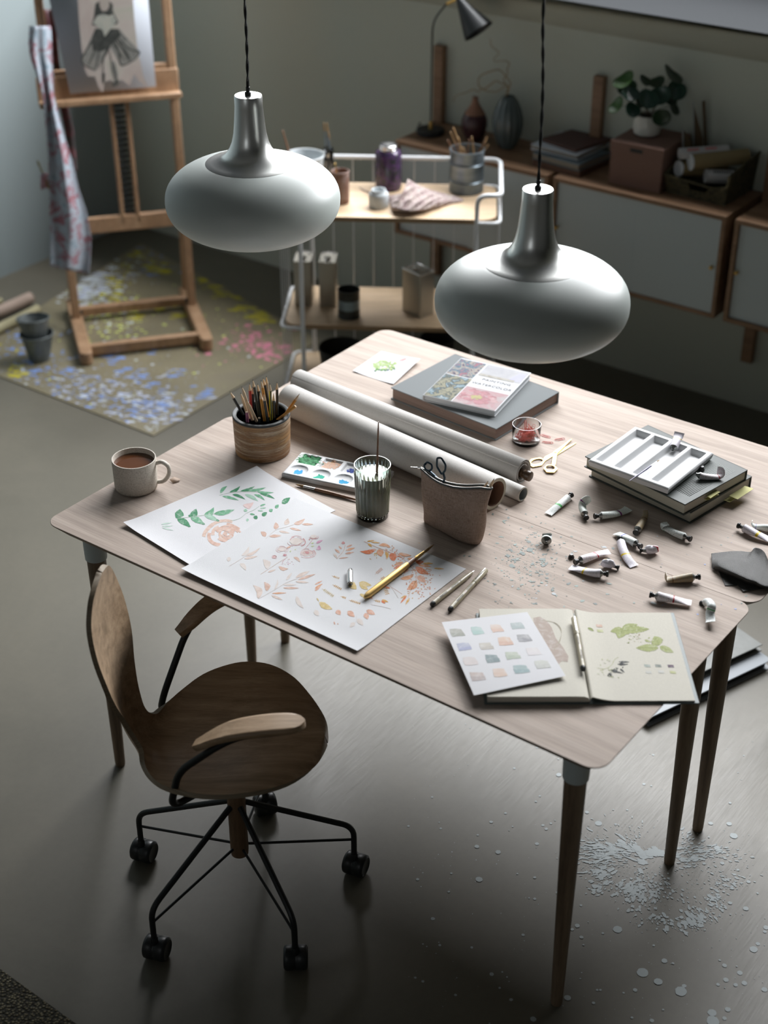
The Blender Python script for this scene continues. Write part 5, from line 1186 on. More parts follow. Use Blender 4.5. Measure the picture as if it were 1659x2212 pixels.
for a, b, w, mi in (((530, 1106), (531, 1099), 8, 3), ((562, 1093), (574, 1089), 5, 2), ((562, 1098), (575, 1097), 4, 3), ((557, 1103), (569, 1104), 4, 3), ((540, 1110), (551, 1112), 5, 2), ((550, 1121), (555, 1114), 10, 1), ((566, 1114), (577, 1107), 11, 1), ((582, 1105), (589, 1100), 9, 2), ((595, 1098), (602, 1090), 8, 2), ((609, 1088), (627, 1075), 13, 1), ((535, 1120), (534, 1127), 6, 3)): SA.leaf(a, b, w, mi)
clipA = lambda x, y: y > 1235-(x-392)*.632-2
SA.rose(487, 1155, 46, 5, 6, .62, clipA, .17); SA.rose(492, 1155, 30, 5, 6, .6, clipA, .18); SA.rose(491, 1155, 12, 5, 5, .6, clipA, .25)
FLATNAMES.add('painted_sheet')
ob = SA.m.build('painted_sheet', W, loc=Vector((A_[0][0], A_[0][1], T)), ang=60); tag(ob, 'white sheet painted with green leaf sprigs, partly under the other sheet', 'painting', 'painted watercolour sheets')
# ---- sheet with peach and orange leaves (on top)
B_ = [(.3943, .0351), (.8796, .0283), (.8853, .4120), (.4030, .4164)]
SB = Sheet(B_, T+.0034, lambda u, v: .002*max(0, 1-u*6)**2+.0035*max(0, 1-v*8)**2-.0018*min(1, max(0, (u-.35)*3))).base()
c10 = lambda x, y: (380+x/5.184, 1080+y/5.184)
V = [M['paper2'], wc('wp_peach', (.60, .40, .32)), wc('wp_peach_pale', (.64, .52, .46)), wc('wp_faint', (.64, .57, .53), .08), wc('wp_rose', (.58, .26, .26)), wc('wp_rose_pale', (.66, .44, .44)), wc('wp_mauve', (.60, .30, .44)), wc('wp_orange', (.62, .16, .05)), wc('wp_orange_mid', (.64, .30, .15)), wc('wp_amber', (.60, .32, .06)), wc('wp_ochre', (.60, .46, .20)), wc('wp_salmon', (.64, .36, .26)), wc('wp_lime', (.52, .60, .26))]
def LV(fn, lst):
    for a, b, w, mi, *r in lst: SB.leaf(fn(*a), fn(*b), w, mi, r[0] if r else 0)
LV(c10, [((1005, 410), (950, 355), 11, 1, .1), ((1115, 330), (1118, 250), 11, 1, .1), ((1220, 280), (1255, 205), 11, 2, .1), ((1320, 270), (1445, 210), 10, 1, .1), ((1410, 272), (1540, 275), 6, 1), ((1275, 315), (1405, 345), 6, 1), ((1155, 350), (1275, 372), 6, 2), ((1045, 408), (1185, 400), 8, 1),
         ((735, 625), (820, 520), 9, 3, .15), ((780, 630), (945, 535), 7, 2, .06), ((765, 660), (915, 630), 7, 2), ((720, 710), (785, 790), 10, 3, -.1), ((600, 640), (585, 690), 9, 3),
         ((1025, 775), (975, 665), 15, 3, .2), ((1150, 745), (1260, 770), 9, 1, .15), ((1320, 640), (1390, 695), 7, 1, -.1), ((1030, 810), (1120, 780), 5, 2),
         ((925, 1105), (865, 955), 15, 2, .25), ((1020, 1020), (990, 920), 13, 1, .2), ((1105, 1000), (1140, 890), 5, 3, .1), ((1235, 900), (1300, 815), 6, 3), ((1340, 870), (1500, 795), 9, 2), ((1365, 895), (1565, 830), 7, 1), ((1340, 915), (1490, 925), 6, 2), ((1200, 950), (1350, 950), 5, 3), ((1200, 985), (1380, 988), 6, 1), ((1075, 1047), (1240, 1042), 4, 8), ((1070, 1070), (1195, 1120), 6, 2), ((1350, 1075), (1430, 1215), 10, 3, .1)])
for pts, w, mi in (([(1005, 435), (1115, 340), (1250, 300), (1320, 275)], .8, 3), ([(600, 740), (740, 655), (830, 590)], 1, 3), ([(950, 832), (1030, 780), (1150, 700), (1250, 640)], .9, 2), ([(930, 1105), (1100, 1010), (1230, 930), (1360, 880)], .9, 3), ([(1450, 540), (1520, 460), (1540, 400)], .8, 4)): SB.stem([c10(*p) for p in pts], w, mi)
for (x, y), R_, mi, mj in (((1350, 465), 19, 5, 4), ((1365, 460), 7, 4, 4), ((1470, 595), 18, 5, 4), ((1470, 592), 6, 4, 4), ((1190, 552), 13, 5, 5), ((1545, 410), 10, 4, 5), ((1100, 640), 6, 4, 5), ((1220, 618), 5, 6, 4)):
    q = c10(x, y); SB.leaf((q[0]-R_*.8, q[1]), (q[0]+R_*.8, q[1]), R_*1.0, 3 if R_ > 8 else mj); SB.rose(q[0], q[1], R_, mi, mj, .6, None, .075)
LV(c10, [((1570, 485), (1645, 450), 6, 6), ((1580, 560), (1605, 510), 9, 6, .2), ((1240, 540), (1290, 520), 4, 11), ((1275, 580), (1290, 570), 3, 12), ((1330, 560), (1345, 552), 2.5, 12), ((1515, 490), (1545, 480), 3, 12), ((1515, 520), (1550, 515), 3, 12), ((1490, 440), (1500, 450), 4, 4)])
for i in range(22): x, y = c10(1160+random.random()*150, 730-random.random()*70); SB.leaf((x, y), (x+random.uniform(-3, 3), y+random.uniform(-3, 1)), 1.4, random.choice((4, 5, 6)))
LV(c9, [((300, 175), (300, 145), 8, 4), ((335, 205), (395, 180), 5, 11), ((325, 240), (425, 212), 6, 8), ((320, 275), (415, 258), 5, 11), ((255, 325), (355, 312), 3, 11), ((265, 270), (210, 225), 5, 11), ((285, 225), (250, 195), 4, 11), ((235, 320), (195, 270), 5, 2)])
SB.stem([c9(230, 330), c9(300, 250), c9(320, 185)], .8, 11)
LV(c9, [((645, 225), (475, 250), 11, 7, -.12), ((560, 165), (605, 205), 5, 9), ((550, 145), (630, 135), 4, 9), ((595, 152), (690, 162), 4, 9), ((675, 185), (800, 205), 9, 8, -.1), ((670, 230), (700, 305), 16, 8, -.1), ((750, 250), (760, 335), 7, 9, -.1), ((800, 270), (835, 355), 16, 7, -.1), ((885, 270), (1020, 295), 9, 8, .05), ((935, 365), (835, 395), 8, 8), ((925, 400), (830, 430), 9, 7), ((975, 325), (1060, 335), 8, 8), ((1060, 350), (1150, 360), 12, 7, .1), ((1140, 378), (1250, 378), 6, 9), ((1255, 428), (1365, 435), 4.5, 9), ((1060, 412), (1205, 488), 15, 7, .06), ((1090, 395), (1230, 410), 7, 8), ((1040, 505), (895, 540), 11, 8, -.05), ((1080, 510), (1165, 580), 15, 11, -.05), ((1070, 560), (975, 655), 17, 8, -.1), ((985, 440), (925, 470), 9, 11), ((970, 715), (900, 800), 4.5, 7), ((1000, 740), (955, 812), 5, 9), ((960, 715), (905, 745), 4, 9)])
SB.stem([c9(520, 145), c9(650, 205), c9(800, 260), c9(920, 320), c9(1000, 400), c9(1060, 470), c9(1065, 560), c9(1010, 660), c9(985, 740)], 1.0, 11)
random.seed(31)
for (cx, cy, sx, sy, n, cs) in ((640, 265, 22, 35, 12, (9, 10)), (880, 330, 45, 45, 40, (8, 11, 7)), (780, 230, 60, 25, 25, (8, 11)), (1150, 470, 70, 45, 45, (11, 8)), (1000, 450, 60, 40, 30, (11, 8)), (1080, 620, 70, 50, 50, (8, 11, 7)), (1180, 560, 30, 40, 20, (8, 11)), (1060, 690, 30, 25, 12, (8, 9))):
    for i in range(n):
        x, y = c9(random.gauss(cx, sx), random.gauss(cy, sy)); a = random.uniform(0, 2*pi); SB.leaf((x, y), (x+4.5*cos(a), y+3*sin(a)), 2.0, random.choice(cs))
def spray(cx, cy, n, L, mi, a0, sp=8):
    for i in range(n):
        x, y = c9(cx+i*sp*cos(a0), cy+i*sp*sin(a0))
        for s in (-1, 1): SB.leaf((x+.6*cos(a0+s*1.1), y+.6*sin(a0+s*1.1)), (x+L*.72*cos(a0+s*.95), y+L*.55*sin(a0+s*.95)), 1.5, mi)
    SB.stem([c9(cx-20*cos(a0), cy-20*sin(a0)), c9(cx+n*sp*cos(a0), cy+n*sp*sin(a0))], .6, mi)
spray(200, 515, 4, 5, 9, .35, 16); spray(205, 610, 5, 6, 9, .5, 18); spray(95, 655, 7, 7, 10, .6, 18); spray(380, 770, 6, 6, 9, .3, 18); spray(640, 770, 3, 6, 9, .2, 18); spray(740, 640, 4, 9, 9, 1.2, 18); spray(650, 480, 5, 7, 11, -.7, 16); spray(700, 540, 3, 6, 9, -.5, 14); spray(1110, 160, 0, 0, 9, 0); spray(290, 730, 3, 5, 9, .3, 14)
LV(c9, [((705, 760), (775, 785), 6, 9), ((700, 770), (745, 800), 5, 7), ((740, 625), (795, 640), 5, 7), ((0, 600), (80, 560), 4, 11), ((0, 640), (85, 590), 5, 8), ((0, 665), (60, 620), 5, 11), ((45, 785), (185, 860), 15, 10, .05), ((230, 870), (270, 920), 12, 11), ((345, 880), (420, 940), 13, 11), ((545, 870), (635, 915), 12, 11), ((530, 900), (560, 965), 12, 11), ((450, 960), (510, 1030), 12, 3), ((420, 1000), (370, 1050), 10, 3), ((0, 870), (40, 930), 12, 3), ((465, 580), (600, 610), 13, 10), ((370, 560), (440, 650), 17, 10, .1), ((475, 700), (540, 730), 8, 10), ((470, 590), (560, 655), 12, 10), ((600, 700), (640, 680), 8, 8), ((560, 720), (610, 750), 8, 11), ((200, 990), (215, 1025), 3, 11), ((235, 1010), (250, 1020), 3, 11), ((20, 740), (45, 780), 3, 10)])
for pts, mi in (([(790, 610), (830, 660), (880, 740)], 3), ([(590, 810), (700, 830), (800, 855)], 3), ([(440, 930), (430, 1000), (380, 1040)], 3), ([(780, 610), (860, 660), (920, 700)], 11)): SB.stem([c9(*p) for p in pts], .7, mi)
ob = SB.m.build('painted_sheet', V, loc=Vector((B_[0][0], B_[0][1], T)), ang=60); tag(ob, 'large grey-white sheet painted with peach, pink and orange leaves, nearest the chair', 'painting', 'painted watercolour sheets')
# ---- open sketchbook
O0 = Vector((1.1765, .0405, T)); O1 = Vector((1.5085, .2865, T)); e = (O1-O0).normalized(); AO = atan2(e.y, e.x)
sk = thing('sketchbook', 'open cream sketchbook with leaf studies on the near right corner of the table', 'book', O0, AO)
WB_, DB_ = (O1-O0).length, .300; SPX = .2035; LH = .0165
M['cream'] = plain('cream_paper', (.60, .575, .50), .8, var=.04, vscale=300); M['skc'] = plain('grey_green_cover', (.13, .165, .165), .5)
m = MB(); m.box(0, 0, 0, SPX-.006, DB_, .0028); m.box(SPX+.006, 0, 0, WB_, DB_, .0028); m.box(SPX-.006, 0, 0, SPX+.006, DB_, .0012); m.build('cover', M['skc'], sk, bevel=.0008)
def lh(x): return .0030+(LH-.0030)*(1 if x < SPX-.010 else (max(0, (SPX-x)/.010))**.5)
m = MB()
prof = [(.006, .0030), (.006, LH), (SPX-.030, LH), (SPX-.012, LH-.0004), (SPX-.004, LH-.0035), (SPX-.0005, LH-.0100), (SPX, .0030)]
m.prism([(x, z) for x, z in prof], .004, DB_-.004, 0, M=Matrix(((1, 0, 0, 0), (0, 0, 1, 0), (0, 1, 0, 0), (0, 0, 0, 1)))); left_m = m
def rz_(x):
    q = x-SPX
    return .0036+(LH-.0050)*max(0, 1-q/.055)**2*min(1, q/.006+.35) if q < .055 else .0036
m = MB(); xs = [SPX+.0005+i*.0025 for i in range(24)]+[SPX+.065, WB_-.008]
topc = [(x, rz_(x)+.0022) for x in xs]; botc = [(x, rz_(x)) for x in xs][::-1]
m.prism(topc+botc, .004, DB_-.004, 0, M=Matrix(((1, 0, 0, 0), (0, 0, 1, 0), (0, 1, 0, 0), (0, 0, 0, 1)))); right_m = m
m = MB(); m.box(SPX-.180, DB_-.001, .0004, SPX-.172, DB_+.013, .0012); m.build('ribbon_marker', plain('grey_ribbon', (.22, .25, .26), .8), sk)
class Page(Sheet):
    def __init__(s, zf): s.zf = zf; s.m = MB(); s.k = 0
    def uv(s, px, py):
        z = T+.008
        for _ in range(4):
            g = G(px, py, z)-O0; x = g.x*cos(AO)+g.y*sin(AO); y = -g.x*sin(AO)+g.y*cos(AO); z = T+s.zf(x)
        return x, y
    def poly(s, pts, mi, fan=False):
        s.k += 1; h = .00025+(s.k % 40)*.000005; vs = [Vector((x, y, s.zf(x)+h)) for x, y in [s.uv(*p) for p in pts]]; c = sum(vs, Vector())/len(vs); n = len(vs); s.m.add([c]+vs, [(0, i+1, (i+1) % n+1) for i in range(n)], mi)
    def stem(s, pts, w, mi):
        P = spline([(x, y, 0) for x, y in pts], 5); n = len(P); l, r = [], []
        for i in range(n):
            t = (P[min(i+1, n-1)]-P[max(0, i-1)]).normalized(); l.append((P[i].x-t.y*w/2, P[i].y+t.x*w/2)); r.append((P[i].x+t.y*w/2, P[i].y-t.x*w/2))
        s.k += 1; h = .00025+(s.k % 40)*.000005; s.m.add([Vector((x, y, s.zf(x)+h)) for x, y in [s.uv(*p) for p in l+r]], [(i, i+1, n+i+1, n+i) for i in range(n-1)], mi)
c11 = lambda x, y: (1220+x/5.53, 1310+y/5.53)
RP = Page(lambda x: rz_(x)+.0022)
K = [wc('sk_leaf', (.36, .40, .16), .25, 120), wc('sk_leaf_dark', (.24, .28, .09), .2, 120), wc('sk_pale', (.52, .55, .38)), wc('sk_pinkish', (.60, .42, .33), .1), wc('sk_black', (.03, .035, .035), .2), wc('sk_greygreen', (.33, .38, .34), .15), wc('sk_slate', (.17, .20, .17), .15), wc('sk_plum', (.10, .06, .10), .2), wc('sk_mist', (.55, .55, .51), .04), wc('sk_lime', (.50, .52, .28), .1), wc('sk_vein', (.46, .48, .25), .1)]
for a, b, w, mi in (((680, 270), (870, 215), 17, 0), ((700, 285), (1010, 270), 19, 0), ((690, 270), (545, 300), 16, 0), ((690, 270), (640, 380), 22, 0), ((690, 275), (770, 330), 16, 0), ((1125, 465), (1070, 355), 24, 0), ((1120, 495), (850, 495), 19, 0), ((1135, 480), (1300, 550), 15, 0), ((955, 402), (1030, 425), 6, 0), ((995, 380), (1020, 370), 3, 0)): RP.leaf(c11(*a), c11(*b), w, mi, 0, .5, 1)
for a, b in (((690, 275), (850, 225)), ((700, 288), (990, 272)), ((685, 272), (570, 300)), ((690, 275), (650, 360)), ((1125, 462), (1085, 380)), ((1110, 493), (870, 495)), ((1140, 482), (1280, 540))): RP.stem([c11(*a), c11(*b)], .9, 1)
random.seed(8)
for i in range(26): x, y = c11(random.uniform(730, 920), random.uniform(335, 440)); RP.leaf((x, y), (x+random.uniform(-6, 6), y+random.uniform(-2, 2)), 1.6, random.choice((0, 2, 3)))
RP.leaf(c11(275, 255), c11(350, 295), 7, 1); 
def sw(x, y, mi, w=72, h=34, P=None): (P or RP).poly([c11(x, y), c11(x+w, y+4), c11(x+w+10, y+h), c11(x+12, y+h-3)], mi)
sw(370, 215, 3); sw(380, 275, 9); sw(945, 692, 5); sw(1075, 692, 6); sw(1225, 697, 7); sw(960, 770, 8); sw(1110, 765, 8); sw(1250, 770, 9)
for i in range(46):
    cx, cy, s_ = random.choice(((700, 685, 34), (600, 765, 34), (540, 815, 18))); a = random.uniform(0, 2*pi); x, y = c11(random.gauss(cx, s_*.6), random.gauss(cy, s_*.35)); RP.leaf((x, y), (x+7*cos(a), y+4*sin(a)), 2.4, 4)
for a, b in (((640, 660), (775, 665)), ((650, 700), (760, 690)), ((660, 745), (715, 790)), ((560, 770), (700, 800))): RP.leaf(c11(*a), c11(*b), 4, 4)
for i in range(20): x, y = c11(random.uniform(400, 640), random.uniform(610, 850)); a = random.uniform(0, 2*pi); RP.leaf((x, y), (x+6*cos(a), y+3*sin(a)), 2.2, random.choice((2, 9, 0)))
RP.stem([c11(385, 735), c11(480, 745), c11(560, 700), c11(590, 640), c11(640, 605)], .8, 9)
FLATNAMES.update(('right_pages', 'left_pages')); right_m.add(RP.m.v, RP.m.f); right_m.m = right_m.m[:-len(RP.m.f)]+[i+1 for i in RP.m.m]; right_m.build('right_pages', [M['cream']]+K, sk, ang=30)
LPg = Page(lambda x: LH)
LPg.poly([(1152, 1335), (1166, 1332), (1182, 1342), (1192, 1356), (1200, 1378), (1216, 1398), (1228, 1418), (1226, 1430), (1214, 1428), (1204, 1438), (1190, 1430), (1170, 1400), (1155, 1370)], 0)
for i in range(3): LPg.stem([(1165+i, 1340), (1195+i*2, 1345), (1211+i, 1362), (1210-i, 1384), (1196, 1404+i)], .6, 1)
left_m.add(LPg.m.v, LPg.m.f); left_m.m = left_m.m[:-len(LPg.m.f)]+[i+1 for i in LPg.m.m]; left_m.build('left_pages', [M['cream'], wc('sk_blush', (.44, .36, .31), .08, 60), wc('sk_line', (.40, .36, .27), .05)], sk, ang=30)
# pen lying in the gutter
pg = thing('tmp', None, None); bpy.data.objects.remove(pg)
za = T+.0175
pen('capped beige fineliner pen lying in the fold of the open sketchbook', G(1260, 1447, T+.0235), G(1240, 1335, T+.0250))
# ---- swatch card
SW = [G(1024, 1502, T+.0200), G(1222, 1460, T+.0225), G(1139, 1322, T+.0178), G(954, 1344, T+.0195)]
class Quad(Sheet):
    def __init__(s, q): s.q = q; s.m = MB(); s.k = 0; s.c = [q[0]]; s.z = q[0].z; s.lift = None
    def P(s, u, v): q = s.q; return q[0]*(1-u)*(1-v)+q[1]*u*(1-v)+q[2]*u*v+q[3]*(1-u)*v
    def uv(s, px, py):
        u = v = .5
        for _ in range(12):
            p = s.P(u, v); g = G(px, py, p.z); a = s.P(u+.01, v)-s.P(u-.01, v); b = s.P(u, v+.01)-s.P(u, v-.01); d = g-p; det = a.x*b.y-a.y*b.x
            u += (d.x*b.y-d.y*b.x)/det*.02; v += (a.x*d.y-a.y*d.x)/det*.02
        return u, v
QS = Quad(SW); QS.m.grid(QS.P, 12, 12, 0)
c12 = lambda x, y: (940+x/5.53, 1310+y/5.53)
cols = [(.42, .42, .38), (.46, .57, .55), (.66, .54, .47), (.46, .51, .51), (.44, .46, .56), (.56, .53, .48), (.66, .51, .42), (.38, .38, .39), (.26, .32, .33), (.50, .54, .46), (.68, .65, .65), (.66, .61, .60), (.56, .48, .45), (.68, .56, .49), (.38, .47, .47), (.58, .59, .55)]
cols2 = [(.36, .37, .33), (.40, .54, .51), (.65, .49, .42), (.42, .48, .48), (.38, .40, .55), (.50, .47, .43), (.62, .44, .36), (.31, .31, .33), (.24, .30, .31), (.44, .49, .41), (.68, .65, .66), (.66, .60, .59), (.47, .41, .40), (.66, .52, .44), (.32, .42, .43), (.53, .54, .51)]
pos = [(175, 275), (425, 250), (658, 222), (897, 195), (258, 440), (518, 438), (742, 372), (972, 340), (592, 580), (832, 545), (1085, 500), (325, 610), (412, 790), (682, 745), (925, 705), (1185, 650)]
wi = [(150, 85), (130, 85), (130, 85), (145, 75), (150, 85), (150, 75), (160, 95), (155, 80), (155, 90), (160, 85), (150, 80), (160, 90), (165, 95), (150, 95), (175, 90), (165, 90)]
random.seed(4)
mats = [M['paper']]
for i, ((x, y), (w, h)) in enumerate(zip(pos, wi)):
    mats += [wc('swatch_%d' % i, cols[i], .04, 60), wc('swatch_low_%d' % i, cols2[i], .04, 60)]; sl_ = 34
    j = lambda a: a+random.uniform(-5, 5)
    QS.poly([c12(j(x), j(y)), c12(j(x+w*.5), j(y-6)), c12(j(x+w*.92), j(y-2)), c12(j(x+w+sl_*.5), j(y+h*.5)), c12(j(x+w+sl_), j(y+h*.85)), c12(j(x+w*.6), j(y+h)), c12(j(x+sl_*.9), j(y+h*1.05)), c12(j(x+sl_*.3), j(y+h*.5))], 1+2*i)
    QS.poly([c12(j(x+10), j(y+h*.5)), c12(j(x+w*.5), j(y+h*.55)), c12(j(x+w+sl_*.5), j(y+h*.45)), c12(j(x+w+sl_), j(y+h*.85)), c12(j(x+w*.6), j(y+h)), c12(j(x+sl_*.9), j(y+h*1.05))], 2+2*i)
FLATNAMES.add('swatch_card'); tag(QS.m.build('swatch_card', mats, loc=SW[0], ang=60), 'white card with sixteen pale watercolour swatches lying on the open sketchbook', 'card')
# ================================================================ things on the trolley
E3 = TRO
def vessel(name, label, cat, c, prof, mat, n=40, group=None, mats=None, ang=45, part='body'):
    o = thing(name, label, cat, c, 0, group); m = MB(); m.lathe(prof, n, mats=mats); m.build(part, mat, o, ang=ang); return o
def shell_prof(r0, r1, h, t=.002, foot=.0): return [(0, foot), (r0*.96, foot), (r0, foot+.002), (r1, h-.001), (r1-t*.5, h), (r1-t, h-.001), (r0-t, .006), (0, .006)]
ZS1, ZS2, ZS3 = .75, .355, .09
M['enamel'] = plain('white_enamel', (.52, .56, .58), .4); M['zinc'] = blotch('zinc_tin', [(.11, .14, .16), (.17, .21, .24), (.24, .28, .31)], 9, .42, metal=.75, stretch=(1, 1, 6)); M['rust'] = blotch('rusty_jar', [(.10, .05, .035), (.19, .095, .065), (.30, .22, .20), (.22, .09, .04)], 14, .6)
q = G(658, 332, .885); bu = vessel('enamel_bucket', 'white enamel bucket on the trolley, mostly behind the left pendant lamp', 'bucket', (q.x, q.y, ZS1), shell_prof(.052, .066, .130), M['enamel'])
m = MB(); m.tube([(.066*cos(2*pi*i/40), .066*sin(2*pi*i/40), .130) for i in range(41)], .003, 8, caps=False); m.build('rim', M['enamel'], bu)
a = GP(610, 281, q, HD); b = GP(622, 322, q, HD); e = b+(b-a)*1.2
brush('brown stick standing in the white enamel bucket', a, e, .0032, None, [('handle', 'bwood', [(0, 0), (.8, .01), (1, .5), (.8, 1), (0, 1)])], cat='stick', name='stick')
q = G(711, 411, ZS1); vessel('brush_jar', 'slim glass jar of paintbrushes behind the rusty jar', 'jar', q, shell_prof(.0170, .0175, .150, .0015), M['glassc'])
for i, (tx, ty, bx, by, lb) in enumerate(((699, 264, 704, 330, 'dark paintbrush, leftmost in the slim glass jar'), (706, 264, 709, 330, 'tallest dark paintbrush in the slim glass jar'), (708, 277, 713, 330, 'dark-tipped paintbrush in the middle of the slim glass jar'), (710, 286, 714, 330, 'short brown-tipped paintbrush in the slim glass jar'))):
    dd = (i-1.5)*.006; a = GP(tx, ty, q+HD*dd, HD); b = GP(bx, by, q+HD*dd, HD); e = b+(b-a).normalized()*((b.z-ZS1-.012))
    brush(lb, a, e, .0026, None, [('bristles', 'hair', [(0, 0), (.9, .02), (1.0, .10), (.8, .14), (0, .14)]), ('ferrule', 'zinc', [(0, .13), (.8, .13), (.9, .35), (0, .36)]), ('handle', 'black', [(0, .35), (.9, .35), (1.1, .5), (.6, 1), (0, 1)])], group='paintbrushes in the slim jar')
q = G(736, 437, ZS1); vessel('jar', 'rusty brown tin jar right of the left pendant lamp', 'jar', q, shell_prof(.0295, .0305, .112, .003), M['rust'])
a = GP(724, 352, q, HD); b = GP(731, 400, q, HD); brush('ochre stick standing in the rusty brown jar', a, b+(b-a)*.3, .0024, None, [('handle', 'brass', [(0, 0), (.8, .01), (1, .5), (.8, 1), (0, 1)])], cat='stick', name='stick')
q = G(839, 406, ZS1); pj = vessel('painted_jar', 'tall jar covered in purple and green paint on the trolley', 'jar', q, [(0, 0), (.042, 0), (.0455, .004), (.0462, .02), (.0462, .118), (.043, .131), (.032, .138), (.031, .1385)], blotch('purple_painted_glass', [(.012, .010, .02), (.06, .02, .09), (.03, .04, .034), (.10, .045, .14), (.022, .026, .03), (.15, .09, .18)], 26, .22, 6, .6))
m = MB(); m.lathe([(.0305, .137), (.0318, .138), (.0318, .143), (.031, .144), (.0318, .146), (.031, .155), (.029, .156), (.028, .150), (.028, .139)], 36); m.build('metal_rim', M['chrome'], pj)
m = MB(); m.lathe([(0, .12), (.027, .12), (.027, .121), (0, .121)], 24); m.build('dark_fill', M['blackm'], pj)
q = G(818, 446, ZS1); wj = vessel('frosted_jar', 'small frosted white jar in front of the purple jar', 'jar', q, [(0, 0), (.031, 0), (.0335, .003), (.0340, .040), (.0330, .046), (.027, .052), (.024, .054), (.024, .060), (.021, .060), (.0205, .05), (.0205, .048), (0, .048)], plain('frosted_glass', (.50, .54, .56), .75, spec=.2))
M['ragm'] = blotch('patterned_rag', [(.32, .25, .23), (.46, .39, .36), (.17, .10, .11), (.48, .42, .39), (.24, .19, .16), (.44, .36, .33)], 60, .9, 5, .65, stretch=(1, 1, 1))
rr_ = [[(775, 404, .002), (797, 414, .004), (830, 424, .005), (871, 417, .03), (881, 386, .062), (900, 398, .045), (930, 410, .03), (960, 418, .018), (985, 424, .008), (1003, 432, .003)],
       [(784, 410, .004), (803, 417, .006), (834, 426, .008), (870, 420, .036), (876, 402, .058), (900, 412, .044), (930, 420, .034), (958, 426, .020), (980, 428, .010), (1001, 433, .004)],
       [(792, 414, .003), (810, 420, .005), (838, 428, .007), (858, 434, .034), (868, 425, .046), (892, 436, .040), (922, 436, .034), (950, 436, .022), (975, 433, .012), (999, 434, .004)],
       [(797, 416, .002), (814, 422, .003), (842, 430, .004), (848, 448, .022), (862, 452, .026), (886, 456, .024), (914, 453, .020), (945, 445, .012), (972, 438, .006), (998, 435, .003)],
       [(800, 417, .001), (818, 420, .002), (838, 433, .001), (847, 456, .004), (864, 459, .003), (886, 460, .002), (914, 457, .002), (945, 448, .002), (972, 441, .001), (998, 436, .001)]]
def ragf(u, v):
    x = u*9; i = min(int(x), 8); f = x-i; y = v*4; j = min(int(y), 3); g = y-j; P = lambda a, b: Vector(rr_[b][a])
    q = P(i, j)*(1-f)*(1-g)+P(i+1, j)*f*(1-g)+P(i, j+1)*(1-f)*g+P(i+1, j+1)*f*g
    w = .004*sin(u*70+v*20)*sin(pi*v)*(.3+u*(1-u)*3)*(q.z/.03)
    return G(q.x, q.y, ZS1+max(.0012, q.z+w))
m = MB(); m.grid(ragf, 90, 32); FLATNAMES.add('rag'); tag(m.build('rag', M['ragm'], loc=G(880, 440, ZS1), solid=.0015, offset=1, ang=0), 'crumpled pink and brown patterned rag on the trolley', 'rag')
q = G(1007, 411, ZS1); R_ = .0590
pf = [(0, 0), (R_*.98, 0), (R_*1.01, .002), (R_*1.01, .005), (R_, .007), (R_, .038), (R_*1.03, .041), (R_*.965, .045), (R_, .047), (R_, .098), (R_*1.03, .101), (R_*.965, .105), (R_, .107), (R_, .142), (R_*1.02, .144), (R_*1.02, .148), (R_*.97, .148), (R_*.97, .01), (0, .01)]
tn = vessel('ribbed_tin', 'large ribbed zinc tin holding wooden sticks at the right of the trolley', 'tin', q, pf, M['zinc'], 48)
random.seed(12)
for i, (tx, ty, bx, by) in enumerate(((967, 302, 985, 335), (979, 275, 1003, 340), (973, 284, 996, 340), (984, 308, 992, 335), (990, 296, 996, 330), (1019, 295, 1024, 338), (1014, 300, 1008, 338), (1052, 296, 1036, 335), (1050, 302, 1034, 338), (1046, 306, 1030, 336), (1055, 312, 1040, 336), (1001, 318, 1005, 335))):
    dd = random.uniform(-.025, .025); a = GP(tx, ty, q+HD*dd, HD); b = GP(bx, by, q+HD*dd, HD); dn = (b-a).normalized(); e = b+dn*.06
    sd_ = Vector((HD.y, -HD.x, 0)); s_ = (e-q).dot(sd_); lim = sqrt(.052**2-dd*dd)
    if abs(s_) > lim: e = b+dn*.02
    o = brush('thin ochre wooden stick fanned out in the large zinc tin', a, e, .0026, None, [('shaft', 'stick' if i % 3 else 'bwood', [(0, 0), (.9, .005), (1, .5), (1, 1), (0, 1)])], cat='stick', name='stick', group='sticks in the zinc tin') if M.setdefault('stick', plain('ochre_stick', (.42, .26, .12), .5)) else 0
# canisters and can on the middle shelf
M['canm'] = plain('brushed_canister', (.42, .40, .35), .36, .85, var=.08, vscale=6)
def canister(label, P0, ang, w, d, h):
    o = thing('metal_canister', label, 'canister', P0, ang, 'metal canisters on the trolley'); m = MB(); m.prism(rrect(0, 0, w, d, .004, 3), 0, h, 0); m.build('can_body', M['canm'], o, ang=30)
    m = MB(); m.tube(arc([(0, 0, h+.0005), (w, 0, h+.0005), (w, d, h+.0005), (0, d, h+.0005), (0, 0, h+.0005)], .004, 3), .0017, 6); m.build('rolled_edge', M['chrome'], o)
    m = MB(); m.lathe([(0, h), (.011, h), (.011, h+.009), (.009, h+.011), (0, h+.011)], 20, (w*.5, d*.32, 0)); m.build('screw_cap', M['chrome'], o)
    m = MB(); m.tube(arc([(w*.18, d*.75, h), (w*.18, d*.75, h+.011), (w*.82, d*.75, h+.011), (w*.82, d*.75, h)], .006, 3), .0022, 8); m.build('handle', M['chrome'], o); return o
w0, w1 = G(636.5, 660, ZS2), G(674, 661, ZS2); e = w1-w0; canister('metal canister at the left end of the middle trolley shelf, behind the tube', w0, atan2(e.y, e.x), e.length, .095, .165)
w0, w1 = G(690, 662, ZS2), G(726, 663, ZS2); e = w1-w0; canister('second metal canister, between the left one and the dark tin', w0, atan2(e.y, e.x), e.length, .095, .165)
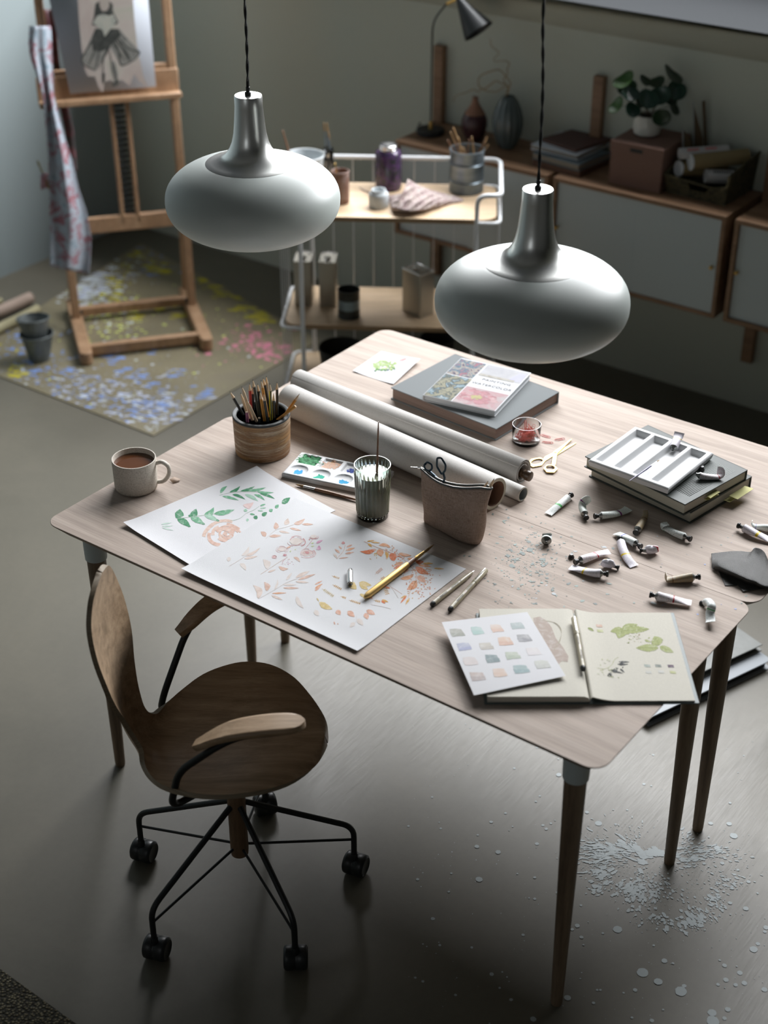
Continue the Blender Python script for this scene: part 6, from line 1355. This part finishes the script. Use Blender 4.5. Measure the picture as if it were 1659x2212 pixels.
w0, w1, w2 = G(868, 670, ZS2), G(907, 689, ZS2), G(935, 677, ZS2); e = w1-w0; canister('metal canister standing alone and turned, at the right of the middle trolley shelf', w0, atan2(e.y, e.x), e.length, max(.055, (w2-w1).length), .160)
q = G(754, 683, ZS2); R_ = .0385; vessel('tin_can', 'open dark tin can with a bluish band on the middle trolley shelf', 'tin', q, [(0, 0), (R_, 0), (R_*1.03, .001), (R_*1.03, .004), (R_, .006), (R_, .034), (R_, .068), (R_, .098), (R_*1.02, .099), (R_*1.02, .103), (R_*.96, .103), (R_*.96, .01), (0, .01)], [plain('dark_tin', (.055, .058, .055), .4, .8), plain('bluish_tin', (.20, .26, .30), .3, .85), M['blackm']], mats=[0, 0, 0, 0, 0, 1, 0, 0, 0, 0, 2, 2, 2], n=40)
M['basketb'] = plain('black_basket', (.012, .013, .012), .7)
q = G(738, 749, .20); vessel('black_bin', 'open black bin on the bottom trolley shelf, left one', 'bin', (q.x, q.y, ZS3), [(0, 0), (.066, 0), (.0705, .010), (.084, .110), (.082, .112), (.080, .109), (.066, .012), (0, .012)], M['basketb'])
q = G(945, 729, .20); vessel('black_bin', 'open black bin on the bottom trolley shelf, right one beside the pendant lamp', 'bin', (q.x, q.y, ZS3), [(0, 0), (.048, 0), (.053, .010), (.064, .110), (.062, .112), (.060, .109), (.048, .012), (0, .012)], M['basketb'])
# ================================================================ things on the wall cabinets
q = G(930, 289, ZT); yl = q.y
dl = thing('desk_lamp', 'black desk lamp with a cone shade and brass joints on the left cabinet', 'lamp', q)
def LQ(px, py): return GY(px, py, yl)-q
m = MB(); m.lathe([(0, 0), (.050, 0), (.0525, .002), (.0525, .017), (.050, .020), (0, .020)], 44); m.build('base', M['blackm'], dl)
m = MB(); m.lathe([(0, .019), (.0075, .019), (.0075, .046), (.005, .048), (0, .048)], 20); m.build('brass_collar', M['brass'], dl)
st_ = arc([Vector((0, 0, .045)), LQ(934.5, 45), LQ(965, 8)], .045, 10); m = MB(); m.tube(st_, .0034, 10); m.build('stem', M['black'], dl)
m = MB(); m.tube([LQ(966, 8), LQ(992, -4)], .0052, 12); m.build('brass_joint', M['brass'], dl)
ap_, rc = LQ(990, -4), LQ(1034, 68); Mx = axisM((0, 0, 0), rc-ap_); Ls = (rc-ap_).length
m = MB(); m.lathe([(.008, -.006), (.010, 0), (.057, Ls), (.0560, Ls+.0005), (.009, .003)], 44, M=Mx); m.v = [p+ap_ for p in m.v]; m.build('lamp_shade', M['black'], dl, ang=50)
m = MB(); m.lathe([(0, Ls*.45), (.016, Ls*.5), (.022, Ls*.62), (.016, Ls*.78), (0, Ls*.82)], 20, M=Mx); m.v = [p+ap_ for p in m.v]; m.build('bulb', M['opal'], dl)
m = MB(); m.tube([(-.050, 0, .006), (-.060, .002, .016), (-.056, .01, .03), (-.062, .03, .004), (-.07, .10, .002), (-.05, .2, .002)], .0022, 6); m.build('power_cord', M['cord'], dl)
q = G(1024, 303, ZT); vv = [(0, 0), (.022, 0), (.030, .006), (.042, .030), (.0480, .058), (.0465, .080), (.038, .100), (.026, .118), (.0165, .132), (.012, .145), (.0105, .155), (.0115, .160), (.009, .160), (.008, .15), (.02, .11), (0, .10)]
vessel('vase', 'small dark plum vase with a bare terracotta neck', 'vase', q, vv, [plain('plum_glaze', (.055, .022, .026), .28), plain('bare_terracotta', (.30, .16, .105), .8)], mats=[0, 0, 0, 0, 0, 0, 1, 1, 1, 1, 1, 1, 1, 1, 1, 1])
q = G(1095, 318, ZT); yv = q.y; m = MB(); n = 120; rings = []
for z, r in ((0, .028), (.006, .032), (.030, .043), (.060, .0515), (.085, .0545), (.110, .0535), (.140, .046), (.165, .035), (.180, .026), (.187, .020), (.188, .016), (.175, .014)):
    k = .055*min(1, z/.03)*(1 if z < .17 else max(.2, (.19-z)/.02)); rings.append([(r*(1-k*abs(sin(7*a))**.8*1.6+k)*cos(a), r*(1-k*abs(sin(7*a))**.8*1.6+k)*sin(a), z) for a in [2*pi*i/n for i in range(n)]])
vs_ = thing('vase', 'tall ribbed grey-green vase holding a twisted dry branch', 'vase', q); m.loft(rings, 0, True, True); m.build('body', plain('grey_green_glaze', (.085, .11, .112), .22, coat=.3), vs_, ang=50)
br = MB(); c13 = lambda x, y: (860+x/5.184, y/5.184)
def BPt(x, y, d=0): return GY(*c13(x, y), yv)+Vector((0, d, 0))
bq = BPt(1215, 1010)-Vector((0, 0, .03))
br.tube(spline([bq, BPt(1230, 985), BPt(1245, 950, .01), BPt(1180, 880, .02), BPt(1100, 815, .03), BPt(1050, 800, .02), BPt(915, 850, .01), BPt(897, 920, 0), BPt(940, 980, -.01), BPt(990, 985, -.01), BPt(1040, 945, 0), BPt(1080, 915, .01), BPt(1150, 945, .01), BPt(1200, 940, 0)], 7), .0022, 6)
br.tube(spline([bq, BPt(1240, 975), BPt(1200, 965, -.01), BPt(1130, 1015, -.015), BPt(1000, 1010, -.01), BPt(930, 990), BPt(890, 1035, .01), BPt(820, 1010, .01), BPt(740, 1045, .01), BPt(650, 1070, .01), BPt(610, 1110, .01), BPt(600, 1150, .01)], 7), [.0019]*60+[.0013]*18, 6)
br.tube(spline([bq, BPt(1230, 980), BPt(1150, 920, .02), BPt(1165, 870, .02), BPt(1185, 860, .02), BPt(1190, 780, .02), BPt(1210, 730, .02), BPt(1170, 695, .02), BPt(1050, 700, .02), BPt(1040, 670, .02), BPt(1095, 610, .02), BPt(1060, 570, .02), BPt(1005, 520, .02), BPt(1000, 450, .02)], 7), [.0020]*50+[.0013]*42, 6)
tag(br.build('dry_branch', plain('dry_twig', (.34, .24, .13), .8, var=.2, vscale=60), loc=bq), 'twisted dry branch curling out of the ribbed vase', 'branch')
# stack of four books
def slabbook(label, c0, c1, dpt, z0, h, cover, pages, name='book', group='books stacked on the middle cabinet'):
    a, b = G(*c0, z0), G(*c1, z0); e = b-a; return book(name, label, a, atan2(e.y, e.x), e.length, dpt, h, cover, pages, spine='back', over=.003, group=group)
M['bluegrey'] = plain('blue_grey_cover', (.12, .16, .185), .5); M['brownc'] = plain('brown_cover', (.13, .065, .04), .6); M['palec'] = plain('pale_grey_cover', (.72, .78, .86), .45); M['plumc'] = plain('plum_brown_cover', (.095, .045, .040), .6)
pg2 = wood('old_page_block', (.22, .19, .15), (.30, .27, .22), (.38, .34, .28), (4, 4, 500), .9)
zz = ZT+.0004
slabbook('brown book at the bottom of the stack on the middle cabinet', (1148, 357), (1252, 384), .185, zz, .019, M['brownc'], M['brownc']); zz += .0194
slabbook('blue-grey covered book, second from the bottom of the stack', (1149, 343), (1249, 371), .190, zz, .024, M['bluegrey'], pg2); zz += .0244
slabbook('book with a pale blue-white cover under the plum album', (1146, 322), (1247, 347), .195, zz, .018, M['palec'], pg2); zz += .0184
a, b, c = G(1169, 305, zz), G(1242, 330, zz), G(1308, 301, zz); e = b-a; book('album', 'flat plum-brown album on top of the book stack', a, atan2(e.y, e.x), e.length, (c-b).length, .011, M['plumc'], M['brownc'], spine='left', over=.001)
# storage box and plant
a, b = G(1314, 395, ZT), G(1424, 419, ZT); e = (b-a); AB = atan2(e.y, e.x); WBx = e.length; DBx = .205; HBx = .150
M['boxm'] = plain('brown_box_card', (.19, .105, .078), .75, bump=.1, bscale=400)
sb = thing('storage_box', 'brown lidded storage box with a plant pot on top', 'box', a, AB)
m = MB(); m.box(0, 0, 0, WBx, DBx, HBx-.012); m.build('box_body', M['boxm'], sb, bevel=.001)
m = MB(); m.box(-.003, -.003, HBx-.034, WBx+.003, DBx+.003, HBx); m.build('lid', M['boxm'], sb, bevel=.0015)
m = MB(); m.box(WBx*.38, -.0036, HBx-.050+.024, WBx*.62, -.002, HBx-.009-.004); m.build('grip_hole_shade', M['blackm'], sb)  # black patch on the lid stands in for the shade inside a grip hole
ZL = ZT+HBx+.0005; q = G(1396, 290, ZL)
pot = thing('plant_pot', 'white ceramic pot on the brown storage box', 'pot', q)
m = MB(); m.lathe([(0, 0), (.034, 0), (.043, .006), (.0465, .020), (.046, .040), (.040, .065), (.0375, .068), (.036, .066), (.038, .058), (0, .056)], 40); m.build('pot_body', plain('matt_white_glaze', (.68, .68, .62), .45, bump=.1, bscale=150), pot)
m = MB(); m.lathe([(0, .0575), (.037, .0575), (.0365, .0585), (0, .060)], 24); m.build('soil', plain('potting_soil', (.02, .015, .01), .95), pot)
plt = thing('pilea_plant', 'leafy plant with round glossy dark green leaves in the white pot', 'plant', q+Vector((0, 0, .058)))
LFM = [blotch('leaf_dark', [(.008, .022, .010), (.014, .040, .018), (.02, .06, .02)], 30, .28), blotch('leaf_mid', [(.015, .045, .030), (.03, .075, .05)], 30, .25), blotch('leaf_bright', [(.02, .075, .008), (.04, .12, .015)], 30, .35)]
c14 = lambda x, y: (1280+x/4.377, 130+y/4.377)
leaves = [((300, 195), 24, .35, 2, -35, .0), ((330, 270), 21, .6, 0, -20, .02), ((355, 320), 19, .7, 1, 10, -.03), ((375, 470), 18, .8, 1, 30, -.04), ((230, 430), 20, .35, 2, -50, -.02), ((495, 195), 15, .5, 0, 30, .03), ((610, 210), 17, .5, 0, -20, .03), ((525, 365), 23, .85, 1, 20, -.04), ((640, 330), 22, .9, 1, -20, -.02), ((650, 535), 20, 1.0, 0, 0, -.05), ((745, 145), 26, .30, 0, 38, .02), ((790, 285), 22, .9, 1, 20, .0), ((760, 440), 20, .45, 0, 60, .02), ((440, 390), 15, .6, 0, 60, -.02), ((730, 360), 17, .7, 0, 40, .02)]
for (cx, cy), rpx, asp, mi, rt, dd in leaves:
    c = GP(*c14(cx, cy), q+HD*dd, HD)-plt.location; r = rpx*.00148; m = MB()
    sdv = Vector((HD.y, -HD.x, 0)); upv = Vector((0, 0, 1)); ra = radians(-rt); ax1 = sdv*cos(ra)+upv*sin(ra); ax2 = (-sdv*sin(ra)+upv*cos(ra)); tl_ = math.acos(min(1, max(.05, asp))); ax2 = ax2*cos(tl_)+HD*sin(tl_)
    nrm = ax1.cross(ax2)
    def lf2(u, v): a = 2*pi*v; rr = r*u*(1-.16*max(0, cos(a-pi/2))**8*u); return c+ax1*(rr*cos(a)*1.08)+ax2*(rr*sin(a))+nrm*(.22*r*u*u*(1+.5*cos(2*a)))
    m.grid(lf2, 6, 22); lo_ = m.build('leaf', LFM[mi], plt, ang=60, solid=.0008)
    s_ = MB(); bs = Vector((random.gauss(0, .008), random.gauss(0, .008), 0)); s_.tube(spline([bs, bs*.4+c*.5+Vector((0, 0, .012)), c], 6), .0011, 5); s_.build('stem', plain('leaf_stem', (.10, .07, .04), .6) if 'stm' not in M else M['stm'], lo_); M['stm'] = M.get('stm') or bpy.data.materials['leaf_stem']
# seagrass basket with card tubes
M['sea'] = blotch('seagrass_weave', [(.010, .009, .005), (.035, .030, .014), (.09, .075, .035), (.02, .017, .01)], 60, .85, 4, .7, bump=1.0, stretch=(1, 1, 1.6))
M['searim'] = blotch('seagrass_rim', [(.10, .085, .045), (.22, .19, .11)], 90, .85, bump=.6)
bf0, bf1 = G(1440, 416, ZT), G(1565, 446, ZT); e = bf1-bf0; AK = atan2(e.y, e.x); WK = e.length; DK = .245
kb = thing('seagrass_basket', 'dark seagrass basket with a low front, holding card tubes', 'basket', bf0, AK)
def KB(x, y, z): return (x, y, z)
hf, hb, fl = .062, .135, .010
def panel(p, th=.006): 
    m = MB(); n = len(p); m.add([Vector(q_) for q_ in p], [tuple(range(n))]); return m
m = MB()
m.box(0, 0, 0, WK, DK, .006)
def wallp(pts, th, nrm_): 
    n = len(pts); P = [Vector(p) for p in pts]; Q = [p+Vector(nrm_)*th for p in P]; m.add(P+Q, [tuple(range(n)), tuple(range(2*n-1, n-1, -1))]+[(i, n+i, n+(i+1) % n, (i+1) % n) for i in range(n)])
wallp([(0, 0, 0), (WK, 0, 0), (WK+fl, -fl, .104), (WK+fl*.5, -fl*.7, .075), (WK*.85, -fl*.6, .052), (WK*.72, -fl*.5, .050), (WK*.66, -.004, .030), (WK*.40, -.004, .030), (WK*.34, -fl*.5, .055), (WK*.2, -fl*.5, .060), (-fl, -fl, .062)], .006, (0, 1, 0))
wallp([(0, 0, 0), (-fl, -fl, .062), (-fl, .05, .075), (-fl, DK*.5, .128), (-fl, DK+fl, hb), (0, DK, 0)], .006, (1, 0, 0))
wallp([(WK, 0, 0), (WK, DK, 0), (WK+fl, DK+fl, hb), (WK+fl, DK*.5, .122), (WK+fl, -fl, .104)], .006, (-1, 0, 0))
wallp([(0, DK, 0), (-fl, DK+fl, hb), (WK*.32, DK+fl, hb), (WK*.34, DK+fl*.8, .105), (WK*.66, DK+fl*.8, .105), (WK*.68, DK+fl, hb), (WK+fl, DK+fl, hb), (WK, DK, 0)], .006, (0, -1, 0))
m.build('weave', M['sea'], kb, ang=30)
for nm, pts in (('rim', [(-fl, -fl, .064), (-fl, .05, .077), (-fl, DK*.5, .130), (-fl, DK+fl, hb+.002), (WK+fl, DK+fl, hb+.002), (WK+fl, DK*.5, .124), (WK+fl, -fl, .106), (WK+fl*.6, -fl*.8, .070), (WK*.8, -fl*.6, .052), (WK*.2, -fl*.6, .060), (-fl, -fl, .064)]),):
    mm = MB(); mm.tube(pts, .0042, 6); mm.build(nm, M['searim'] if 0 else M['sea'], kb)
mm = MB(); mm.tube([(WK+fl, -fl, .106), (WK+fl*.6, -fl*.9, .070), (WK*.93, -fl*.7, .056)], .0044, 6); mm.tube([(-fl, .055, .079), (-fl, -fl, .064), (WK*.2, -fl*.7, .061)], .0040, 6); mm.build('worn_rim', M['searim'], kb)
M['kraft'] = plain('kraft_card', (.27, .205, .10), .7); M['capw'] = plain('white_plastic_cap', (.66, .69, .72), .5); M['lab'] = plain('white_label', (.52, .52, .52), .6)
def ctube(label, e0, z0, ang, L, r, capped, tilt=-6, white=False):
    p = G(e0[0], e0[1], z0); o = thing('card_tube', label, 'tube', p, 0, 'card tubes in the basket')
    d = Vector((cos(radians(ang)), sin(radians(ang)), sin(radians(tilt)))); Mx = axisM((0, 0, 0), d); m = MB()
    m.lathe([(r-.0025, .0015), (r-.0025, 0), (r, 0), (r, L), (r-.0025, L), (r-.0025, .002)], 32, M=Mx); m.build('tube_body', M['lab'] if white else M['kraft'], o)
    if capped:
        m = MB(); m.lathe([(0, -.001), (r*.78, -.001), (r*.80, -.004), (r*1.04, -.004), (r*1.04, .002), (0, .002)], 32, M=Mx); m.build('end_cap', M['capw'], o)
    else:
        m = MB(); m.lathe([(0, .03), (r-.003, .03), (r-.003, .031), (0, .031)], 24, M=Mx); m.build('inside_shade', M['blackm'], o)  # black disc stands in for the shade deep in the open tube
    return o, d, Mx
AT = degs = math.degrees(AK)+72
c15 = lambda x, y: (1280+x/4.377, 130+y/4.377)
o1, d1, M1 = ctube('card tube with a white end cap, topmost in the basket', c15(930, 965), .912, AT-22, .20, .0255, True, 2)
o2, d2, M2 = ctube('card tube with a white end cap, lower left in the basket', c15(818, 1025), .882, AT-12, .18, .0250, True, -8)
o3, d3, M3 = ctube('open white card tube with red lettering, highest at the left of the basket', c15(822, 885), .935, AT-22, .17, .0185, False, 0, True)
o4, d4, M4 = ctube('open white card tube with black lettering, low at the right of the basket', c15(1065, 1095), .868, AT-30, .095, .0230, False, -4, True)
M['redink'] = plain('red_print', (.60, .09, .08), .6)
def tubetext(o, d, r, s, mat, t0, size, sx=1.0):
    x = d.normalized(); cz = (CAM-o.location).normalized(); n_ = (cz-x*cz.dot(x)).normalized()*.55+Vector((0, 0, 1))*.7; n_ = (n_-x*n_.dot(x)).normalized(); y = n_.cross(x)
    Mr = Matrix((x, y, n_)).transposed(); p = x*t0+n_*(r+.0006)-y*size*.35
    text(s, 'lettering', size, p, o, mat, rot=Mr.to_euler(), sx=sx)
tubetext(o3, d3, .0185, 'ARTIST  ARTIST', M['redink'], .020, .016, 1.1) if False else None
def stripes(o, d, r, mat, ts, w, arc0, arc1):
    m = MB(); x = d.normalized(); cz = (CAM-o.location).normalized(); n0 = (cz-x*cz.dot(x)).normalized(); y = n0.cross(x)
    for t0, t1 in ts:
        for k in range(6):
            a0 = arc0+(arc1-arc0)*k/6; a1 = arc0+(arc1-arc0)*(k+1)/6; vs = [x*t+(n0*cos(a)+y*sin(a))*(r+.0004) for t, a in ((t0, a0), (t1, a0), (t1, a1), (t0, a1))]; m.add(vs, [(0, 1, 2, 3)])
    FLATNAMES.add('lettering'); m.build('lettering', mat, o, ang=60)
stripes(o3, d3, .0185, M['redink'], [(.022+i*.0052, .0255+i*.0052) for i in range(8)]+[(.085+i*.0052, .0885+i*.0052) for i in range(8)], 0, .35, .85)
stripes(o4, d4, .0230, M['blackm'], [(.022+i*.008, .0265+i*.008) for i in range(8)], 0, .5, .95)
# rulers standing behind the tubes
def ruler(label, a, b, w, name='ruler', mat=None, th=.003):
    a, b = Vector(a), Vector(b); m = MB(); m.beam(a, b, w, th, up=HD); return tag(m.build(name, mat or M['alu'], loc=a, ang=30), label, 'ruler', 'rulers in the basket')
M['alu'] = plain('aluminium_ruler', (.34, .37, .37), .4, .4); M['woodr'] = plain('dark_wood_ruler', (.10, .065, .03), .6)
kc = kb.location+Vector((cos(AK)*WK*.4-sin(AK)*DK*.72, sin(AK)*WK*.4+cos(AK)*DK*.72, 0))
def KR(x, y, d=0): return GP(*c15(x, y), kc+HD*d, HD)
def tri(label, pts, d, mat):
    P = [KR(x, y, d) for x, y in pts]; m = MB(); n = len(P); m.add(P+[p+HD*.003 for p in P], [tuple(range(n)), tuple(range(2*n-1, n-1, -1))]+[(i, n+i, n+(i+1) % n, (i+1) % n) for i in range(n)]); return tag(m.build('set_square', mat, loc=P[0], ang=30), label, 'set square', 'set squares in the basket')
tri('large dark set square with a pale edge standing in the basket', [(958, 420), (1045, 740), (1040, 900), (950, 900)], .0, M['woodr'])
ruler('pale metal ruler standing upright, taller one in the basket', KR(955, 800, -.006), KR(955, 395, -.006), .0040, th=.006)
tri('small dark set square in front of the large one', [(862, 650), (940, 780), (935, 900), (850, 900)], -.03, M['woodr'])
ruler('pale metal ruler standing upright, short one at the left of the basket', KR(858, 900, -.036), KR(853, 645, -.036), .0040, th=.006)
ruler('dark wooden ruler standing upright at the back of the basket', KR(1075, 900, .02), KR(1050, 385, .02), .0100, mat=M['woodr'], th=.004)
# ================================================================ things on the floor
M['galv'] = blotch('galvanised_zinc', [(.10, .115, .12), (.15, .17, .175), (.21, .235, .235), (.14, .14, .13)], 12, .45, metal=.5)
def pail(label, p, r0, r1, h, tilt=(0, 0)):
    o = thing('zinc_pail', label, 'pail', p, 0, 'nested zinc pails'); m = MB(); m.lathe([(0, 0), (r0, 0), (r0*1.02, .003), (r1, h), (r1*.985, h), (r0*.96, .008), (0, .008)], 40); m.build('body', M['galv'], o, ang=50)
    m = MB(); m.tube([(r1*cos(2*pi*i/40), r1*sin(2*pi*i/40), h) for i in range(41)], .0028, 8, caps=False); m.build('rim', M['galv'], o); o.rotation_euler = (tilt[0], tilt[1], 0); return o
q = G(86, 776, .0045); q.z = .0048; p1 = pail('lower zinc pail standing on the splashed floor sheet', q, .038, .0625, .108)
p2 = pail('upper zinc pail nested in the lower one and tilted, empty', q+Vector((-.004, -.004, .062)), .036, .0610, .106, (radians(-4), radians(-5)))
M['krafr'] = blotch('pinkish_wrapping', [(.36, .27, .22), (.46, .36, .30)], 8, .8); M['yelr'] = blotch('yellowish_wrapping', [(.36, .33, .19), (.44, .40, .25), (.30, .25, .10)], 10, .8)
def froll(label, a, b, r, mat):
    a, b = Vector(a), Vector(b); Mx = axisM((0, 0, 0), b-a); m = MB(); L = (b-a).length; m.lathe([(r-.003, .004), (r-.003, 0), (r, 0), (r, L), (r-.003, L), (r-.003, .02), (0, .02)][:5]+[(r-.003, .004)], 28, M=Mx); o = tag(m.build('paper_roll', mat), label, 'paper roll'); o.location = a; return o
zr = .004
froll('pinkish paper roll on the floor at the left photo edge', G(-70, 703, zr+.026), G(66, 643, zr+.026), .024, M['krafr'])
froll('yellowish paper roll on the floor beside the zinc pails', G(-70, 742, zr+.021), G(82, 668, zr+.021), .019, M['yelr'])
froll('dark yellow paper roll behind the pinkish one at the photo edge', G(-80, 690, zr+.018)+Vector((-.06, .06, 0)), G(4, 650, zr+.018), .014, M['yelr'])
# flat portfolios under the right legs
M['fold1'] = plain('grey_portfolio', (.19, .20, .19), .45, var=.12, vscale=30); M['fold2'] = plain('blue_grey_portfolio', (.27, .30, .33), .4)
def folder(label, c0, c1, dpt, z0, z1, mat):
    a, b = G(*c0, z1), G(*c1, z1); e = b-a; o = thing('portfolio', label, 'portfolio', (a.x, a.y, z0), atan2(e.y, e.x), 'portfolios on the floor')
    m = MB(); m.box(0, 0, z1-z0-.003, e.length, dpt, z1-z0); m.build('cover_board', mat, o, bevel=.0015); m = MB(); m.box(0, 0, 0, e.length, dpt, .003); m.build('back_board', mat, o); m = MB(); m.box(.012, .012, .003, e.length-.012, dpt-.012, z1-z0-.003); m.build('dark_fill', M['blackm'], o); return o  # black block puts the dark shadow between the boards into colour
folder('wide blue-grey portfolio lying on the floor, under the darker grey one', (1404, 1551), (1668, 1425), .30, .0005, .030, M['fold2'])
folder('grey portfolio lying on top of the blue-grey one, right of the table legs', (1500, 1460), (1648, 1392), .26, .0308, .052, M['fold1'])
# woven rug at the lower left photo corner
M['sisal'] = None
def sisal():
    m, nt, b = new_mat('sisal_weave'); L = nt.links.new; v = mapping(nt, (1, 1, 1))
    n = nt.nodes.new('ShaderNodeTexVoronoi'); n.inputs['Scale'].default_value = 150; L(v, n.inputs['Vector'])
    r = ramp(nt, n.outputs['Distance'], [(.0, (.33, .30, .20)), (.3, (.16, .14, .085)), (.55, (.03, .028, .018))]); n2 = noise(nt, v, 60, 3); r2 = ramp(nt, n2.outputs['Fac'], [(.35, (.5, .45, .35)), (.65, (1, 1, 1))])
    L(mixc(nt, .8, r.outputs['Color'], r2.outputs['Color'], 'MULTIPLY'), b.inputs['Base Color']); b.inputs['Roughness'].default_value = .9
    bp = nt.nodes.new('ShaderNodeBump'); bp.inputs['Strength'].default_value = 1; bp.inputs['Distance'].default_value = -.004; L(n.outputs['Distance'], bp.inputs['Height']); L(bp.outputs['Normal'], b.inputs['Normal']); return m
a, b = G(0, 2091, .01), G(168, 2212, .01); e = (b-a).normalized(); nn_ = Vector((e.y, -e.x, 0))
if nn_.dot(HD) > 0: nn_ = -nn_
c0 = a-e*.22; c1 = b+e*.9; m = MB(); m.prism([(p.x, p.y) for p in (c0, c1, c1+nn_*1.2, c0+nn_*1.2)], .0003, .010); tag(m.build('woven_rug', sisal(), loc=(a.x, a.y, 0), ang=30, bevel=.003), 'corner of a coarse olive woven rug at the lower left of the photo', 'rug')
# white paint spilled on the floor
random.seed(41); sp = MB()
def fb(px, py, r, asp=1, ang=0, wob=.22, n=12): p = G(px, py, 0); blob(sp, p, r, asp, ang, 0, n, wob, .0007+random.random()*.0004)
dots = [(1293, 1779, .0105), (1268, 1755, .006), (1330, 1781, .004), (1535, 1779, .007), (1575, 1780, .008), (1585, 1806, .0115), (1577, 1735, .0045), (1512, 1837, .0075), (1549, 1832, .009), (1500, 1855, .012), (1560, 1865, .006), (1521, 1866, .005), (1334, 2008, .0125), (1388, 2101, .0155), (1422, 2121, .0115), (1471, 2142, .016), (1478, 2130, .006), (1435, 2076, .008), (1538, 2188, .0115), (1540, 2206, .017), (1572, 2181, .0075), (1565, 2200, .006), (1628, 2051, .011), (1637, 2039, .006), (1598, 2102, .0075), (1608, 2124, .0075), (1589, 2128, .006), (1565, 2086, .0065), (1651, 2138, .008), (1568, 2117, .0075), (1551, 2127, .005), (1655, 2004, .008), (1652, 2013, .005), (1611, 1963, .008), (1577, 1951, .006), (1617, 1905, .006), (1247, 2000, .007), (1236, 2008, .005), (1256, 2025, .0055), (1255, 1956, .004), (1226, 2156, .009), (1152, 2202, .008), (1408, 2205, .006), (1372, 2139, .006), (1347, 2145, .003), (1290, 2139, .0035), (1297, 2139, .0035), (1282, 2167, .0045), (1035, 1900, .010), (1061, 1776, .0055), (1076, 1841, .008), (1030, 1829, .007), (1032, 1804, .0035), (1092, 1757, .004), (1173, 1783, .005), (1180, 1791, .005), (1190, 1779, .004), (1160, 1823, .006), (1155, 1896, .0045), (1155, 1942, .0045), (1472, 1982, .006), (1416, 1936, .006), (1427, 1910, .005), (1207, 1674, .0085), (1391, 1694, .005), (1411, 1631, .004), (1019, 2047, .004), (975, 1887, .0035), (935, 1985, .006), (950, 2042, .004), (902, 1900, .005), (1130, 2020, .0045), (1062, 2105, .006), (984, 2150, .004), (1104, 2160, .005), (1111, 1660, .004), (1166, 1720, .0035), (1160, 1615, .004), (1206, 1640, .003), (1355, 1750, .0035)]
for x, y, r in dots: fb(x, y, r*.78, 1.05, random.random()*3, .06, 20)
for i in range(260): fb(random.uniform(880, 1659), random.uniform(1560, 2212), .0006+.0028*random.random()**4, 1, 0, .1, 8)
# the big splash: main arm and rays
main = [(1395, 1846, .030, 1.5), (1410, 1842, .026, 1.4), (1425, 1843, .022, 1.2), (1388, 1862, .018, 1.6), (1384, 1882, .011, 2.0), (1380, 1900, .008, 2.2), (1378, 1836, .020, 1.7), (1362, 1838, .011, 1.8), (1462, 1849, .012, 1.4), (1415, 1833, .012, 1.5), (1345, 1842, .007, 2)]
for x, y, r, a in main: fb(x, y, r*.5, a, random.uniform(-.5, .6), .30, 16)
P00 = G(1400, 1855, 0)
def ray_(a0, a1, d0, d1, n, r0, r1, el=3.5):
    for i in range(n):
        a = random.uniform(a0, a1); d = random.uniform(d0, d1); x, y = P00.x+d*cos(a), P00.y+d*sin(a); r = r0+(r1-r0)*random.random()**3
        blob(sp, (x, y), r*.66, random.uniform(1.2, el), a+random.gauss(0, .15), 0, 9, .3, .0007+random.random()*.0005)
def cl(px, py, sx, sy, n, r0, r1, el=2.2, k=2.5):
    for i in range(n):
        x, y = random.gauss(px, sx), random.gauss(py, sy); p = G(x, y, 0); a = atan2(p.y-P00.y, p.x-P00.x); blob(sp, p, .64*(r0+(r1-r0)*random.random()**k), random.uniform(1, el), a+random.gauss(0, .25), 0, 9, .3, .0007+random.random()*.0005)
cl(1330, 1835, 26, 12, 170, .0008, .0075, 5); cl(1290, 1850, 24, 22, 210, .0008, .0048, 5); cl(1275, 1830, 26, 12, 90, .0007, .003, 7); cl(1300, 1895, 16, 14, 90, .001, .007, 3); cl(1320, 1870, 26, 14, 120, .0008, .004, 3)
cl(1290, 1918, 9, 5, 26, .002, .010, 2); cl(1370, 1920, 16, 10, 90, .001, .008, 2.2); cl(1345, 1925, 14, 8, 50, .001, .006, 2); cl(1395, 1925, 30, 14, 130, .0008, .006, 2); cl(1375, 1940, 12, 8, 30, .002, .009, 2)
cl(1400, 1900, 30, 22, 120, .0007, .004, 2); cl(1425, 1930, 26, 14, 80, .0008, .005, 2.2); cl(1395, 1975, 24, 16, 60, .001, .0065, 2); cl(1425, 1988, 14, 5, 25, .002, .006, 1.6)
cl(1475, 1998, 18, 8, 80, .001, .0085, 2.4); cl(1500, 1985, 16, 12, 90, .001, .0075, 2.4); cl(1530, 1965, 18, 16, 100, .001, .0065, 2.2); cl(1550, 1935, 12, 16, 80, .001, .006, 2); cl(1575, 1905, 20, 10, 80, .001, .0055, 2.4); cl(1520, 1890, 40, 30, 90, .0006, .003, 2)
cl(1500, 1835, 26, 12, 110, .0008, .0055, 3.5); cl(1540, 1840, 30, 10, 90, .0007, .0045, 4.5); cl(1480, 1860, 12, 10, 60, .0008, .006, 4); cl(1600, 1860, 26, 16, 40, .0007, .0035, 3); cl(1475, 1815, 14, 14, 40, .001, .0055, 3)
cl(1450, 1900, 90, 60, 420, .0004, .0016, 1.5); cl(1370, 1800, 16, 14, 30, .001, .005, 3); cl(1355, 1790, 50, 16, 50, .0006, .0025, 5)
tag(sp.build('paint_splash', plain('spilled_white_paint', (.40, .45, .46), .5, spec=.4), loc=(P00.x, P00.y, 0), ang=60), 'burst of white paint drops spilled on the floor around the right table legs', 'paint splash', None, 'stuff')
